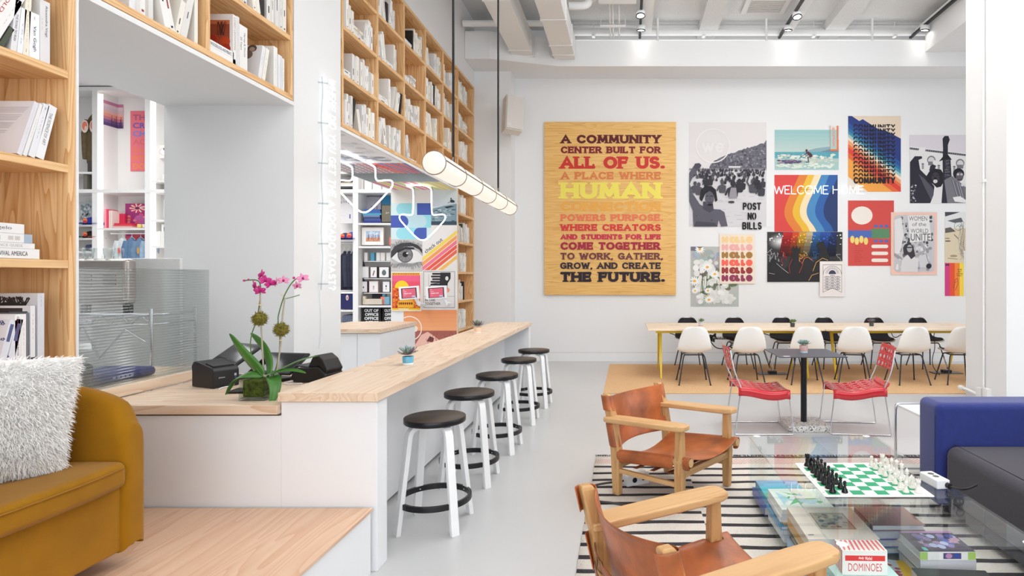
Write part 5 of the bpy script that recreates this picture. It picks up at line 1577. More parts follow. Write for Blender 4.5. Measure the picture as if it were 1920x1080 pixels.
# concert
P = Poster('poster', YB, 1438.5, 435, 1579.5, 528.5, (52, 50, 52), 'dark concert crowd photo poster with raised hands in coloured stage light', off=.004)
d = P.d
for k in range(14):
    d.ell(1462, 453, 24 - k * 1.6, 17 - k * 1.15, tuple(52 + int(k * 13.5) for _ in 'rgb'), n=22)
q_ = [(1468, 1486, (190, 36, 38)), (1486, 1498, (208, 84, 38)), (1498, 1512, (214, 152, 46)), (1512, 1524, (206, 186, 140)), (1524, 1538, (50, 110, 168)), (1538, 1556, (40, 76, 160)), (1556, 1569, (30, 48, 104))]
for (x0, x1, c) in q_:
    for j in range(7):
        f_ = 1 - j * .11
        d.poly([(x0 - j, 435.2 + j * 6.5), (x1, 435.2 + j * 6.5), (x1 - j * .5, 442 + j * 6.5), (x0 - j * 1.5, 442 + j * 6.5)], tuple(int(v * f_ * rp.uniform(.9, 1)) for v in c))
for k in range(60):
    x = rp.uniform(1442, 1577); y = rp.uniform(437, 458)
    cc = next((c for (a, b_, c) in q_ if a < x < b_), (200, 200, 200))
    d.ell(x, y, rp.uniform(.6, 1.7), rp.uniform(.6, 1.7), tuple(min(255, int(v * 1.25 + 20)) for v in cc), n=8)
dkc = (40, 38, 40)
for k in range(60):
    x = rp.uniform(1441, 1577); y = rp.uniform(478, 500)
    cc = next((c for (a, b_, c) in q_ if a < x < b_), (190, 190, 190))
    d.line([(x, y), (x + rp.uniform(-5, 5), y - rp.uniform(2, 9)), (x + rp.uniform(-6, 6), y - rp.uniform(3, 12))], .7, cc)
d.poly([(1438.5, 528.5), (1438.5, 498), (1450, 484), (1462, 492), (1470, 506), (1480, 496), (1486, 474), (1482, 464), (1486, 466), (1487, 460), (1490, 466), (1494, 460), (1496, 467), (1501, 462), (1500, 472), (1496, 480), (1497, 494), (1505, 484), (1512, 480), (1520, 484), (1524, 492), (1532, 486), (1538, 470), (1530, 460), (1534, 454), (1544, 452), (1550, 470), (1556, 486), (1566, 488), (1579.5, 496), (1579.5, 528.5)], dkc)
d.line([(1481, 512), (1479, 500), (1485, 486)], .7, (190, 44, 40)); d.line([(1498, 512), (1505, 496), (1499, 488)], .7, (206, 70, 48)); d.line([(1504, 494), (1508, 484), (1515, 482), (1522, 488)], .9, (220, 120, 60)); d.line([(1524, 508), (1530, 492), (1542, 484), (1552, 488)], .9, (216, 170, 90)); d.line([(1516, 526), (1522, 516), (1534, 512)], 1, (206, 160, 96))
d.line([(1456, 494), (1466, 503), (1478, 512)], .7, (190, 190, 190)); d.line([(1442, 512), (1452, 514)], .8, (180, 180, 180))
P.done()
# small arch print
P = Poster('poster', YB, 1537, 490, 1583.5, 556, (234, 226, 222), 'small cream print of a sunrise arch over rows of eye shapes', off=.021)
d = P.d; NV = (64, 66, 92)
for pts in ([(1543, 548), (1543, 496.5), (1578, 496.5), (1578, 548), (1560.5, 540), (1543, 548)], [(1543, 512)] + [(1560.5 + 17 * math.cos(a), 514 - 15 * math.sin(a)) for a in [math.pi - i * math.pi / 12 for i in range(13)]]):
    d.line(pts, .7, NV)
for i in range(17):
    a = math.pi * (i + .5) / 17
    d.line([(1560.5 + 8.5 * math.cos(a), 513 - 8.5 * math.sin(a)), (1560.5 + 13 * math.cos(a), 513 - 12.5 * math.sin(a))], .55, NV)
d.poly([(1553.5, 514)] + [(1560.5 + 7 * math.cos(a), 514 - 7.5 * math.sin(a)) for a in [math.pi - i * math.pi / 10 for i in range(11)]], NV)
for r_ in range(5):
    for cx_ in (1550.5, 1560.5, 1570.5):
        y = 520 + r_ * 5.2 - (2 if cx_ == 1560.5 else 0)
        d.ell(cx_, y, 5, 2.3, NV, n=14); d.ell(cx_, y, 4.2, 1.6, (234, 226, 222), n=14)
        for k in (-1.6, 0, 1.6): d.line([(cx_ + k, y - 1.6), (cx_ + k, y + 1.6)], .5, NV)
P.done()
# plain red festival-style sheet (generic)
P = Poster('poster', YB, 1590, 376, 1676, 498.5, (206, 78, 72), 'red poster with cream, yellow, blue and green cut-out shapes')
d = P.d
d.rect(1590, 432, 1634, 446, (78, 106, 178)); d.rect(1634, 428.5, 1668, 447, (90, 136, 98)); 
d.ell(1616, 404, 20, 17, (236, 226, 216)); 
for k in range(4): d.ell(1598 + k * 8.5, 449 + (k % 2) * 3, 4, 7, (232, 212, 120)); 
for k in range(3): d.ell(1642 + k * 10, 424, 4, 2.6, (78, 106, 178)); d.ell(1642 + k * 10, 452, 4, 2.6, (78, 106, 178))
for k, y in enumerate((459, 472, 485)): d.line([(1637, y + 3), (1662, y + 3)], 6.5, (236, 226, 216))
for k in range(8): d.line([(1602, 462 + k * 4), (1612 + (k % 3) * 3, 462 + k * 4)], .6, (150, 52, 54))
P.done()
# march photo with pink mat
P = Poster('poster', YB, 1670.5, 398, 1757, 515.5, (238, 192, 176), 'pink bordered photo poster of a marcher under a WOMEN OF THE WORLD UNITE placard', off=.008)
d = P.d
d.rect(1670.5, 398, 1757, 399.2, (226, 208, 190)); d.rect(1670.5, 514.4, 1757, 515.5, (226, 208, 190)); d.rect(1670.5, 398, 1671.8, 515.5, (226, 208, 190)); d.rect(1755.8, 398, 1757, 515.5, (226, 208, 190))
def rr(x0, y0, x1, y1, r):
    q = []
    for (cx, cy, a0) in ((x1 - r, y0 + r, -90), (x1 - r, y1 - r, 0), (x0 + r, y1 - r, 90), (x0 + r, y0 + r, 180)):
        q += [(cx + r * math.cos(math.radians(a0 + k * 15)), cy + r * math.sin(math.radians(a0 + k * 15))) for k in range(7)]
    return q
d.poly(rr(1676, 403, 1752, 510, 7), (196, 194, 198))
for k in range(90):
    x, y = rp.uniform(1680, 1748), rp.uniform(406, 462)
    d.ell(x, y, rp.uniform(1.5, 3.2), rp.uniform(1.5, 3.5), rp.choice([(70, 68, 76), (110, 108, 116), (150, 148, 154), (52, 50, 58)]), n=8)
for k in range(50):
    x, y = rp.uniform(1680, 1748), rp.uniform(462, 505)
    d.ell(x, y, rp.uniform(2, 4), rp.uniform(2, 5), rp.choice([(214, 212, 214), (150, 148, 154), (110, 108, 114), (226, 224, 224)]), n=8)
d.poly([(1676.5, 412), (1690, 408), (1694, 440), (1688, 470), (1677, 478)], (222, 220, 220))
d.poly([(1701, 404), (1741, 403.5), (1746, 450), (1706, 455)], (226, 224, 222))
for (s_, x0, y0, x1, y1, b_) in (('WOMEN', 1704, 405.5, 1738, 414, 0.0), ('of the', 1710, 417, 1736, 424, 0.0), ('WORLD', 1707, 429, 1740, 437, 0.0), ('UNITE', 1707, 438, 1744, 451.5, .008)):
    d.text(s_, x0, y0, x1, y1, (90, 88, 96), b_)
d.poly([(1688, 510), (1690, 488), (1700, 478), (1716, 476), (1722, 490), (1720, 510)], (214, 212, 214))
d.poly([(1676.5, 474), (1690, 482), (1692, 488), (1676.5, 480)], (160, 156, 160)); d.poly([(1714, 478), (1730, 470), (1734, 466), (1722, 456), (1726, 453), (1738, 466), (1732, 474), (1716, 484)], (170, 166, 170))
d.poly([(1694, 478), (1693, 464), (1698, 457), (1706, 456), (1712, 462), (1716, 480), (1708, 486), (1702, 478)], (56, 54, 62)); d.ell(1705, 466, 5, 7, (176, 172, 176)); d.line([(1700, 464), (1709, 464)], 2.2, (60, 58, 66))
d.poly([(1722, 482), (1738, 474), (1744, 500), (1724, 502)], (206, 204, 206)); d.ell(1741, 499, 5, 5, (44, 42, 50)); d.line([(1741, 494), (1736, 476)], .8, (60, 58, 66))
P.done()
# tall collage at the column
P = Poster('poster', YB, 1771.5, 397.5, 1813, 555, (214, 200, 172), 'tall collage poster with a sepia face over pink, orange and yellow stripes by the column')
d = P.d
d.rect(1771.5, 397.5, 1813, 428, (222, 222, 222)); d.poly([(1771.5, 397.5), (1800, 397.5), (1786, 402), (1772, 406)], (70, 72, 78)); d.poly([(1776, 414), (1802, 408), (1806, 416), (1790, 418)], (90, 92, 98))
d.poly([(1772, 428), (1782, 426), (1792, 434), (1772, 437)], (96, 90, 84)); d.ell(1777, 452, 5.5, 1.4, (110, 98, 84)); d.ell(1776, 447, 5, 1, (140, 126, 108)); d.line([(1789, 440), (1796, 447)], 1.6, (120, 110, 96)); d.ell(1788, 480, 7, 2.2, (170, 146, 118)); d.line([(1777, 484), (1795, 486)], 1, (110, 92, 78))
for k in range(20): d.line([(rp.uniform(1796, 1810), rp.uniform(415, 490)) for _ in range(3)], .4, (110, 108, 108))
d.ring(1797, 424, 7.6, 8.3, (110, 106, 100)); d.line([(1792, 426), (1796, 422), (1799, 426), (1802, 421)], .7, (110, 106, 100))
for i, c in enumerate(((206, 58, 126), (226, 78, 44), (236, 132, 48), (238, 208, 66))):
    d.rect(1771.5 + i * 9.2 - (0 if i < 1 else 0), 493, 1771.5 + (i + 1) * 9.4 if i < 3 else 1807, 555, c)
d.rect(1807, 470, 1813, 555, (220, 218, 220))
d.poly([(1773, 494), (1776, 496), (1779, 494), (1779, 499), (1776, 497), (1773, 499)], (40, 36, 40))
for (s_, y, w_) in (('ASK ME', 504, 8), ('ABOUT', 508, 7), ('THE HUNGER', 512, 12), ('PROJECT', 516, 10)):
    d.text(s_, 1800 - w_ / 2 - 1, y, 1800 + w_ / 2 - 1, y + 2.8, (90, 76, 30), .02)
d.line([(1788, 540), (1791, 524), (1795, 522), (1796, 532), (1791, 544)], .8, (120, 60, 30)); d.line([(1790, 530), (1794, 528)], .6, (120, 60, 30))
P.done()
# ---------------------------------------------------------------- posters of the far opening's end wall
DR = Y1b - .012
P = Poster('poster', DR, 733, 346, 808.5, 449, (226, 224, 220), 'poster of light and dark blue rounded blocks behind the neon arrow')
d = P.d
A_, B_, L_ = (150, 212, 222), (72, 92, 172), (206, 226, 228)
d.rect(733, 381, 808.5, 449, L_)
def pill(x0, y0, x1, y1, c, lr, rr_):
    h = (y1 - y0) / 2
    d.rect(x0 + (h if lr else 0), y0, x1 - (h if rr_ else 0), y1, c)
    if lr: d.ell(x0 + h, y0 + h, h, h, c, n=28)
    if rr_: d.ell(x1 - h, y0 + h, h, h, c, n=28)
pill(743, 381, 772, 403, A_, 1, 0); d.rect(782, 381, 808.5, 403, B_)
d.rect(786, 403, 808.5, 427, A_); pill(760, 403, 800, 427, (186, 216, 222), 0, 1); pill(733, 404, 766, 427, B_, 0, 1)
pill(743, 427, 790, 448.5, A_, 1, 0); pill(776, 427, 800, 448.5, B_, 1, 0)
P.done()
P = Poster('poster', DR, 808.8, 346, 856.5, 422, (206, 216, 218), 'grey blue photo poster of a surfer riding below the shelf end')
d = P.d
for k in range(10): d.rect(808.8, 346 + k * 4, 856.5, 351 + k * 4, (212 - k * 2, 220 - k * 2, 220 - k))
d.poly([(808.8, 392), (832, 386), (856.5, 382), (856.5, 422), (808.8, 422)], (128, 152, 162))
for k in range(60):
    x, y = rp.uniform(810, 850), rp.uniform(391, 418); d.line([(x, y), (x + rp.uniform(2, 6), y + rp.uniform(-.8, .8))], rp.uniform(.6, 1.6), rp.choice([(84, 110, 124), (214, 222, 224), (60, 82, 96), (178, 198, 204)]))
d.rect(808.8, 415, 856.5, 422, (58, 76, 88)); d.poly([(833, 388), (845, 386), (853, 387), (838, 391)], (44, 52, 60)); d.ell(846, 372.5, 1.3, 1.6, (44, 48, 56)); d.poly([(844, 375), (848, 374), (853, 377), (852, 380), (845, 380)], (44, 48, 56)); d.line([(846, 377), (840, 381)], .9, (44, 48, 56))
P.done()
P = Poster('poster', DR, 733, 449.3, 792, 508.5, (196, 192, 190), 'black and white poster of a huge eye with lashes')
d = P.d
for k in range(12): d.ell(762 + k, 477, 31 - k * 1.2, 24 - k * .8, tuple(176 - k * 6 for _ in 'rgb'), n=24) if k < 1 else None
d.poly([(733, 472), (740, 462), (752, 456), (770, 455), (784, 460), (792, 468), (792, 476), (786, 468), (774, 462), (758, 463), (746, 472), (738, 482), (733, 484)], (66, 64, 66))
d.poly([(734, 484), (744, 474), (756, 467), (772, 466), (784, 472), (792, 480), (792, 490), (780, 492), (764, 494), (748, 492)], (222, 220, 218))
d.ell(760, 478, 14.5, 14.5, (96, 94, 96), n=30); d.ell(760, 478, 12.6, 12.6, (128, 126, 128), n=30)
for k in range(40):
    a = k * math.pi / 20; d.line([(760 + 6 * math.cos(a), 478 + 6 * math.sin(a)), (760 + 12 * math.cos(a), 478 + 12 * math.sin(a))], .5, rp.choice([(100, 98, 100), (150, 148, 150)]))
d.ell(760, 477, 5.2, 5.2, (30, 28, 30), n=20); d.ell(763.5, 475, 1.6, 1.4, (240, 240, 240)); d.poly([(744, 470), (760, 463), (776, 464), (778, 468), (760, 467.5), (746, 474)], (50, 48, 50))
for k in range(24):
    x = 735 + k * 2.3; y = 466 - 9 * math.sin(math.pi * k / 23); d.line([(x, y), (x - 3 + k * .25, y - rp.uniform(4, 8))], .8, (58, 56, 58))
for k in range(30):
    x = 736 + k * 1.85; y = 493 + 2 * math.sin(k * .4); d.line([(x, y), (x - 4 + k * .24, y + rp.uniform(5, 11))], .7, rp.choice([(90, 88, 90), (120, 118, 120)]))
P.done()
P = Poster('poster', DR, 792.3, 422.3, 856.5, 507, (228, 224, 220), 'poster lettered check out above six slanted sunset stripes')
d = P.d
def stripe(y, w_, c):
    pts = [(792.3, y), (856.5, y - 51), (856.5, y - 51 + w_), (792.3, y + w_)]
    out = []
    for (px, py) in pts: out.append((px, py))
    if y + w_ > 506.5:
        x_a = 792.3 + max(0, (y - 506.5) / .794); x_b = 792.3 + (y + w_ - 506.5) / .794
        pts = [(max(792.3, x_a), min(y, 506.5)), (856.5, y - 51), (856.5, y - 51 + w_), (x_b, 506.5)]
        if y < 506.5: pts.append((792.3, 506.5))
    d.poly(pts, c)
for k, c in enumerate(((240, 208, 92), (240, 158, 90), (236, 118, 140), (230, 92, 76), (232, 106, 82), (240, 186, 96))):
    stripe(482.5 + k * 8.9 if k < 5 else 529, 7.4, c)
d.text_at('check out', 798.5, 475.5, 10.2, -math.atan2(29, 38), (42, 38, 40), .008)
P.done()
P = Poster('poster', DR, 735.5, 511.5, 788.5, 581.5, (224, 84, 56), 'hot orange and pink poster of a yellow sun over a tram', off=.001)
d = P.d
d.rect(735.5, 511.5, 788.5, 516, (240, 200, 60)); d.rect(735.5, 516, 788.5, 528, (232, 96, 132)); d.rect(735.5, 528, 788.5, 538, (230, 84, 106)); 
for k in range(16): d.rect(737 + k * 3.1, 512.6, 739 + k * 3.1, 515.2, (190, 60, 60))
d.ell(753.5, 539, 13, 13, (240, 206, 46), n=26); d.rect(735.5, 540, 788.5, 581.5, (226, 96, 46))
for k in range(150):
    x, y = rp.uniform(738, 786), rp.uniform(540, 578); d.ell(x, y, rp.uniform(.8, 2.4), rp.uniform(.8, 2.4), rp.choice([(200, 52, 40), (236, 140, 50), (176, 40, 38), (240, 170, 60)]), n=7)
d.poly([(746, 566), (752, 562), (770, 562), (776, 566), (776, 577), (746, 577)], (238, 176, 52)); d.rect(748, 567, 774, 571, (120, 34, 36)); 
for k in range(6): d.rect(750 + k * 4, 566.5, 751 + k * 4, 571.5, (238, 176, 52))
d.rect(735.5, 578, 788.5, 581.5, (240, 200, 50)); d.line([(748, 579), (766, 579.5)], 1.4, (240, 240, 230))
for (x0, y0, x1, y1) in ((733.5, 509.5, 735.5, 583.5), (788.5, 509.5, 790.5, 583.5), (733.5, 581.5, 790.5, 583.5), (733.5, 509.5, 790.5, 511.5)): d.rect(x0, y0, x1, y1, (234, 226, 210))
P.done()
P = Poster('poster', DR, 793.5, 508.5, 853.5, 577.5, (224, 220, 216), 'grey poster of a striped hand lettered IN THIS TOGETHER', off=.001)
d = P.d; BK = (46, 44, 48)
for e in ((794.2, 509, 853, 509.8), (794.2, 576.4, 853, 577.2), (794.2, 509, 795, 577.2), (852.2, 509, 853, 577.2), (794.5, 555.5, 852.5, 556)): d.rect(*e, (110, 108, 110))
for k in range(5): d.line([(812 - (k == 1) * 2 - (k > 2) * 3, 513.5 + k * 5), (838, 513.5 + k * 5)], 3.6, BK)
d.poly([(826, 511), (845, 511), (845, 522), (838, 534), (824, 534)], BK); d.line([(804, 538), (812, 532), (840, 528)], 1, BK); d.ell(838, 522, 3, 4, (224, 220, 216)); d.ell(839, 544, 4.4, 4.4, (236, 150, 120)); d.line([(839, 528), (839, 540)], .6, BK); d.line([(804, 515), (804, 540)], .5, (120, 116, 116))
d.text('IN THIS', 797, 560.5, 816, 565.2, BK, .012); d.text('TOGETHER', 797, 567, 826, 571.7, BK, .012)
P.done()
P = Poster('poster', DR, 757, 581, 856.5, 652, (236, 160, 108), 'orange desert poster with a white ringed we emblem', off=.002)
d = P.d
for k in range(5): d.rect(757, 581 + k * 8, 856.5, 590 + k * 8, (234 + k, 150 + k * 4, 100 + k * 4))
d.rect(757, 620, 856.5, 652, (166, 96, 84)); d.poly([(775, 652), (790, 628), (802, 622), (814, 630), (826, 640), (836, 652)], (232, 182, 168)); d.poly([(800, 640), (806, 630), (814, 634), (812, 642)], (110, 60, 58))
for k in range(14): x = rp.uniform(772, 850); d.line([(x, rp.uniform(622, 650)), (x + 5, rp.uniform(622, 650))], .8, (140, 78, 70))
d.ring(768, 616, 21.5, 23.5, (240, 226, 212), a0=-118, a1=118); d.slab('we', 757.5, 607, 784, 622, (240, 226, 212), pen=.26, serif=False)
P.done()
# prints on the underside of the far opening
def soffit_print(name, y0, y1, base, label, fn):
    mb = MB()
    zz = ZS - .0305
    x0, x1 = XI + .02, XW - .02
    cx, cy = (x0 + x1) / 2, (y0 + y1) / 2
    mb.box(x0 - cx, x1 - cx, y0 - cy, y1 - cy, -.003, 0, base)
    d = Draw(mb, lambda u, v, e: (x0 - cx + u * (x1 - x0), y0 - cy + v * (y1 - y0), -.003 - e))
    fn(d)
    tag(mb.build(name, PRINT, loc=(cx, cy, zz)), label, 'ceiling print')
def s1(d):
    for k in range(60): d.ell(min(.9, max(.1, rp.gauss(.5, .3))), min(.92, max(.08, rp.uniform(.05, .95))), rp.uniform(.03, .09), rp.uniform(.02, .05), rp.choice([(208, 208, 212), (224, 224, 226), (190, 190, 198)]), n=10)
    for k in range(26): d.ell(rp.uniform(.15, .9), rp.uniform(.7, .93), rp.uniform(.03, .08), rp.uniform(.015, .04), (164, 166, 176), n=10)
soffit_print('ceiling_print', 5.64, 7.16, (234, 232, 232), 'pale cloudy print on the underside of the far opening', s1)
def s2(d):
    d.rect(0, 0, 1, 1, (226, 214, 216))
    for i in range(9):
        for j in range(7): d.ell(.06 + i * .075, .08 + j * .14, .03, .05, (196, 120, 124) if i > 4 else (150, 136, 148), n=10)
    for k in range(7): d.poly([(.55 + k * .07, 0), (.6 + k * .07, 0), (min(1, .75 + k * .07), 1), (min(1, .7 + k * .07), 1)], rp.choice([(232, 88, 80), (236, 110, 96), (150, 120, 170)]))
soffit_print('ceiling_print', 7.19, 7.86, (226, 214, 216), 'red checked and striped print on the underside of the far opening', s2)
def s3(d):
    for k in range(8): d.rect(0, k / 8, 1, (k + 1) / 8, tuple(int(v + k * 4) for v in (126, 136, 138)))
soffit_print('ceiling_print', 7.89, 8.56, (130, 138, 140), 'dim grey green print on the underside of the far opening', s3)
def s4(d):
    for k in range(9): d.poly([(k * .11, 0), (k * .11 + .07, 0), (k * .11 + .12 if k < 8 else 1, 1), (k * .11 + .05, 1)], rp.choice([(232, 130, 150), (236, 214, 110), (226, 110, 120), (206, 214, 130)]))
soffit_print('ceiling_print', 8.59, 9.36, (230, 224, 200), 'pink and yellow print on the underside by the neon arrow', s4)
t = thing('downlight', 'round white recessed light on the underside of the far opening', 'light', (XW - .55, 5.95, ZS - .034))
MB().cyl((0, 0, -.012), (0, 0, 0), .075, n=28).build('rim', mat('downlight_grey', (190, 188, 186), .4), t)
# check-out tablets on wall arms
def kiosk(px0, px1, py0, py1, label):
    D = 9.12
    cx, cz = wx((px0 + px1) / 2, D), wz((py0 + py1) / 2, D)
    w_, h_ = (px1 - px0) * D / F, (py1 - py0) * D / F
    t = thing('checkout_tablet', label, 'tablet', (cx, D, cz))
    M = Matrix.Rotation(math.radians(-4), 4, 'Y')
    MB().cbox((0, 0, 0), (w_, .03, h_), M=M).build('frame', WHITE, t, bevel=.006)
    mb = MB(); d = Draw(mb, lambda u, v, e: M @ Vector((-w_ / 2 + u * w_, -.0155 - e, h_ / 2 - v * h_)))
    d.rect(.12, .12, .88, .9, (50, 48, 54)); d.rect(.17, .17, .83, .86, (226, 104, 126)); d.rect(.24, .22, .28, .28, (240, 220, 224))
    d.text('your', .24, .36, .38, .44, (245, 230, 232), .01); d.text('check out', .24, .48, .62, .58, (248, 240, 240), .03); d.rect(.24, .68, .34, .7, (240, 200, 206)); d.rect(.64, .72, .8, .84, (180, 200, 224))
    mb.build('screen', PRINT, t)
    MB().tube([(w_ * .3, .0, -h_ * .3), (w_ * .42, .06, -h_ * .9), (w_ * .42, Y1b - D - .02, -h_ * .95)], .03, 4, sq=True).build('wall_arm', WHITE, t)
    return t
kiosk(748.5, 786.5, 537, 561.5, 'white framed check-out tablet in front of the sun and tram poster')
kiosk(799, 838, 536.5, 560.5, 'white framed check-out tablet in front of the hand poster')
# ================================================================ the shop shelves seen through both openings
DS = 9.9
def sx_(px): return wx(px, DS)
def sz_(py): return wz(py, DS)
SHW = mat('shop_shelf_white', (238, 236, 234), .5)
LEDS = emis('led_strip', (255, 250, 244), 2.2)
t = thing('shop_shelving', 'tall white shop shelving with lit upright strips behind both openings', 'shelving', (-6.2, DS, 0))
ox = -6.2
ups = [78, 177.5, 276.5, 375, 473, 571, 666.5]
for px in ups:
    MB().box(sx_(px - 5) - ox, sx_(px + 5) - ox, 0, .42, 0, 4.55).build('upright', SHW, t)
MB().box(sx_(60) - ox, XI - ox, .40, .42, 0, 4.6).build('back_panel', SHW, t)
MB().box(sx_(60) - ox, XI - ox, 0, .42, 4.55, 4.61).build('top_rail', SHW, t)
MB().box(sx_(60) - ox, XI - ox, -.006, .43, sz_(361.5), sz_(355)).build('main_rail', SHW, t)
for px in ups[1:6]:
    MB().box(sx_(px + 6) - ox, sx_(px + 11) - ox, .03, .05, .2, sz_(362)).build('light_strip', LEDS, t)
    MB().box(sx_(px + 6) - ox, sx_(px + 11) - ox, .03, .05, sz_(354), 4.5).build('light_strip', LEDS, t)
def sshelf(x0, x1, py):
    MB().box(sx_(x0) - ox, sx_(x1) - ox, .01, .41, sz_(py) - .03, sz_(py)).build('shelf', SHW, t)
for py in (322, 421, 446, 471): sshelf(83, 172.5, py)
sshelf(182.5, 271.5, 427.5)
for py in (338, 412, 461): sshelf(281.5, 370, py)
for py in (303, 322, 345, 449, 547, 581): sshelf(576, 661.5, py)
for py in (418, 461.5, 573): sshelf(671.5, 735, py)
for py in (489, 522, 549.5): MB().box(sx_(676) - ox, sx_(733) - ox, .12, .3, sz_(py) - .012, sz_(py)).build('display_ledge', mat('clear_acrylic_ledge', (226, 226, 226), .2), t)
for (x0, x1) in ((577, 661), (672, 733)):
    MB().box(sx_(x0) - ox, sx_(x1) - ox, .02, .39, 0, sz_(606)).build('base_cupboard', SHW, t)
MB().tube([(sx_(198) - ox, .1, sz_(437)), (sx_(272) - ox, .1, sz_(437))], .012, 8).build('hanging_rail', SHW, t)
MB().tube([(sx_(590) - ox, .15, sz_(455)), (sx_(662) - ox, .15, sz_(455))], .012, 8).build('hanging_rail', SHW, t)
def sitem(name, x0, x1, y0, y1, dep, col, label, cat, group=None, bevel=0.0, yo=.06, rough=.6, noise=None):
    """simple boxed goods standing on a shop shelf"""
    m = mat('goods_%d_%d_%d' % col, col, rough, noise=noise)
    w_, h_ = (x1 - x0) * DS / F, (y1 - y0) * DS / F
    o = MB().box(-w_ / 2, w_ / 2, 0, dep, 0, h_).build(name, m, loc=(sx_((x0 + x1) / 2), DS + yo, sz_(y1) + .001), bevel=bevel)
    return tag(o, label, cat, group)
def sprint(name, x0, x1, y0, y1, base, label, cat, fn=None, yo=.36, dep=.02):
    D = DS + yo
    w_, h_ = (x1 - x0) * D / F, (y1 - y0) * D / F
    mb = MB().box(-w_ / 2, w_ / 2, 0, dep, 0, h_, base)
    d = Draw(mb, lambda u, v, e: (-w_ / 2 + u * w_, -e, h_ - v * h_))
    if fn: fn(d)
    o = mb.build(name, PRINT, loc=(wx((x0 + x1) / 2, D), D, wz(y1, D) if (name == 'poster' or y1 == 452) else sz_(y1) + .001))
    return tag(o, label, cat)
rg = random.Random(9)
def garment(px, py0, py1, wpx, col, label, group, yaw=0, yd=.1, patch=None, cat='jacket', name='jacket', hanger=True, stripes=None):
    h = (py1 - py0) * DS / F; w_ = wpx * DS / F
    t2 = thing(name, label, cat, (sx_(px), DS + yd, sz_(py1)), yaw, group)
    rows = []
    n = 12
    prof = [(0, .5, .10), (.12, .52, .10), (.3, .5, .095), (.5, .49, .09), (.7, .52, .085), (.85, .5, .08), (.93, .36, .06), (1.0, .13, .035)]
    for (u, hw, dp) in prof:
        row = []
        for k in range(n):
            a = 2 * math.pi * k / n
            row.append((hw * w_ * math.cos(a) * (1 + .06 * math.sin(3 * a + u * 5)), dp * .9 * math.sin(a), u * h))
        rows.append(row)
    MB().grid(rows, closed=True).build('body', mat('cloth_%d_%d_%d' % col, col, .9, noise=(14, .18)), t2, subsurf=1)
    for s in (-1, 1):
        MB().tube([(s * w_ * .42, 0, h * .87), (s * w_ * .55, -.02, h * .6), (s * w_ * .52, -.03, h * .25), (s * w_ * .5, -.03, h * .08)], [.055, .06, .05, .045], 8).build('sleeve', mat('cloth_%d_%d_%d' % col, col, .9), t2)
    if hanger:
        MB().tube([(-w_ * .3, 0, h * .93), (0, 0, h + .02), (w_ * .3, 0, h * .93)], .008, 6).tube(smooth_path([(0, 0, h + .02), (0, 0, h + .06), (.02, 0, h + .09), (0, 0, h + .11)], 1), .004, 5).build('hanger', SHW, t2)
    if patch:
        mb = MB(); d = Draw(mb, lambda u, v, e: (u * w_, -.105 - e, v * h))
        for (u, v, ru, rv, c) in patch: d.ell(u, v, ru, rv, c, n=14)
        mb.build('patch', PRINT, t2)
    return t2
# --- column seen first
garment(161, 209, 303, 26, (104, 88, 62), 'olive brown jacket with an orange butterfly motif, high in the first column', None, yd=.16, patch=[(-.3, .72, .26, .13, (238, 222, 210)), (.3, .72, .26, .13, (238, 222, 210)), (-.3, .73, .2, .09, (236, 130, 104)), (.28, .74, .18, .09, (236, 140, 112)), (-.22, .68, .1, .05, (238, 210, 196))])
sitem('storage_box', 158, 173, 300, 322, .25, (74, 68, 68), 'dark box on the shelf below the olive jacket', 'box')
sitem('storage_box', 150, 157, 324, 354, .25, (120, 116, 106), 'grey box under the dark one, first column', 'box')
def surf2(d):
    d.rect(0, 0, 1, 1, (186, 192, 196))
    for k in range(60): d.ell(rg.uniform(.1, .9), rg.uniform(.1, .9), .1, .06, rg.choice([(150, 158, 164), (210, 214, 216), (126, 136, 144)]), n=8)
    for (x, y) in ((.3, .5), (.6, .52), (.68, .5)): d.ell(x, y, .05, .05, (40, 40, 48), n=8); d.line([(x, y), (x - .08, y + .06)], .04, (40, 40, 48))
sprint('picture', 149, 172, 376, 421, (186, 192, 196), 'grey surf photo standing behind blue caps', 'picture', surf2, yo=.3)
def cap(px, py, col, label, s=1.0, badge=True):
    t2 = thing('cap', label, 'cap', (sx_(px), DS + .16, sz_(py) + .001), group='caps on the shop shelves')
    rows = []
    for i in range(7):
        ph = math.pi / 2 * i / 6
        rows.append([(.1 * s * math.cos(ph) * math.cos(a), .1 * s * math.cos(ph) * math.sin(a), .11 * s * math.sin(ph)) for a in [2 * math.pi * k / 16 for k in range(16)]])
    m = mat('cap_%d_%d_%d' % col, col, .8)
    MB().grid(rows, closed=True).build('crown', m, t2, subsurf=1)
    br = [[(.1 * s * math.cos(a), -.06 * s - .1 * s * u * math.sin(a) - .03, .012 + .01 * math.sin(a)) for a in [math.pi * k / 10 for k in range(11)]] for u in (0, 1)]
    MB().grid(br).build('peak', m, t2, solid=.004)
    if badge:
        mb = MB(); d = Draw(mb, lambda u, v, e: (u * s, -.1 * s - .003 - e, .055 * s + v * s))
        d.ell(0, 0, .033, .033, (236, 120, 70)); d.ell(0, -.012, .026, .016, (226, 60, 70)); d.rect(-.02, .004, .02, .012, (240, 190, 80))
        mb.build('badge', PRINT, t2)
    return t2
CB = (52, 62, 158)
cap(156, 421, CB, 'blue cap below the grey surf photo', 1.25); cap(172, 421, CB, 'blue cap at the right end below the surf photo', 1.1)
cap(155, 446, (40, 36, 42), 'black cap on the middle shelf of the first column', 1.15); cap(171.5, 446, (226, 110, 62), 'orange cap at the end of the middle shelf', 1.0, False)
sitem('folded_sweater', 152, 172, 458, 470, .25, (58, 62, 92), 'navy folded sweater, lowest seen shelf of the first column', 'sweater', bevel=.03)
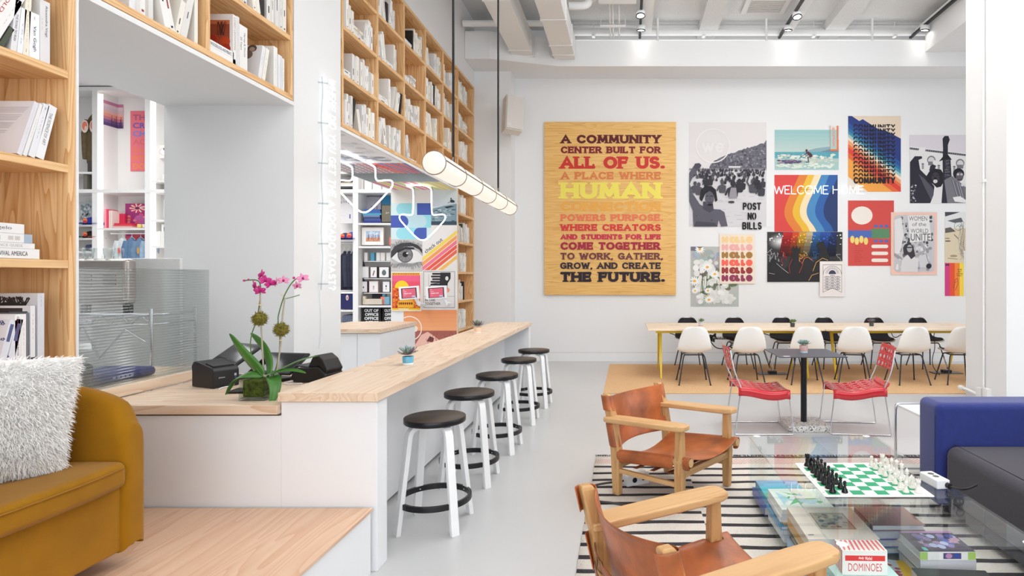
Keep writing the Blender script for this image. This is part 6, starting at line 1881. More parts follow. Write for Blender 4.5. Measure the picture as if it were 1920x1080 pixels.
# --- second column
def sunset(d):
    cs = [(206, 130, 166), (226, 206, 210), (216, 196, 206), (232, 186, 180), (236, 160, 140), (206, 130, 150), (130, 100, 150), (96, 76, 130)]
    for k, c in enumerate(cs): d.rect(0, k / 8, 1, (k + 1) / 8, c)
    for k in range(9): x = rg.uniform(.2, .95); d.line([(x, 1), (x - .1, .6 + rg.uniform(-.1, .15))], .025, (88, 58, 88)); d.ell(x - .09, .62, .03, .07, (88, 58, 88), a=.3)
D2 = DS + .392
mb = MB()
xs_ = sx_(182.5) + .003
ya, xb = DS + .10, wx(231, D2)
zt, zb = wz(196, D2), wz(241, D2)
mb.box(xs_, xs_ + .003, ya, D2, zb, zt, (206, 130, 166)); mb.box(xs_, xb, D2, D2 + .003, zb, zt, (206, 130, 166))
La, Lb = D2 - ya, xb - xs_
dS = Draw(mb, lambda u, v, e: ((xs_ + .003 + e, ya + u * (La + Lb), zt - v * (zt - zb)) if u * (La + Lb) <= La + 1e-6 else (xs_ + u * (La + Lb) - La, D2 - e, zt - v * (zt - zb))))
um = La / (La + Lb)
for k, c in enumerate([(206, 130, 166), (226, 206, 210), (216, 196, 206), (232, 186, 180), (236, 160, 140), (206, 130, 150), (130, 100, 150), (96, 76, 130)]):
    dS.rect(0.0, k / 8, um, (k + 1) / 8, c); dS.rect(um + .0001, k / 8, 1, (k + 1) / 8, c)
for k in range(12):
    x = rg.uniform(.3, um - .03) if k % 2 else rg.uniform(um + .1, .95)
    dS.line([(x, 1), (x - .02, .6 + rg.uniform(-.1, .15))], .025, (88, 58, 88), cap=False)
tag(mb.build('poster', PRINT), 'purple sunset grass poster folded into the corner high between lit uprights', 'poster')
def cro(d):
    for k, (s_, c) in enumerate((('TH', (180, 96, 132)), ('CR', (112, 96, 188)), ('CH', (120, 140, 220)), ('AC', (226, 112, 120)), ('RA', (240, 128, 104)), ('FO', (244, 132, 80)), ('DO', (246, 146, 80)))):
        d.text(s_, .1, .06 + k * .135, .62, .155 + k * .135, c, .03)
sprint('poster', 244.5, 290, 208, 321, (238, 122, 134), 'tall pink poster of coloured capitals beside the lit upright', 'poster', cro, yo=.385, dep=.004)
for i, (x0, x1, y0, c, lb) in enumerate(((190, 193.5, 391, (236, 130, 146), 'pale pink book, first of the red row'), (194, 197, 392, (226, 58, 92), 'crimson book second in the red row'), (198, 201, 394, (244, 210, 206), 'blush book third in the red row'), (201.5, 204.5, 394, (240, 222, 212), 'cream book fourth in the red row'))):
    sitem('book', x0, x1, y0, 427, .2, c, lb, 'book', 'pink books on the shop shelf')
def redc2(d): 
    d.rect(0, 0, .08, 1, (170, 40, 66)); d.ell(.5, .55, .18, .09, (96, 24, 40))
sprint('book', 205.5, 234, 399, 427, (224, 50, 88), 'red book facing out with a dark emblem', 'book', redc2, yo=.2, dep=.03)
for i in range(3):
    sitem('book', 211 - i * 1.2 + 2, 246, 418.5 + i * 3, 421.3 + i * 3, .2, [(216, 40, 66), (226, 90, 96), (236, 200, 190)][i], ['scarlet flat book on top of the small red pile', 'coral flat book in the middle of the small red pile', 'pale flat book at the bottom of the small red pile'][i], 'book', yo=.01)
def pinkart(d):
    d.rect(0, 0, 1, 1, (172, 60, 130))
    for k in range(18): a = k * math.pi / 9; d.line([(.5 + .1 * math.cos(a), .18 + .06 * math.sin(a)), (.5 + .3 * math.cos(a), .18 + .16 * math.sin(a))], .06, (244, 220, 220) if k % 2 else (226, 60, 90))
    d.ell(.5, .18, .1, .05, (120, 40, 90)); d.ell(.6, .65, .24, .2, (196, 104, 170)); d.ell(.15, .6, .1, .16, (232, 80, 110))
    for k in range(10): d.ell(rg.uniform(.1, .9), rg.uniform(.4, .95), .07, .04, rg.choice([(226, 90, 130), (120, 60, 150), (240, 150, 150)]))
sprint('picture', 235, 280, 379, 427, (172, 60, 130), 'magenta art print with a rayed shape on the pink shelf', 'picture', pinkart, yo=.3)
sprint('picture', 235, 280, 436, 452, (196, 80, 120), 'lower magenta print behind the denim jackets', 'picture', lambda d: [d.ell(rg.uniform(.1, .9), rg.uniform(.1, .9), .1, .12, rg.choice([(226, 90, 110), (150, 60, 140)])) for k in range(16)] and None, yo=.38)
for i, (px, c) in enumerate(((258, (238, 210, 120)), (268, (236, 226, 200)))):
    sitem('mug', px - 3.5, px + 3.5, 420, 427, .06, c, ['yellow patterned mug before the magenta print', 'cream patterned mug before the magenta print'][i], 'mug', yo=.02, bevel=.01)
DJ = [((206, 212, 212), 'pale grey denim jacket with a red patch, first on the rail'), ((96, 124, 156), 'mid blue denim jacket second on the rail'), ((110, 136, 164), 'blue denim jacket with a tan patch third on the rail'), ((160, 184, 206), 'light blue denim jacket last on the rail')]
for i, (px, (c, lb)) in enumerate(zip((221, 236, 251, 266), DJ)):
    garment(px, 445, 500, 17, c, lb, 'denim jackets on the rail', yaw=math.radians(20), yd=.1 + .02 * i, patch=[(-.1, .55, .12, .1, (226, 80, 70))] if i == 0 else ([(.0, .55, .12, .12, (196, 150, 80))] if i == 2 else None))
# --- third column
t2 = sitem('folded_shirt', 298, 312, 325, 337, .25, (232, 230, 226), 'white folded shirt high in the third column', 'shirt', bevel=.02)
sprint('picture', 296, 318, 268, 292, (222, 214, 208), 'white sneaker photo card high in the third column', 'picture', lambda d: [d.ell(.55, .5, .42, .3, (190, 130, 130)), d.ell(.55, .5, .38, .26, (240, 238, 236)), d.ell(.7, .3, .25, .15, (60, 56, 60))] and None, yo=.2)
for i in range(4): sitem('book', 288 + i * 3.6, 291 + i * 3.6, 434 - i % 2, 461, .2, (236, 234, 230), ['first', 'second', 'third', 'fourth'][i] + ' thin white book in the third column', 'book', 'white books in the third shop column')
sprint('frame', 303, 316, 420, 461, (236, 234, 230), 'white framed dark picture at the edge of the near opening', 'picture', lambda d: d.rect(.3, .12, .9, .9, (58, 50, 84)), yo=.1)
sitem('white_vase', 300, 308, 372, 411, .12, (232, 230, 226), 'tall white vase in the third column', 'vase', bevel=.03)
# --- columns through the far opening
for i, (y0, y1, c) in enumerate(((289, 295, (62, 84, 170)), (296, 303, (90, 140, 196)), (306, 312, (140, 130, 130)), (313, 321, (196, 190, 186)), (337, 341, (58, 50, 50)), (341, 345, (206, 190, 170)))):
    sitem('folded_shirt', 634, 661, y0, y1, .3, c, '%s folded shirt, %s from the top behind the neon arrow' % (['blue', 'sky blue', 'grey', 'pale grey', 'dark brown', 'sand'][i], ORD[i]), 'shirt', 'folded shirts behind the neon arrow', bevel=.012)
def brook(d):
    for k, ch in enumerate('BROOKLYN'):
        a = -1.1 + k * .32
        d.text(ch, .48 + .55 * math.sin(a) - .045, .42 - .26 * math.cos(a), .48 + .55 * math.sin(a) + .045, .5 - .26 * math.cos(a), (62, 72, 140), .02)
    d.rect(.78, .66, .86, .82, (86, 84, 160)); d.line([(.1, .7), (.5, .72)], .01, (200, 196, 196))
sprint('sweatshirt', 634, 661, 366, 417, (222, 218, 218), 'pale sweatshirt lettered BROOKLYN in an arc', 'sweatshirt', brook, yo=.2, dep=.06)
cap(653, 449, (70, 72, 170), 'blue cap with an orange sun badge above the dark coats', 1.25); cap(639.5, 449, (58, 62, 100), 'navy cap beside the blue badged one', 1.1)
for i, px in enumerate((638, 646, 654, 661)):
    garment(px, 470, 544, 15, [(44, 46, 62), (54, 56, 74), (40, 42, 56), (50, 52, 66)][i], '%s dark navy coat on the rail inside the far opening' % ORD[i], 'dark coats on the rail', yaw=math.radians(60), yd=.15)
def crest(d): d.ell(.6, .28, .1, .17, (226, 206, 196)); d.ell(.6, .3, .05, .09, (170, 110, 110))
sprint('storage_box', 636, 661, 550, 580, (42, 44, 92), 'navy box with a pale crest', 'box', crest, yo=.02, dep=.3)
sitem('folded_blanket', 637, 661, 591, 606, .3, (92, 100, 122), 'blue patterned folded blanket above the inner counter', 'blanket', bevel=.03, noise=(60, .7))
for i, (x0, x1, c) in enumerate(((664, 676, (234, 228, 224)), (677, 691, (240, 238, 236)), (692, 708, (236, 232, 228)), (709, 730, (226, 224, 220)))):
    sitem('frame', x0, x1, 322, 354.5, .03, c, ['first', 'second', 'third', 'fourth'][i] + ' pale frame on the top rail beneath the soffit', 'frame', 'pale frames under the soffit', yo=.1 + i * .02)
sprint('picture', 686, 714, 366, 417, (206, 202, 212), 'pale picture of plants behind the blue books', 'picture', lambda d: [d.line([(.6 + rg.uniform(-.1, .1), .8), (.5 + rg.uniform(-.3, .3), .35)], .03, (150, 116, 104)) for k in range(10)] and None, yo=.32)
sprint('book', 716, 732, 361, 384, (70, 150, 196), 'bright blue book on the wall behind the small amplifier', 'book', lambda d: d.text('THE A', .2, .8, .9, .92, (40, 50, 70), .02), yo=.3)
bb = [(40, 56, 130), (70, 80, 150), (50, 66, 100), (110, 130, 170), (70, 150, 180), (60, 90, 160), (44, 90, 160)]
for i in range(7):
    sitem('book', 677 + (i * 7) % 4, 712 - (i * 5) % 4, 417 - (i + 1) * 3.6, 417 - i * 3.6 - .2, .22, bb[i], '%s flat book, %s from the bottom beside the amplifier' % (['dark blue', 'violet blue', 'slate blue', 'grey blue', 'teal', 'mid blue', 'strong blue'][i], ORD[i]), 'book', 'blue books beside the amplifier')
t2 = thing('amplifier', 'small brown and black amplifier speaker on the shop shelf', 'speaker', (sx_(722), DS + .06, sz_(417) + .001))
w_, h_ = 20 * DS / F, 34 * DS / F
MB().box(-w_ / 2, w_ / 2, 0, .14, 0, h_).build('cabinet', BLACK, t2, bevel=.012)
MB().box(-w_ / 2 + .012, w_ / 2 - .012, -.006, .004, .012, h_ - .015).build('grille', mat('amp_cloth', (122, 116, 100), .9, bump=(300, .5)), t2)
mb = MB(); d = Draw(mb, lambda u, v, e: (u * w_, -.0066 - e, v * h_)); d.line([(-.05, .5), (0, .6), (.02, .5), (.1, .55), (.25, .55)], .02 / h_ * .3, (230, 226, 214)); mb.build('script_logo', PRINT, t2)
def desert(d):
    d.rect(0, 0, 1, 1, (244, 240, 236)); d.rect(.2, .2, .85, .8, (172, 198, 226))
    for k in range(14): d.ell(rg.uniform(.25, .8), rg.uniform(.25, .45), .07, .02, (226, 232, 238))
    d.rect(.2, .58, .85, .8, (206, 150, 120))
    for k in range(8): x = rg.uniform(.26, .8); d.rect(x - .012, rg.uniform(.35, .5), x + .012, .7, (150, 100, 84))
    for k in range(30): d.ell(rg.uniform(.22, .83), rg.uniform(.62, .78), .03, .012, rg.choice([(180, 110, 84), (226, 176, 146)]))
sprint('framed_picture', 678, 719, 426, 459, (226, 206, 186), 'white framed desert cactus picture on the shop shelf', 'picture', desert, yo=.1, dep=.04)
sitem('gift_box', 727, 733, 444, 459, .1, (226, 120, 100), 'coral patterned box beside the desert picture', 'box')
row1 = [(676, 682, (236, 232, 228)), (688, 695, (86, 160, 190)), (699, 706, (236, 234, 232)), (707, 715, (238, 232, 228)), (718, 726, (240, 238, 236)), (729, 734, (236, 100, 90))]
for i, (x0, x1, c) in enumerate(row1): sitem('phone_case_box', x0, x1, 473, 488.5, .05, c, '%s small upright box, %s in the top gadget row' % (['white', 'blue', 'white', 'blush', 'white', 'coral'][i], ORD[i]), 'box', 'boxes in the top gadget row', yo=.14)
def gad(k): 
    def f(d):
        d.rect(.06, .05, .94, .95, (242, 240, 240))
        if k == 1: d.line([(.42, .75), (.6, .4)], .14, (120, 80, 76))
        elif k == 2: d.ell(.5, .55, .2, .24, (110, 96, 96)); d.ell(.5, .55, .1, .12, (80, 130, 130)); d.rect(.4, .28, .6, .36, (90, 150, 140))
        elif k == 3: d.ell(.5, .55, .07, .08, (60, 56, 60))
        elif k == 4: d.ell(.5, .5, .09, .1, (220, 150, 140)); d.ring(.5, .68, .05, .08, (120, 110, 120))
        elif k == 5: d.ell(.5, .45, .09, .1, (50, 48, 56)); d.ring(.5, .68, .05, .08, (50, 48, 56))
    return f
for i, (x0, x1, y0, y1, k, base, lb) in enumerate(((676, 691, 500, 521, 0, (236, 222, 218), 'blank white boxed gadget at the start of the second row'), (694, 707, 500, 521, 1, (90, 76, 70), 'white boxed gadget with a brown pen shape'), (710, 730, 500, 521, 2, (70, 60, 58), 'white boxed watch gadget, second row'), (674, 689, 527.5, 549, 3, (88, 82, 92), 'white boxed gadget with a small dot, third row'), (692, 709, 527.5, 549, 4, (226, 190, 184), 'white boxed camera with a pink dot, third row'), (717, 731, 527.5, 549, 5, (80, 76, 80), 'white boxed camera with a dark lens, third row'))):
    sprint('gadget_box', x0, x1, y0, y1, base, lb, 'box', gad(k), yo=.16, dep=.07)
sitem('black_box', 688, 704, 549.5, 560, .1, (44, 42, 46), 'black gift box above the beige stack', 'box', yo=.2)
for i in range(4): sitem('notebook', 682, 713, 571.5 - (i + 1) * 2.6, 571.5 - i * 2.6 - .2, .2, (222, 208, 192), '%s beige notebook, counted from the bottom of its pile' % ORD[i], 'notebook', 'beige notebooks')
for i, (x0, x1, y0, y1, c, lb) in enumerate(((709, 716, 557, 571.5, (238, 132, 112), 'coral cube box left of the blue one'), (716, 725, 557, 571.5, (126, 176, 196), 'light blue cube box on the shelf over the tote bags'), (712, 717, 552, 556.5, (86, 130, 156), 'small slate box on the coral cube'), (675, 680, 556, 571.5, (226, 214, 190), 'beige jar at the start of the shelf over the tote bags'))):
    sitem('cube_box', x0, x1, y0, y1, .08, c, lb, 'box', yo=.1 + .001 * i)
for i, (x0, x1, lb) in enumerate(((674, 711, 'black tote bag lettered OUT OF OFFICE, whole in view'), (713, 742, 'black tote bag lettered OUT OF OFFICE, cut by the poster wall'))):
    def tote(d):
        for k, s_ in enumerate(('OUT OF', 'OFFICE', 'OFFICE', 'OFFICE')):
            d.text(s_, .14 + (.03 if k % 2 else 0), .16 + k * .24, .86, .34 + k * .24, (236, 236, 236), .035)
    w_ = (x1 - x0) * DS / F; h_ = 31 * DS / F
    mb = MB()
    rows = [[(-w_ / 2 * q, -.05 * math.sin(math.pi * v) * 1.0 if False else 0, v * h_) for q in (-1, 1)] for v in (0, 1)]
    pr = [(-w_ / 2, 0), (w_ / 2, 0), (w_ / 2 * .96, h_ * .9), (w_ * .3, h_), (-w_ * .3, h_ * .98), (-w_ / 2 * .97, h_ * .9)]
    mb.prism(pr, 0, .12, (30, 28, 30), M=Matrix.Rotation(R90, 4, 'X'))
    d = Draw(mb, lambda u, v, e: (-w_ / 2 + u * w_, -.12 - e, h_ - v * h_)); tote(d)
    tag(mb.build('tote_bag', PRINT, loc=(sx_((x0 + x1) / 2), DS + .2, sz_(606))), lb, 'bag')

# ---------------------------------------------------------------- coffee corner behind the ribbed glass
STEEL = mat('brushed_steel', (176, 168, 162), .32, metal=.75)
DE = 4.25
t = thing('espresso_machine', 'brushed steel espresso machine behind the ribbed glass', 'coffee machine', (wx(188, DE), DE + .16, 1.235))
MB().box(-.19, .185, -.16, -.06, .06, .385).build('body', STEEL, t, bevel=.03, seg=3)
MB().box(-.17, .165, -.165, -.155, .1, .30).build('back_plate', mat('steel_panel', (196, 190, 184), .4, metal=.6), t)
vm = MB()
for sx in (-.1, .07):
    for k in range(3): vm.box(sx - .045, sx + .045, -.170, -.164, .2 + k * .03, .212 + k * .03)
vm.build('vent', mat('vent_steel', (130, 124, 118), .4), t)
for (x, y) in ((-.15, -.12), (.15, -.12), (-.15, -.09), (.15, -.09)): MB().cyl((x, y, 0), (x, y, .065), .02, n=10).build('foot', BLACK, t)
CUP = clear('drinking_glass', (252, 253, 253), 1.45, .05)
gi = 0
for i, px in enumerate((152, 160, 168.5, 177, 186, 194, 208, 216)):
    o = MB().lathe([(.0005, 0), (.026, 0), (.033, .045), (.036, .075), (.034, .075), (.031, .045), (.024, .004), (.0005, .004)], 14, cap=False).build('glass_cup', CUP, loc=(wx(px, DE + .04), DE + .025 + (i % 2) * .04, 1.622))
    tag(o, 'clear glass cup, %s along on top of the coffee machine' % ORD[i], 'cup', 'glass cups on the coffee machine')
t = thing('wire_shelf', 'chrome wire shelf carrying the coffee machine', 'shelf', (wx(195, DE), DE + .16, 0))
wm = MB()
for k in range(9): wm.cyl((-.32, -.2 + k * .05, 1.22), (.36, -.2 + k * .05, 1.22), .004, n=6)
wm.build('wire_deck', CHROME, t)
em = MB()
for z in (1.228, 1.16): em.tube([(-.33, -.21, z), (.37, -.21, z), (.37, .22, z), (-.33, .22, z)], .006, 6, closed=True)
pts = [(-.33 + k * .07, -.21, 1.226 if k % 2 else 1.163) for k in range(11)]
em.tube(pts, .004, 5)
em.build('wire_edge', CHROME, t)
for (x, y) in ((-.33, -.21), (.37, -.21), (-.33, .22), (.37, .22)): MB().cyl((x, y, 0), (x, y, 1.27), .0125, n=10).build('leg', CHROME, t)
MB().tube([(-.33, -.22, .9), (-.1, -.22, 1.15), (.02, -.22, .93), (.2, -.22, 1.13), (.37, -.22, 1.02)], .006, 6).build('brace', CHROME, t)
PERF = mat('perforated_white', (232, 232, 230), .5, bump=(160, .5))
tag(MB().box(-.36, .3, 0, .03, 0, 1.63).build('perforated_panel', PERF, loc=(wx(262, 4.5), 4.5, 0), bevel=.004), 'white perforated screen panel beside the coffee machine', 'panel')
tag(MB().box(-.6, .62, 0, .5, 0, .9).build('back_cupboard', SHW, loc=(-4.36, 4.95, 0), bevel=.004), 'white cupboard behind the ribbed glass', 'cupboard')
t = thing('folded_banner', 'navy blue folded cloth bag lying behind the ribbed glass', 'bag', (XW - .33, 3.36, .906))
MB().box(-.16, .16, -.18, .27, 0, .055).build('bag_body', mat('navy_cloth', (46, 58, 118), .8), t, bevel=.03, seg=3)
mb = MB(); d = Draw(mb, lambda u, v, e: (.1605 + e, u, v)); 
for k in range(5): d.rect(-.05 + k * .03, .024, -.03 + k * .03, .034, (150, 160, 200))
mb.build('print', PRINT, t)
tag(MB().box(-.2, .2, -.115, .115, 0, .14).build('storage_bin', mat('dark_green_grey', (58, 66, 66), .7), loc=(XW - .33, 3.05, .0 + .906), bevel=.03), 'dark grey bin low behind the ribbed glass', 'bin')
tag(MB().box(-.5, 0, 0, 1.0, 0, .85).build('back_bar', SHW, loc=(XW - .49, 2.925, 0)), 'white cabinet beneath the bin behind the glass', 'cabinet')
# ================================================================ rugs
JUTE = mat('jute_weave', (222, 182, 138), .9, noise=(120, .16), bump=(160, .5), spec=.1)
tag(MB().box(-.32, 6.2, 7.74, 10.35, .001, .012).build('jute_rug', JUTE), 'large tan jute rug under the long work tables', 'rug')
m, nt, b = base_mat('striped_kilim')
tc = N(nt, 'ShaderNodeTexCoord'); sp = N(nt, 'ShaderNodeSeparateXYZ'); nt.links.new(tc.outputs['Object'], sp.inputs[0])
nz = N(nt, 'ShaderNodeTexNoise'); nz.inputs['Scale'].default_value = 3.0; nz.inputs['Detail'].default_value = 3
nt.links.new(tc.outputs['Object'], nz.inputs['Vector'])
half = N(nt, 'ShaderNodeMath', operation='GREATER_THAN'); half.inputs[1].default_value = .46; nt.links.new(sp.outputs['X'], half.inputs[0])
def mth(op, a, b2=None, c=None):
    n = N(nt, 'ShaderNodeMath', operation=op)
    for i, q in enumerate((a, b2, c)):
        if q is None: continue
        if isinstance(q, (int, float)): n.inputs[i].default_value = q
        else: nt.links.new(q, n.inputs[i])
    return n.outputs[0]
yy = mth('ADD', sp.outputs['Y'], mth('MULTIPLY', half.outputs[0], .045))
yy = mth('ADD', yy, mth('MULTIPLY', nz.outputs['Fac'], .035))
fr = mth('FRACT', mth('DIVIDE', yy, .152))
stripe = mth('LESS_THAN', fr, .30)
thin = mth('MULTIPLY', mth('GREATER_THAN', fr, .62), mth('LESS_THAN', fr, .66))
nf = N(nt, 'ShaderNodeTexNoise'); nf.inputs['Scale'].default_value = 90; nt.links.new(tc.outputs['Object'], nf.inputs['Vector'])
mx = N(nt, 'ShaderNodeMix', data_type='RGBA'); mx.inputs['A'].default_value = (*lin((236, 228, 218)), 1); mx.inputs['B'].default_value = (*lin((74, 70, 72)), 1)
nt.links.new(stripe, mx.inputs['Factor'])
mx2 = N(nt, 'ShaderNodeMix', data_type='RGBA'); mx2.blend_type = 'MULTIPLY'; mx2.inputs['Factor'].default_value = .35
nt.links.new(mx.outputs['Result'], mx2.inputs['A']); nt.links.new(nf.outputs['Color'], mx2.inputs['B'])
mx3 = N(nt, 'ShaderNodeMix', data_type='RGBA'); mx3.inputs['B'].default_value = (*lin((222, 208, 196)), 1)
nt.links.new(thin, mx3.inputs['Factor']); nt.links.new(mx2.outputs['Result'], mx3.inputs['A'])
# red woven border near the far end
bz = mth('MULTIPLY', mth('GREATER_THAN', sp.outputs['Y'], 4.80), mth('LESS_THAN', sp.outputs['Y'], 4.93))
brk = N(nt, 'ShaderNodeTexBrick'); brk.inputs['Scale'].default_value = 16; brk.inputs['Color1'].default_value = (*lin((196, 120, 112)), 1); brk.inputs['Color2'].default_value = (*lin((150, 110, 104)), 1); brk.inputs['Mortar'].default_value = (*lin((232, 222, 212)), 1); brk.inputs['Mortar Size'].default_value = .06
nt.links.new(tc.outputs['Object'], brk.inputs['Vector'])
mx4 = N(nt, 'ShaderNodeMix', data_type='RGBA'); nt.links.new(bz, mx4.inputs['Factor']); nt.links.new(mx3.outputs['Result'], mx4.inputs['A']); nt.links.new(brk.outputs['Color'], mx4.inputs['B'])
nt.links.new(mx4.outputs['Result'], b.inputs['Base Color']); b.inputs['Roughness'].default_value = .95; b.inputs['Specular IOR Level'].default_value = .05
bp = N(nt, 'ShaderNodeBump'); bp.inputs['Strength'].default_value = .5; bp.inputs['Distance'].default_value = .01; nt.links.new(nf.outputs['Fac'], bp.inputs['Height']); nt.links.new(bp.outputs['Normal'], b.inputs['Normal'])
KIL = m
rk = random.Random(3)
rows = []
for i in range(61):
    y = 1.0 + 4.0 * i / 60
    rows.append([(-.262 + .004 * math.sin(y * 5) if k == 0 else (3.6 if k == 30 else -.262 + 3.86 * k / 30), y, .008 + .0018 * math.sin(k * .7 + y * 3)) for k in range(31)])
rug = MB().grid(rows).build('striped_rug', KIL, solid=.006)
tag(rug, 'black and cream striped woven rug under the leather chairs', 'rug')
fm = MB()
for k in range(330):
    x = -.26 + k * .0115
    fm.tube([(x, 4.99, .009), (x + rk.uniform(-.02, .02), 5.03, .012), (x + rk.uniform(-.03, .03), 5.05 + rk.uniform(-.01, .02), .004)], [.0035, .003, .001], 4, caps=False)
fm.build('fringe', mat('rug_fringe', (60, 54, 54), .95), rug)

# ================================================================ long work tables and shell chairs
TABW = wood('table_oak_veneer', (251, 234, 210), (240, 214, 184), 'X', rough=.4, contour=3)
YEL = mat('yellow_steel', (232, 200, 44), .4)
def worktable(x0, x1, label, seed):
    y0, y1 = 8.70, 9.92
    cx, cy = (x0 + x1) / 2, (y0 + y1) / 2
    t = thing('work_table', label, 'table', (cx, cy, 0.0125), group='long work tables')
    w_ = (x1 - x0) / 2 - .002
    hd = (y1 - y0) / 2
    MB().prism([(-w_, -hd), (w_, -hd), (w_, hd), (-w_, hd)], .708, .735).build('tabletop', TABW, t, bevel=.004)
    MB().box(-w_ + .12, w_ - .12, -hd + .14, -hd + .17, .665, .708).box(-w_ + .12, w_ - .12, hd - .17, hd - .14, .665, .708).build('rail', YEL, t)
    for x in (-w_ + .2, w_ - .2):
        for s in (-1, 1):
            V = [(x, s * .24, .69), (x, s * .47, 0.0)]
            MB().tube(V, [.028, .016], 4, sq=True).build('leg', YEL, t)
        MB().cbox((x, 0, .68), (.05, .66, .035)).build('crossbar', YEL, t)
    for k in (-.33, .0, .33):
        g = MB()
        for q in (-.05, .05):
            g.box(k * 2 * w_ + q - .035, k * 2 * w_ + q + .035, .1, .16, .7352, .7362)
        g.build('power_flap', mat('flap_grey', (214, 190, 164), .4), t)
    return t
worktable(.28, 2.83, 'long oak topped table on yellow legs, end nearest the ducts side', 1)
worktable(2.835, 5.385, 'second long oak topped table on yellow legs, running behind the column', 2)

SHELL = mat('white_shell', (240, 239, 236), .38)
PADM = mat('charcoal_seat_pad', (40, 38, 42), .85, bump=(200, .3))
LEGB = mat('dark_steel_leg', (58, 60, 66), .35, metal=.4)
prof = [(.245, .425, .165), (.225, .447, .19), (.14, .438, .215), (.0, .422, .232), (-.12, .428, .238), (-.19, .46, .238), (-.232, .53, .232), (-.258, .61, .218), (-.278, .69, .196), (-.293, .76, .165), (-.30, .795, .125), (-.303, .81, .07)]
def shell_rows(inset=0.0, lift=0.0, i0=0, i1=None):
    rows = []
    pp = prof[i0:i1]
    for i, (y, z, hw) in enumerate(pp):
        ii = i + i0
        u = ii / (len(prof) - 1)
        row = []
        for k in range(13):
            s = -1 + 2 * k / 12
            back = max(0, min(1, (z - .43) / .14)) if y < -.1 else 0
            e = abs(s) ** 2.6
            up = .05 * e * (1 - back) * (1 if ii > 1 else .25)
            fw = .055 * e * back
            dz = lift * (1 - back); dy = lift * back
            row.append((s * (hw - inset), y + fw + dy, z + up + dz))
        rows.append(row)
    return rows
def make_shell_chair(label, group):
    t = thing('shell_chair', label, 'chair', (0, 0, 0), 0, group)
    MB().grid(shell_rows()).build('shell', SHELL, t, solid=.009, subsurf=1)
    MB().grid(shell_rows(.018, .011, 1, 11)).build('seat_pad', PADM, t, solid=.012, subsurf=1)
    MB().tube([(-.13, -.1, .405), (.13, -.1, .405)], .009, 6).tube([(-.13, .12, .405), (.13, .12, .405)], .009, 6).tube([(-.13, -.1, .405), (-.13, .12, .405)], .009, 6).tube([(.13, -.1, .405), (.13, .12, .405)], .009, 6).build('base_frame', LEGB, t)
    for (sx, ty, fy) in ((-1, .13, .245), (1, .13, .245), (-1, -.11, -.215), (1, -.11, -.215)):
        l = MB().tube([(sx * .12, ty * .8, .406), (sx * .135, ty, .40), (sx * .148, ty + (fy - ty) * .1, .37), (sx * .215, fy, .006)], .0095, 8).build('leg', LEGB, t)
        MB().cyl((sx * .216, fy, 0.0), (sx * .2155, fy, .008), .014, n=10).build('foot_glide', BLACK, l)
    return t
FL = ['first white shell chair at the near side of the tables, opposite the motto sign', 'second white shell chair along the near side of the tables', 'white shell chair partly behind the dark café table', 'fourth white shell chair, just behind the right red chair', 'fifth white shell chair along the near side of the tables', 'last white shell chair, cut off by the column']
fx = [(1300, 0.0), (1400, .03), (1510, -.12), (1600, -.22), (1703, .02), (1797, -.12)]
c0 = None
for i, (px, rz) in enumerate(fx):
    D = 8.48
    x = wx(px, D)
    if i == 0:
        c0 = make_shell_chair(FL[0], 'shell chairs on the near side'); c0.location = (x, D + .02, .0125); c0.rotation_euler = (0, 0, rz)
    else:
        dup(c0, (x, D + .02, .0125), rz, FL[i], 'shell chairs on the near side')
BL = ['black padded shell chair first along the wall side of the tables', 'black padded shell chair second along the wall side', 'black padded shell chair third along the wall side', 'black padded shell chair fourth along the wall side, by the yellow trestle', 'black padded shell chair fifth along the wall side', 'black padded shell chair last along the wall side']
for i, (px, rz) in enumerate(((1290, .08), (1377, .06), (1463, -.04), (1545, .1), (1634, -.05), (1720, .12))):
    D = 10.02
    dup(c0, (wx(px, 10.32), D, .0125), math.pi + rz, BL[i], 'black padded shell chairs on the wall side')
for (px, D, pc, lb, sd, mats) in ((1314, 9.25, (206, 208, 214), 'small succulent in a pale grey pot on the first work table', 11, [SUC[3], SUC[0]]), (1486, 9.1, (66, 66, 64), 'small succulent in a black pot near the table joint', 12, [SUC[3], SUC[3]]), (1634, 9.25, (72, 72, 72), 'plum succulent in a dark pot on the second work table', 13, [SUC[2], SUC[0]])):
    succulent((wx(px, D), D, .0125 + .735), .036, .06, pc, lb, mats, .07, sd, band=(226, 150, 130) if sd == 11 else None, heads=2, up=.9)
CORD = mat('black_cord', (36, 34, 36), .6)
def cord(name, pts, label, r=.006, it=2, cat='cable', m=CORD):
    return tag(MB().tube(smooth_path(pts, it), r, 6).build(name, m), label, cat)
D = 9.1
def q(px, py, dd=0.0): return (wx(px, D), D + dd, wz(py, D))
rc = random.Random(8)
pts = [q(1260, 604 + 12)]
cord('power_cable', [q(1252, 623), q(1262, 627), q(1275, 630), q(1290, 627), q(1310, 622)], 'black cable sagging under the first work table end')
pts = []
for k in range(34): pts.append(q(1330 + rc.uniform(-4, 14), 628 + rc.uniform(-5, 12) + k * .2, rc.uniform(-.08, .08)))
pts += [q(1338, 650), q(1352, 655), q(1372, 648), q(1384, 640)]
cord('power_cable', pts, 'tangle of black cables hanging between the first two near chairs', .0075)
pts = [q(1332 + k * .5, 634 + 2.4 * math.sin(k * 1.4), .03 * math.cos(k * 1.4)) for k in range(100)]
cord('coiled_cable', pts, 'dark coiled cable strung under the tables', .005, 0)
pts = [q(1432 + k * .12 + 1.5 * math.cos(k * 1.2), 655 + k * .35, .02 * math.sin(k * 1.2)) for k in range(100)]
pts += [q(1446, 690), q(1448, 700)]
cord('coiled_cable', pts, 'dark coiled cable dropping to a floor box behind the red chair', .004, 0)
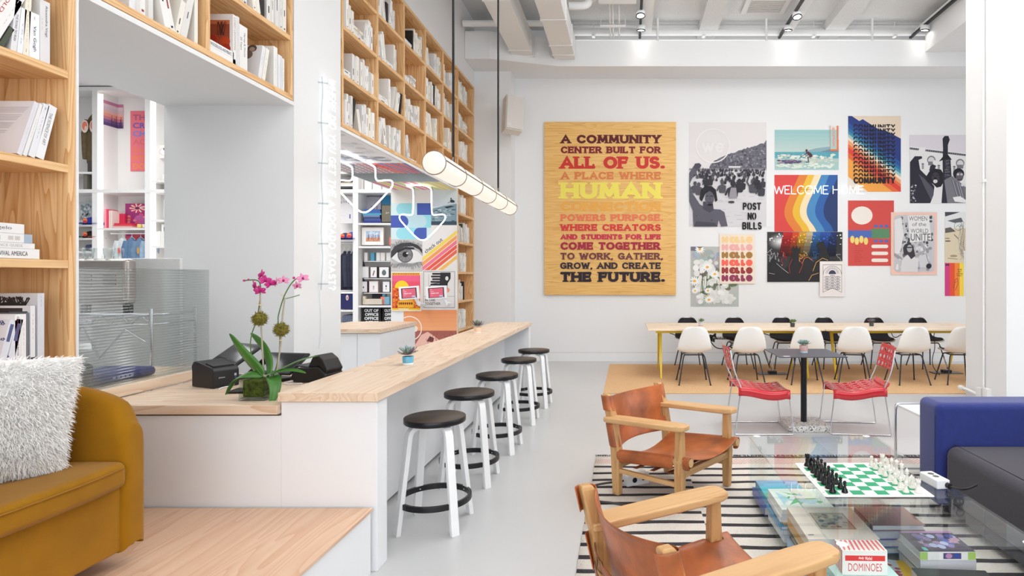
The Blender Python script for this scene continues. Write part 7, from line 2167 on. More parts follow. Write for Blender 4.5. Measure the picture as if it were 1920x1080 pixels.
cord('power_cable', [q(1427, 623), q(1436, 627), q(1446, 629), q(1470, 622)], 'black cable under the middle of the first work table')
cord('power_cable', [q(1755, 621), q(1750, 628), q(1754, 650), q(1747, 675), q(1750, 690), q(1762, 703)], 'black cable running down to the floor box near the column')
cord('power_cable', [q(1660, 620), q(1672, 624), q(1674, 632), q(1682, 633), q(1690, 626), q(1740, 624), q(1775, 624), q(1785, 620)], 'black cable looped beneath the second work table')
for (px, py, lb) in ((1448, 703, 'dark floor power box with a post, behind the left red chair'), (1774, 701, 'dark floor power box on the jute rug near the column')):
    D2 = EYE * F / (py - VY)
    t = thing('floor_box', lb, 'floor box', (wx(px, D2), D2, .0125))
    MB().box(-.22, .22, -.09, .09, 0, .012).build('plate', mat('floor_box_grey', (92, 92, 96), .4, metal=.5), t)
    MB().box(-.06, .06, -.05, .05, .012, .05).build('socket_block', BLACK, t)
    MB().tube([(0, 0, .05), (.01, 0, .1), (-.02, 0, .17), (-.03, 0, .26)], .006, 6).build('cable_post', CHROME, t)

# ================================================================ café table and red chairs
t = thing('cafe_table', 'square dark grey café table on a terrazzo base between the red chairs', 'table', (1.745, 6.02, 0))
GREYT = mat('dark_grey_laminate', (78, 80, 88), .35)
MB().box(-.322, .322, -.322, .322, .732, .742).build('tabletop', GREYT, t, bevel=.002, seg=1)
MB().cyl((0, 0, .05), (0, 0, .733), .03, n=20).build('pole', BLACKM, t)
m, nt, b = base_mat('terrazzo')
tc = N(nt, 'ShaderNodeTexCoord'); vo = N(nt, 'ShaderNodeTexVoronoi'); vo.inputs['Scale'].default_value = 120; nt.links.new(tc.outputs['Object'], vo.inputs['Vector'])
rp_ = N(nt, 'ShaderNodeValToRGB'); rp_.color_ramp.interpolation = 'CONSTANT'
for i, (p_, c_) in enumerate(((0, (90, 88, 90)), (.16, (226, 222, 218)), (.55, (184, 180, 178)), (.68, (238, 236, 232)))):
    e = rp_.color_ramp.elements[i] if i < 2 else rp_.color_ramp.elements.new(p_)
    e.position = p_; e.color = (*lin(c_), 1)
sp = N(nt, 'ShaderNodeSeparateColor'); nt.links.new(vo.outputs['Color'], sp.inputs[0]); nt.links.new(sp.outputs[0], rp_.inputs['Fac']); nt.links.new(rp_.outputs['Color'], b.inputs['Base Color']); b.inputs['Roughness'].default_value = .4
TERR = m
MB().box(-.205, .205, -.205, .205, 0, .058).build('base', TERR, t, bevel=.006)
tag(MB().box(-.03, .03, -.02, .02, 0, .001).build('table_sticker', WHITE, loc=(1.50, 5.73, .7425)), 'small white label at the near corner of the café table', 'label')
succulent((wx(1507, 6.0), 6.0, .742), .042, .075, (214, 178, 170), 'blue green succulent in a pink and blue pot on the café table', [SUC[1], SUC[0]], .07, 14, band=(168, 190, 210), heads=3, up=.8)
REDM = mat('red_enamel', (206, 38, 48), .22, coat=.5)
def perforated(mb, fn, nu, nv, r, solid_=lambda i, j: False, n=12):
    """sheet of nu x nv cells, each with a round hole; fn(u, v) in 0..1 -> point"""
    for i in range(nu):
        for j in range(nv):
            def pt(a, b2): return fn((i + a) / nu, (j + b2) / nv)
            if solid_(i, j):
                V = [pt(a / 3, b2 / 3) for a in range(4) for b2 in range(4)]
                mb.add(V, [(a * 4 + b2, a * 4 + b2 + 1, a * 4 + b2 + 5, a * 4 + b2 + 4) for a in range(3) for b2 in range(3)], None, True); continue
            V = []
            for k in range(n):
                a = 2 * math.pi * k / n + math.pi / 4
                ca, sa = math.cos(a), math.sin(a)
                s = 1 / max(abs(ca), abs(sa))
                V.append(pt(.5 + .5 * ca * s, .5 + .5 * sa * s)); V.append(pt(.5 + r * ca, .5 + r * sa))
            mb.add(V, [(2 * k, 2 * k + 1, (2 * k + 3) % (2 * n), (2 * k + 2) % (2 * n)) for k in range(n)], None, True)
def make_red_chair(label, loc, rz):
    """faces +x; runners along x on both sides"""
    t = thing('red_chair', label, 'chair', loc, rz, 'red perforated chairs at the café table')
    hw, hl = .235, .245
    def seat_fn(u, v):
        x = -hl + .0 + u * (2 * hl); y = -hw + v * 2 * hw
        z = .432 + .022 * math.cos(u * math.pi * 1.6 - .3) - .012 * math.sin(v * math.pi) * 1.0
        if u > .93: z -= .012 * (u - .93) / .07
        return (x, y, z)
    mb = MB(); perforated(mb, seat_fn, 6, 6, .27, lambda i, j: i == 5)
    # side flanges rolled down over the tubes
    for s, vv in ((-1, 0.0), (1, 1.0)):
        rows = []
        for k in range(13):
            p = Vector(seat_fn(k / 12, vv))
            rows.append([p, p + Vector((0, s * .012, -.01)), p + Vector((0, s * .017, -.03)), p + Vector((0, s * .016, -.082))])
        mb.grid(rows)
    # rear upturned lip
    rows = []
    for k in range(13):
        p = Vector(seat_fn(0, k / 12)); rows.append([p, p + Vector((-.018, 0, .016)), p + Vector((-.03, 0, .045))])
    mb.grid(rows)
    mb.build('seat', REDM, t, solid=.003)
    def back_fn(u, v):
        y = -hw * .96 + u * 2 * hw * .96; zz = v
        x = -hl - .03 - .05 * zz - .03 * math.sin(u * math.pi)
        return (x, y, .605 + .205 * zz)
    mb = MB(); perforated(mb, back_fn, 6, 3, .27, lambda i, j: False)
    rows = [[Vector(back_fn(k / 12, 1)) + Vector((-.004 * q_, 0, .02 * q_)) for q_ in (0, .5, 1)] for k in range(13)]
    mb.grid(rows)
    mb.build('backrest', REDM, t, solid=.003)
    for s in (-1, 1):
        y = s * (hw + .006)
        P = smooth_path([(-hl - .075, y * .96, .80), (-hl - .04, y, .60), (-hl + .03, y, .44), (-hl + .02, y, .40), (-hl - .035, y * 1.05, .02), (-hl - .03, y * 1.05, .008), (-hl + .05, y * 1.05, .008), (hl - .03, y * 1.05, .008), (hl + .03, y * 1.05, .008), (hl + .03, y * 1.05, .03), (hl - .015, y, .40), (hl - .02, y, .415)], 2)
        MB().tube(P, .0065, 8).build('sled_frame', CHROME, t)
    MB().tube([(hl - .03, -hw, .405), (hl - .03, hw, .405)], .0065, 8).tube([(-hl + .04, -hw, .405), (-hl + .04, hw, .405)], .0065, 8).build('cross_tube', CHROME, t)
    return t
rc1 = make_red_chair('red perforated steel chair left of the café table, facing the column', (1.285, 5.96, 0), 0)
dup(rc1, (2.215, 5.95, 0), math.pi - .12, 'red perforated steel chair right of the café table, facing the ducts')

# ================================================================ leather and oak lounge chairs
LEA = mat('cognac_leather', (170, 93, 48), .34, spec=.55, noise=(6.5, .42), bump=(90, .12))
LEAD = mat('cognac_leather_dark', (148, 84, 50), .45, noise=(8, .2))
BRASS = mat('buckle_brass', (140, 112, 70), .35, metal=.9)
def make_spanish(label, loc, rz):
    """local: +x faces forward, y across"""
    t = thing('leather_chair', label, 'armchair', loc, rz, 'oak and leather lounge chairs')
    W_ = .305
    for s in (-1, 1):
        y = s * W_
        # rear post, leaning a little
        mb = MB(); V = []
        for (z, x, a, b2) in ((0, -.255, .026, .024), (.30, -.262, .036, .026), (.5, -.30, .034, .026), (.655, -.345, .028, .024), (.672, -.352, .022, .02)):
            V += [(x - a, y - b2, z), (x + a, y - b2, z), (x + a, y + b2, z), (x - a, y + b2, z)]
        fc = [(i * 4 + j, i * 4 + (j + 1) % 4, i * 4 + 4 + (j + 1) % 4, i * 4 + 4 + j) for i in range(4) for j in range(4)] + [(3, 2, 1, 0), (16, 17, 18, 19)]
        mb.add(V, fc).build('rear_leg', OAK, t, bevel=.007, seg=2)
        mb = MB(); V = []
        for (z, x, a, b2) in ((0, .25, .024, .024), (.25, .252, .032, .026), (.514, .25, .024, .024)):
            V += [(x - a, y - b2, z), (x + a, y - b2, z), (x + a, y + b2, z), (x - a, y + b2, z)]
        fc = [(i * 4 + j, i * 4 + (j + 1) % 4, i * 4 + 4 + (j + 1) % 4, i * 4 + 4 + j) for i in range(2) for j in range(4)] + [(3, 2, 1, 0), (8, 9, 10, 11)]
        mb.add(V, fc).build('front_leg', OAK, t, bevel=.007, seg=2)
        # broad armrest
        ya = s * (W_ + .012)
        out = [(-.33, -.052), (-.27, -.062), (.16, -.068), (.27, -.062), (.305, -.045), (.313, 0), (.305, .045), (.27, .062), (.16, .068), (-.27, .062), (-.33, .052)]
        Ma = Matrix.Translation((0, ya, .506)) @ Matrix.Rotation(math.radians(-2.2), 4, 'Y')
        MB().prism(out, 0, .034, M=Ma).build('armrest', OAKA, t, bevel=.009, seg=3)
        # side rails: upper carries the seat leather, lower is a stretcher
        MB().cyl((-.25, y, .275), (.335, y, .322), .026, .027, 14).build('seat_rail', OAKA, t)
        MB().tube([(-.25, y, .165), (.25, y, .165)], .021, 4, sq=True).build('stretcher', OAKA, t, bevel=.004)
    MB().tube([(.25, -W_, .23), (.25, W_, .23)], .032, 4, sq=True).build('front_rail', OAKY, t, bevel=.005)
    MB().tube([(-.255, -W_, .2), (-.255, W_, .2)], .028, 4, sq=True).build('back_rail', OAKY, t, bevel=.005)
    # slung seat leather: wraps both rails, sags in the middle, cut round the front legs
    nu, nv = 44, 24
    rows = []
    for i in range(nv + 1):
        v = i / nv; x = -.24 + .575 * v
        zr = .277 + .05 * v
        row = []
        for k in range(nu + 1):
            u = -1 + 2 * k / nu
            if abs(u) <= .84:
                y = u / .84 * (W_ + .0); z = zr + .034 - .075 * (1 - (u / .84) ** 2) * (1 - .25 * v) - .012 * max(0, v - .85) / .15
            else:
                a = (abs(u) - .84) / .16 * math.pi * .95
                y = math.copysign(W_ + .038 * math.sin(a), u); z = zr + .036 * math.cos(a) - (.02 if a > 2.4 else 0)
            row.append((x, y, z))
        rows.append(row)
    def cut(i, k):
        x = -.24 + .575 * (i + .5) / nv; u = abs(-1 + 2 * (k + .5) / nu)
        return .205 < x < .295 and u > .78
    MB().grid(rows, skip=cut).build('seat_leather', LEA, t, solid=.005, subsurf=1)
    for x in (-.12, .02, .15):
        st = MB().box(x - .016, x + .016, -W_ + .02, W_ - .02, .205 + x * .08, .209 + x * .08).build('seat_strap', LEAD, t)
        MB().tube([(x - .022, .1, .2 + x * .08), (x + .022, .1, .2 + x * .08), (x + .022, .14, .2 + x * .08), (x - .022, .14, .2 + x * .08)], .003, 5, closed=True).build('buckle', BRASS, st)
    # slung back leather, wraps the posts; notch for the arms, straps with buckles behind
    nv = 20
    rows = []
    for i in range(nv + 1):
        v = i / nv; z = .325 + .34 * v
        xp = -.262 - .082 * max(0, (z - .30)) / .355
        row = []
        for k in range(nu + 1):
            u = -1 + 2 * k / nu
            if abs(u) <= .80:
                q_ = u / .80
                y = q_ * W_; x = xp + .042 - .09 * (1 - q_ ** 2) - .0
                zz = z - (.02 * (1 - q_ ** 2) if v > .9 else 0)
            else:
                a = (abs(u) - .80) / .20 * math.pi * 1.15
                y = math.copysign(W_ + .040 * math.sin(min(a, math.pi)), u); x = xp + .046 * math.cos(a) - .004; zz = z
            row.append((x, y, zz))
        rows.append(row)
    def cut2(i, k):
        z = .325 + .34 * (i + .5) / nv; u = abs(-1 + 2 * (k + .5) / nu)
        return (.42 < z < .515 and .70 < u < .84) or (.47 < z < .56 and u > .79)
    MB().grid(rows, skip=cut2).build('back_leather', LEA, t, solid=.005, subsurf=1)
    for z in (.37, .44):
        st = MB().grid([[(-.30 - .07 * (1 - (y / W_) ** 2) - .012, y, z - .014), (-.30 - .07 * (1 - (y / W_) ** 2) - .012, y, z + .014)] for y in [W_ * .9, W_ * .6, W_ * .3, 0, -W_ * .3, -W_ * .6, -W_ * .9]]).build('back_strap', LEAD, t, solid=.004)
        MB().tube([(-.375, .10, z - .02), (-.375, .14, z - .02), (-.375, .14, z + .02), (-.375, .10, z + .02)], .0035, 5, closed=True).build('buckle', BRASS, st)
    return t
a1 = math.radians(-38)
ch1 = make_spanish('oak and cognac leather lounge chair farther back on the striped rug', (.315, 4.205, .012), a1)
a2 = math.radians(27)
dup(ch1, (.285, 2.235, .012), a2, 'oak and cognac leather lounge chair nearest, seen from behind')
t = thing('power_hub', 'small white power block on the rug beneath the far leather chair', 'power block', (wx(1190, 4.35), 4.35, .012), .5)
MB().box(-.09, .09, -.055, .055, 0, .075).build('body', WHITE, t, bevel=.005)
MB().cyl((-.03, -.054, .04), (-.03, -.058, .04), .018, n=16).cyl((.04, -.054, .04), (.04, -.058, .04), .012, n=16).build('socket', BLACK, t)
MB().tube(smooth_path([(-.09, .0, .03), (-.3, .08, .01), (-.42, -.02, .006), (-.42, -.2, .006), (-.3, -.3, .006), (-.2, -.5, .006)], 3), .008, 8).build('cable', mat('braided_cable', (70, 66, 64), .8), t)

# ================================================================ acrylic table and what is on and in it
AC = clear('clear_acrylic', (251, 253, 253), 1.36, 0.0, gain=.7)
ACS = clear('clear_acrylic_side', (252, 254, 254), 1.3, 0.0, gain=.3)
TX0, TX1, TY0, TY1, TZ = .815, 1.66, 2.40, 4.10, .42
t = thing('acrylic_table', 'clear acrylic coffee table filled with books beside the blue sofa', 'table', ((TX0 + TX1) / 2, (TY0 + TY1) / 2, .012))
hx, hy = (TX1 - TX0) / 2, (TY1 - TY0) / 2
T_ = .012
MB().box(-hx, hx, -hy, hy, TZ - .012 - T_, TZ - .012).build('tabletop', AC, t, bevel=.001, seg=1)
MB().box(-hx, -hx + T_, -hy, hy, .0, TZ - .0125 - T_).build('side_panel', ACS, t)
MB().box(hx - T_, hx, -hy, hy, .0, TZ - .0125 - T_).build('side_panel', ACS, t)
MB().box(-hx + T_ + .0005, hx - T_ - .0005, hy - T_, hy, .0, TZ - .0125 - T_).build('end_panel', ACS, t)
MB().box(-.006, .006, -hy + .02, hy - .02, .028, TZ - .0125 - T_).build('divider', ACS, t)
MB().box(-hx + T_ + .0005, hx - T_ - .0005, -hy, hy - T_ - .0005, .015, .027).build('bottom_shelf', AC, t)
for (x, y) in ((-hx + .05, hy - .03), (hx - .06, hy - .03), (-hx + .04, -hy + .02), (hx - .05, -hy + .03)):
    MB().cyl((x, y, TZ - .0117), (x, y, TZ - .0105), .023, n=24).build('corner_sticker', WHITE, t)
# chess
CZ = TZ + .0012
t = thing('chess_board', 'white roll-up chess board with green squares on the acrylic table', 'chess board', (1.222, 3.205, CZ))
BS = .268
mb = MB()
q4 = []
for (cx, cy, a0) in ((BS - .012, -BS + .012, -90), (BS - .012, BS - .012, 0), (-BS + .012, BS - .012, 90), (-BS + .012, -BS + .012, 180)):
    q4 += [(cx + .012 * math.cos(math.radians(a0 + k * 22.5)), cy + .012 * math.sin(math.radians(a0 + k * 22.5))) for k in range(5)]
mb.prism(q4, 0, .0025, (238, 236, 232))
d = Draw(mb, lambda u, v, e: (-BS + .026 + u * (2 * BS - .052), -BS + .026 + v * (2 * BS - .052), .0025 + e))
for i in range(8):
    for j in range(8):
        if (i + j) % 2 == 0: d.rect(i / 8, j / 8, (i + 1) / 8, (j + 1) / 8, (44, 158, 110), layer=2)
for k in range(8):
    d.text('abcdefgh'[k], (k + .42) / 8, -.042, (k + .58) / 8, -.018, (190, 188, 184)); d.text('12345678'[k], -.042, (k + .4) / 8, -.02, (k + .62) / 8, (190, 188, 184))
mb.build('board_sheet', PRINT, t)
BKP = mat('chess_black', (18, 18, 20), .18); WHP = mat('chess_white', (240, 236, 228), .3)
def piece(kind, m, loc, label, group):
    mb = MB()
    bp_ = {'pawn': 1, 'rook': 1.15, 'knight': 1.12, 'bishop': 1.2, 'queen': 1.3, 'king': 1.35}[kind]
    R_ = .0155 * bp_
    base = [(.0005, 0), (R_, 0), (R_ * 1.02, .004), (R_ * .98, .008), (R_ * .8, .011), (R_ * .82, .013), (R_ * .55, .02)]
    if kind == 'pawn': prof_ = base + [(.0065, .03), (.0055, .036), (.0095, .037), (.0095, .039), (.0055, .041), (.0088, .047), (.0085, .052), (.005, .057), (.0005, .0585)]
    elif kind == 'rook': prof_ = base + [(.0105, .035), (.0095, .046), (.0125, .048), (.0125, .062), (.0085, .062), (.0085, .057), (.0005, .057)]
    elif kind == 'bishop': prof_ = base + [(.0075, .04), (.006, .052), (.011, .054), (.006, .057), (.0095, .064), (.009, .07), (.005, .077), (.002, .08), (.003, .082), (.0005, .085)]
    elif kind == 'queen': prof_ = base + [(.008, .045), (.0065, .062), (.012, .064), (.0065, .067), (.0125, .082), (.0095, .083), (.005, .086), (.003, .09), (.0005, .091)]
    elif kind == 'king': prof_ = base + [(.008, .045), (.007, .064), (.0125, .066), (.007, .069), (.0115, .083), (.0095, .086), (.0005, .089)]
    else: prof_ = base + [(.011, .022), (.0105, .026), (.0005, .027)]
    mb.lathe(prof_, 18, cap=False)
    if kind == 'king': mb.cbox((0, 0, .095), (.003, .003, .014)).cbox((0, 0, .096), (.003, .010, .003))
    if kind == 'rook':
        for k in range(6): a = k * math.pi / 3; mb.cbox((.0105 * math.cos(a), .0105 * math.sin(a), .064), (.005, .005, .005))
    if kind == 'knight':
        s = 1 if m is BKP else -1
        P = [(-.010, .024), (.010, .024), (.009, .034), (.004, .042), (.010, .044), (.017, .041), (.019, .046), (.015, .054), (.008, .062), (.004, .069), (.0, .064), (-.007, .058), (-.011, .046), (-.011, .034)]
        mb.prism([(p[0] * s, p[1]) for p in (P if s > 0 else P)], -.006, .006, M=Matrix.Rotation(R90, 4, 'X'))
    return tag(mb.build(kind, m, loc=loc, bevel=.0015 if kind == 'knight' else 0), label, 'chess piece', group)
sq = (2 * BS - .052) / 8
def spos(f_, r_): return (1.222 - BS + .026 + (f_ + .5) * sq, 3.205 - BS + .026 + (r_ + .5) * sq, CZ + .003)
order = ['rook', 'knight', 'bishop', 'king', 'queen', 'bishop', 'knight', 'rook']
wh = {0: 'nearest the camera end', 7: 'at the far end'}
for r_ in range(8):
    k = order[r_]; nm = k
    w2 = 'nearer' if r_ < 4 else 'farther'
    single = k in ('king', 'queen')
    piece(k, BKP, spos(0, r_), 'black chess %s%s on the white and green board' % (k, '' if single else ', the %s of two' % w2), 'black chess pieces')
    piece(k, WHP, spos(7, r_), 'white chess %s%s on the side by the sofa' % (k, '' if single else ', the %s of two' % w2), 'white chess pieces')
    piece('pawn', BKP, spos(1, r_), 'black pawn, %s along its row from the near end' % ORD[r_], 'black chess pieces')
    piece('pawn', WHP, spos(6, r_), 'white pawn, %s along its row from the near end' % ORD[r_], 'white chess pieces')
t = thing('power_block', 'white power block with black plug at the board corner by the sofa', 'power block', (wx(1752, 3.12), 3.12, CZ), .12)
MB().box(-.035, .035, -.075, .075, 0, .045).build('body', WHITE, t, bevel=.005)
MB().cyl((0, .03, .0448), (0, .03, .0458), .016, n=16).cyl((0, -.012, .0448), (0, -.012, .0458), .016, n=16).build('socket', mat('socket_grey', (90, 88, 92), .5), t)
MB().cyl((.02, -.074, .02), (.02, -.095, .02), .014, n=12).tube(smooth_path([(.02, -.09, .02), (.06, -.12, .012), (.12, -.10, .008), (.2, -.05, .006)], 2), .005, 6).build('plug', BLACK, t)
# books in the table: cover mesh + page block, lying flat; spine towards the rug (-x)
BZ = .012 + .0275
def flatbook(x, y, z, sx, sy, th, col, label, rz=0.0, spine=None, cover=None, pg=(228, 230, 236), name='book', spinefn=None):
    """x,y = centre; sx across (spine at -x), sy along"""
    mb = MB()
    c = .003
    mb.box(-sx / 2, sx / 2, -sy / 2, sy / 2, 0, c, col); mb.box(-sx / 2, sx / 2, -sy / 2, sy / 2, th - c, th, col); mb.box(-sx / 2, -sx / 2 + c, -sy / 2, sy / 2, c, th - c, spine or col)
    if cover:
        cover(Draw(mb, lambda u, v, e: (-sx / 2 + u * sx, sy / 2 - v * sy, th + e)))
    if spinefn:
        spinefn(Draw(mb, lambda u, v, e: (-sx / 2 - .0003 - e, sy / 2 - u * sy, th - v * th)))
    o = mb.build(name, PRINT, loc=(x, y, z), rz=rz)
    MB().box(-sx / 2 + c, sx / 2 - .006, -sy / 2 + .005, sy / 2 - .005, c, th - c, pg).build('pages', PRINT, o)
    return tag(o, label, 'book', 'books inside the acrylic table')
z = BZ
LX0 = TX0 + .17
def teal(d):
    for k, c in enumerate(((150, 186, 222), (120, 190, 222), (90, 196, 216), (70, 190, 196), (66, 188, 160), (72, 186, 130))): d.rect(0, k / 6, 1, (k + 1) / 6, c)
def greenb(d):
    d.rect(.05, .06, .95, .94, (226, 238, 226)); 
    for k in range(16): d.poly([(rk.uniform(.1, .9), rk.uniform(.1, .9)) for _ in range(3)], rk.choice([(120, 200, 130), (170, 214, 226), (90, 190, 120), (240, 246, 240)]))
def paint(d):
    d.rect(.28, .2, .8, .72, (150, 120, 100)); d.rect(.3, .22, .78, .7, (178, 164, 146))
    for k in range(40): d.ell(rk.uniform(.33, .75), rk.uniform(.26, .66), .04, .03, rk.choice([(120, 112, 104), (204, 190, 170), (90, 84, 80), (150, 140, 128)]))
    d.rect(.04, .88, .12, .9, (120, 110, 100))
flatbook(LX0 - .012, 3.86, z, .29, .36, .05, (70, 96, 170), 'blue book at the bottom of the farthest pile in the acrylic table', spine=(74, 88, 176))
flatbook(LX0 - .005, 3.84, z + .051, .27, .36, .05, (64, 170, 214), 'teal to blue graded book on top of the farthest pile', cover=teal, spine=(60, 160, 212))
zz = z
for i, (th, c, lb, cv) in enumerate(((.03, (226, 230, 236), 'white book lowest of the second pile', None), (.03, (196, 214, 232), 'pale blue book second of the second pile', None), (.022, (84, 166, 214), 'sky blue spined book in the second pile', None), (.014, (236, 182, 110), 'thin orange book in the second pile', None), (.028, (232, 232, 236), 'grey white book fifth of the second pile', None), (.038, (236, 240, 234), 'white and green art book on top of the second pile', greenb))):
    flatbook(LX0 + .012 * (i % 2), 3.475 + .006 * i, zz, .28 + .01 * (i % 3), .33, th, c, lb, cover=cv, rz=[.03, -.02, .02, 0, -.02, .01][i]); zz += th + .001
zz = z
for i, (sx, th, c, sp_, lb, cv) in enumerate(((.30, .05, (160, 190, 226), (156, 196, 232), 'blue wrapped book lowest of the third pile', None), (.29, .03, (62, 52, 56), (56, 48, 52), 'dark photo spined book in the third pile', None), (.32, .028, (222, 206, 160), (70, 62, 56), 'cream book with a black spine in the third pile', None), (.31, .05, (206, 160, 96), (210, 160, 84), 'ochre spined thick book near the top of the third pile', None), (.34, .045, (228, 216, 202), (220, 204, 184), 'large beige art book with an engraving on top', paint))):
    flatbook(LX0 + .03 - .012 * (i == 0) + .01 * (i == 4), 3.05 + .005 * i, zz, sx, .40 - .02 * (i % 2), th, c, lb, cover=cv, spine=sp_, rz=[.0, .03, -.02, .02, -.01][i]); zz += th + .001
zz = z
for i, (th, c, lb) in enumerate(((.035, (176, 206, 236), 'blue edged book lowest of the pile by the front left corner'), (.035, (196, 214, 214), 'grey green book in the pile by the front left corner'), (.03, (168, 204, 200), 'mint book in the pile by the front left corner'), (.03, (196, 226, 220), 'pale mint book under the dominoes box'))):
    flatbook(LX0 + .03 + .012 * i, 2.70 - .006 * i, zz, .28, .235, th, c, lb, rz=[.05, -.03, .02, .04][i]); zz += th + .001
# dominoes box
t = thing('dominoes_box', 'white and red striped dominoes box at the near end of the acrylic table', 'box', (1.045, 2.725, zz + .0005), -.03)
mb = MB().box(-.098, .098, -.056, .056, 0, .108, (236, 234, 230))
d = Draw(mb, lambda u, v, e: (-.098 + u * .196, -.056 - e, .108 - v * .108))
d.rect(.06, .2, .95, .42, (224, 62, 62)); d.text('DOMINOES', .13, .52, .88, .84, (220, 78, 78), .0)
lx = .36
for ch, wd_ in (('Andy', .12), ('Warhol', .16)):
    d.text(ch, lx, .24, lx + wd_, .38, (248, 236, 232), .02); lx += wd_ + .02
d2 = Draw(mb, lambda u, v, e: (-.098 + u * .196, -.056 + v * .112, .108 + e))
for k in range(9): d2.poly([(.04 + k * .11, .04), (.08 + k * .11, .04), (min(.98, .16 + k * .1), .96), (min(.95, .1 + k * .1), .96)], (232, 110, 100))
d3 = Draw(mb, lambda u, v, e: (-.098 - e, .056 - u * .112, .108 - v * .108))
for k in range(5): d3.poly([(.02 + k * .2, .98), (.1 + k * .2, .98), (min(.98, .14 + k * .2), .02), (min(.94, .06 + k * .2), .02)], (228, 96, 90))
mb.build('box_body', PRINT, t, bevel=0)
# right half of the table
RX = 1.42
zz = z
for i, (th, c, lb) in enumerate(((.03, (96, 160, 196), 'teal edged book lowest of the pile under the chess board'), (.04, (128, 112, 190), 'violet edged book in the pile under the chess board'), (.035, (222, 222, 230), 'grey white book in the pile under the chess board'), (.03, (150, 112, 100), 'brown book on top of the pile under the chess board'))):
    flatbook(RX - .0 + .01 * (i % 2), 3.30 + .01 * i, zz, .28, .26, th, c, lb, rz=.02 * (i % 3)); zz += th + .001
def mag(d):
    d.rect(0, 0, 1, 1, (86, 78, 92))
    for k in range(40): d.ell(rk.uniform(.2, .92), rk.uniform(.08, .92), .1, .07, rk.choice([(150, 130, 180), (92, 104, 180), (206, 160, 180), (70, 60, 76), (190, 200, 232)]))
    d.rect(.9, 0, 1, 1, (200, 150, 196)); d.rect(.04, .1, .2, .18, (120, 206, 196))
zz = z
for i, (th, c, lb) in enumerate(((.055, (120, 118, 126), 'grey thick book at the bottom of the pile under the purple picture book'), (.05, (206, 206, 212), 'pale grey book under the purple picture book'))):
    flatbook(1.515, 2.985 + .004 * i, zz, .235, .27, th, c, lb, rz=R90 + .03 * i); zz += th + .001
def limespine(d):
    d.rect(.0, .05, .14, .95, (172, 208, 110)); d.rect(.86, .05, 1, .95, (172, 208, 110)); d.rect(.42, .15, .74, .85, (92, 84, 130)); d.ell(.52, .5, .06, .3, (200, 150, 190)); d.ell(.66, .5, .05, .3, (60, 90, 170))
flatbook(1.515, 2.985, zz, .23, .265, .04, (236, 238, 234), 'purple picture book with a white and lime spine in the table by the sofa side', cover=mag, rz=R90, spine=(240, 240, 238), spinefn=limespine)
def yel(d):
    d.rect(0, 0, .5, 1, (200, 206, 214)); d.rect(.5, 0, 1, 1, (230, 186, 60))
    for k in range(14): d.ell(rk.uniform(.1, .5), rk.uniform(.2, .9), .1, .06, rk.choice([(90, 110, 150), (170, 80, 80), (236, 236, 240)]))
flatbook(RX - .09, 2.96, z, .14, .2, .02, (206, 206, 210), 'small book with yellow and blue shapes near the divider', cover=yel, rz=-.2)
def bw(d):
    d.rect(0, 0, 1, 1, (58, 58, 58))
    for k in range(46): d.line([(rk.uniform(.25, .85), rk.uniform(.25, .6)), (rk.uniform(.2, .9), rk.uniform(.25, .65))], .006, rk.choice([(120, 120, 122), (180, 180, 182), (90, 90, 92)]))
    d.poly([(.55, .25), (.82, .45), (.8, .52), (.53, .34)], (214, 214, 216)); d.line([(.25, .4), (.5, .36)], .03, (206, 206, 208)); d.rect(.3, .62, .4, .645, (190, 190, 190)); d.rect(.62, .72, .7, .74, (190, 190, 190))
flatbook(RX + .0, 2.66, z, .36, .30, .04, (238, 170, 76), 'orange book under the black photo book, near corner of the table', rz=-.04, spine=(226, 84, 62))
flatbook(RX + .055, 2.665, z + .041, .33, .30, .05, (56, 56, 58), 'black photo book with a white drawing, near corner of the table', cover=bw, rz=-.08, spine=(230, 230, 232), pg=(226, 222, 218))

# ================================================================ sofa, side table
BLU = mat('blue_wool', (34, 48, 122), .85, bump=(320, .3), sheen=.3, noise=(30, .08))
CHAR = mat('charcoal_wool', (54, 49, 60), .9, bump=(320, .3), sheen=.2, noise=(30, .08))
t = thing('sofa', 'deep blue sofa with charcoal seat at the right edge', 'sofa', (1.90, 3.72, .013))
def soft(name, x0, x1, y0, y1, z0, z1, m, par, r=.05, puff=.02):
    nx, ny, nz_ = 8, 8, 5
    o = MB().box(x0, x1, y0, y1, z0, z1).build(name, m, par, bevel=r, seg=4)
    return o
soft('arm_block', 0, 1.25, -.0, .26, .06, .70, BLU, t, .045)
soft('seat_cushion', .035, 1.2, -1.9, -.004, .10, .45, CHAR, t, .06)
soft('base', .06, 1.2, -1.9, -.01, .04, .11, CHAR, t, .01)
soft('backrest', .92, 1.25, -1.9, -.005, .45, .74, BLU, t, .06)
sm = MB()
sm.tube([(.03, .034, .683), (.6, .033, .688), (1.2, .033, .688)], .004, 6).tube([(.002, .03, .1), (.004, .032, .62)], .004, 6)
sm.build('piping', mat('blue_piping', (34, 44, 100), .8), t)
sm = MB().tube([(.10, -.01, .448), (.095, -1.0, .45), (.10, -1.88, .448)], .004, 6).build('seat_piping', mat('charcoal_piping', (40, 36, 44), .9), t)
for (x, y) in ((.12, .1), (1.15, .1), (.15, -1.8), (1.1, -1.8)): MB().cyl((x, y, 0), (x, y, .07), .025, n=10).build('foot', BLACK, t)
t = thing('side_table', 'white side table with chrome tube legs beyond the sofa', 'table', (2.49, 4.54, 0))
MB().box(-.36, .36, -.24, .24, .465, .484).build('tabletop', WHITE, t, bevel=.002)
for y in (-.25, .25):
    MB().tube(smooth_path([(-.375, y, .012), (-.375, y, .47), (-.36, y, .487), (-.3, y, .487), (.3, y, .487), (.36, y, .487), (.375, y, .47), (.375, y, .012)], 2), .0105, 10).build('tube_frame', CHROME, t)
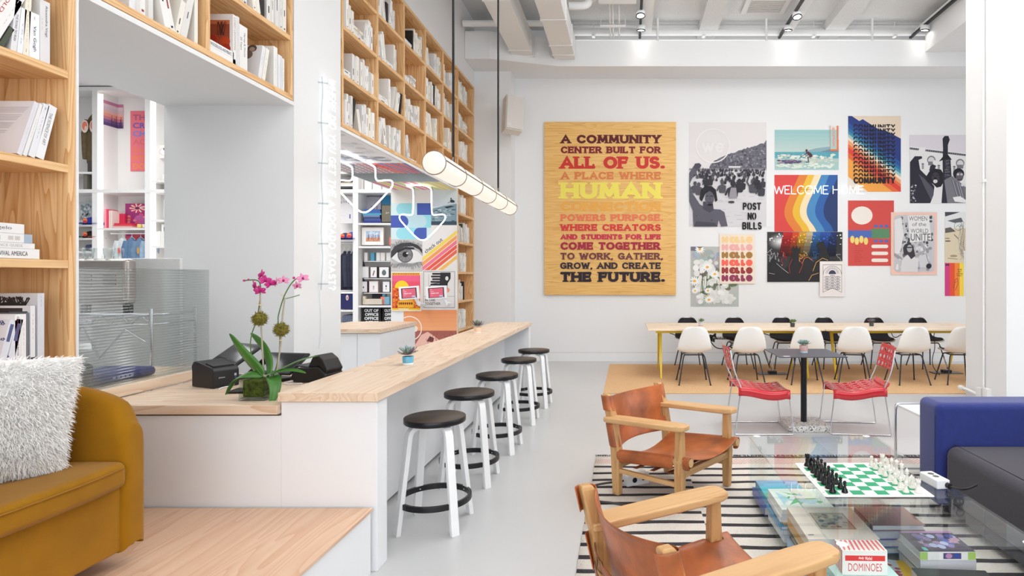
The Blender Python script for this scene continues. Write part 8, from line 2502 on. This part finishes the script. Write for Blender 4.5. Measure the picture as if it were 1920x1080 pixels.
MB().tube([(-.375, -.25, .014), (-.375, .25, .014)], .0105, 8).tube([(.375, -.25, .014), (.375, .25, .014)], .0105, 8).build('runner', CHROME, t)

# ================================================================ mustard armchair and pillow
MUS = mat('mustard_velvet', (152, 104, 10), .85, spec=.12, sheen=.12, noise=(4, .14), bump=(260, .12))
t = thing('armchair', 'mustard velvet tub armchair on the platform, cut by the frame edge', 'armchair', (-2.3, 2.1, .33))
def W2L(p): return (p[0] + 2.3, p[1] - 2.1, p[2] - .33)
# U-shaped arm and back, swept along the plan
plan = smooth_path([Vector(p) for p in ((-2.0, 2.435, 0), (-2.15, 2.437, 0), (-2.38, 2.42, 0), (-2.53, 2.34, 0), (-2.57, 2.1, 0), (-2.55, 1.9, 0), (-2.45, 1.74, 0), (-2.2, 1.70, 0), (-2.0, 1.70, 0))], 2)
k = len(plan)
rows = []
for i, p in enumerate(plan):
    u = i / (k - 1)
    tg = (plan[min(k - 1, i + 1)] - plan[max(0, i - 1)]).normalized()
    nrm = Vector((tg.y, -tg.x, 0))   # towards the outside (far side first)
    if nrm.dot(p - Vector((-2.2, 2.07, 0))) < 0: nrm = -nrm
    e = min(u, 1 - u) * 2
    top = .955 + .13 * math.sin(min(1, e * 1.5) * math.pi / 2)
    if min(u, 1 - u) < .04: top -= .045
    h = .055
    row = []
    for (o, z) in ((h * .97, .402), (h, .42), (h, .5), (h, .8), (h * .98, top - .05), (h * .7, top - .015), (h * .1, top), (-h * .6, top - .012), (-h, top - .05), (-h, .8), (-h, .5), (-h, .42), (-h * .97, .402)):
        q_ = p + nrm * o
        row.append(W2L((q_.x, q_.y, z)))
    rows.append(row)
def cap_rings(r, dx=.022):
    cc = [sum(p[q_] for p in r) / len(r) for q_ in range(3)]
    return ([(p[0] + dx * .75, cc[1] + (p[1] - cc[1]) * .86, cc[2] + (p[2] - cc[2]) * .97) for p in r], [(p[0] + dx, cc[1] + (p[1] - cc[1]) * .45, cc[2] + (p[2] - cc[2]) * .9) for p in r], [(p[0] + dx, cc[1], cc[2] + (p[2] - cc[2]) * .85) for p in r])
c1, c2 = cap_rings(rows[0]), cap_rings(rows[-1])
mb = MB().grid([c1[1], c1[0]] + rows + [c2[0], c2[1]])
mb.add(c1[1], [tuple(range(len(c1[1]) - 1, -1, -1))], None, True); mb.add(c2[1], [tuple(range(len(c2[1])))], None, True)
mb.build('arm_and_back', MUS, t, subsurf=1, weld=True)
# base front below the cushion
bx = [(-2.0, 1.75), (-2.0, 2.46), (-2.06, 2.485), (-2.4, 2.47), (-2.55, 2.3), (-2.55, 1.85), (-2.4, 1.70), (-2.06, 1.68)]
MB().prism([W2L((p[0], p[1], 0))[:2] for p in bx], .075, .335).build('base', MUS, t, bevel=.012, seg=3)
cu = [(-1.965, 1.74), (-1.95, 2.0), (-1.95, 2.2), (-1.965, 2.38), (-2.1, 2.385), (-2.4, 2.36), (-2.48, 2.1), (-2.4, 1.78)]
MB().prism([W2L((p[0], p[1], 0))[:2] for p in cu], .335, .438).build('seat_cushion', MUS, t, bevel=.028, seg=4)
P = [W2L((p[0] + .004, min(p[1], 2.352), .745)) for p in cu[:4]]
MB().tube(smooth_path(P, 1), .003, 6).build('piping', mat('mustard_piping', (150, 100, 28), .8), t)
MB().cyl(W2L((-2.28, 2.08, .33)), W2L((-2.28, 2.08, .41)), .24, n=32).build('plinth', BLACK, t)
FUR = mat('white_shag', (250, 248, 245), .95, sheen=.4, spec=.1)
pc = Vector((-2.235, 2.105, .985))
t = thing('pillow', 'shaggy white pillow propped in the mustard armchair', 'pillow', pc)
Mp = Euler((math.radians(8), math.radians(5), math.radians(53))).to_matrix().to_4x4()   # local x across, z up, -y front
rf = random.Random(2)
n = 18
front, backr = [], []
def pil(u, v, s):
    w_ = .225; e = (1 - abs(u) ** 3.2) * (1 - abs(v) ** 3.2)
    pin = 1 - .05 * (1 - abs(v)) * abs(u) ** 2 
    pin2 = 1 - .05 * (1 - abs(u)) * abs(v) ** 2
    return Vector((u * w_ * pin, s * .082 * max(0, e) ** .55, v * w_ * pin2))
mb = MB()
for s in (-1, 1):
    mb.grid([[pil(-1 + 2 * i / n, -1 + 2 * j / n, s) for j in range(n + 1)] for i in range(n + 1)], M=Mp)
body = mb.build('cover', FUR, t)
fm = MB()
for s, cnt in ((-1, 17000), (1, 2500)):
    for _ in range(cnt):
        u, v = rf.uniform(-1, 1), rf.uniform(-1, 1)
        p = pil(u, v, s)
        d_ = (p - pil(u * .7, v * .7, s) * .8 + Vector((0, s * .10, 0))).normalized()
        d_ = (d_ + Vector((rf.uniform(-.7, .7), rf.uniform(-.2, .2), rf.uniform(-.9, .5)))).normalized()
        L = rf.uniform(.014, .032)
        side = d_.cross(Vector((rf.uniform(-1, 1), rf.uniform(-1, 1), rf.uniform(-1, 1)))).normalized() * .0011
        b2 = p + d_ * L * .55 + Vector((0, 0, -.002)); c_ = p + d_ * L + Vector((0, 0, -.007))
        fm.add([p - side * 1.3, p + side * 1.3, b2 + side, c_, b2 - side], [(0, 1, 2, 4), (4, 2, 3)], None, True, Mp)
o = fm.build('fur', FUR, t); o['kind'] = 'stuff'
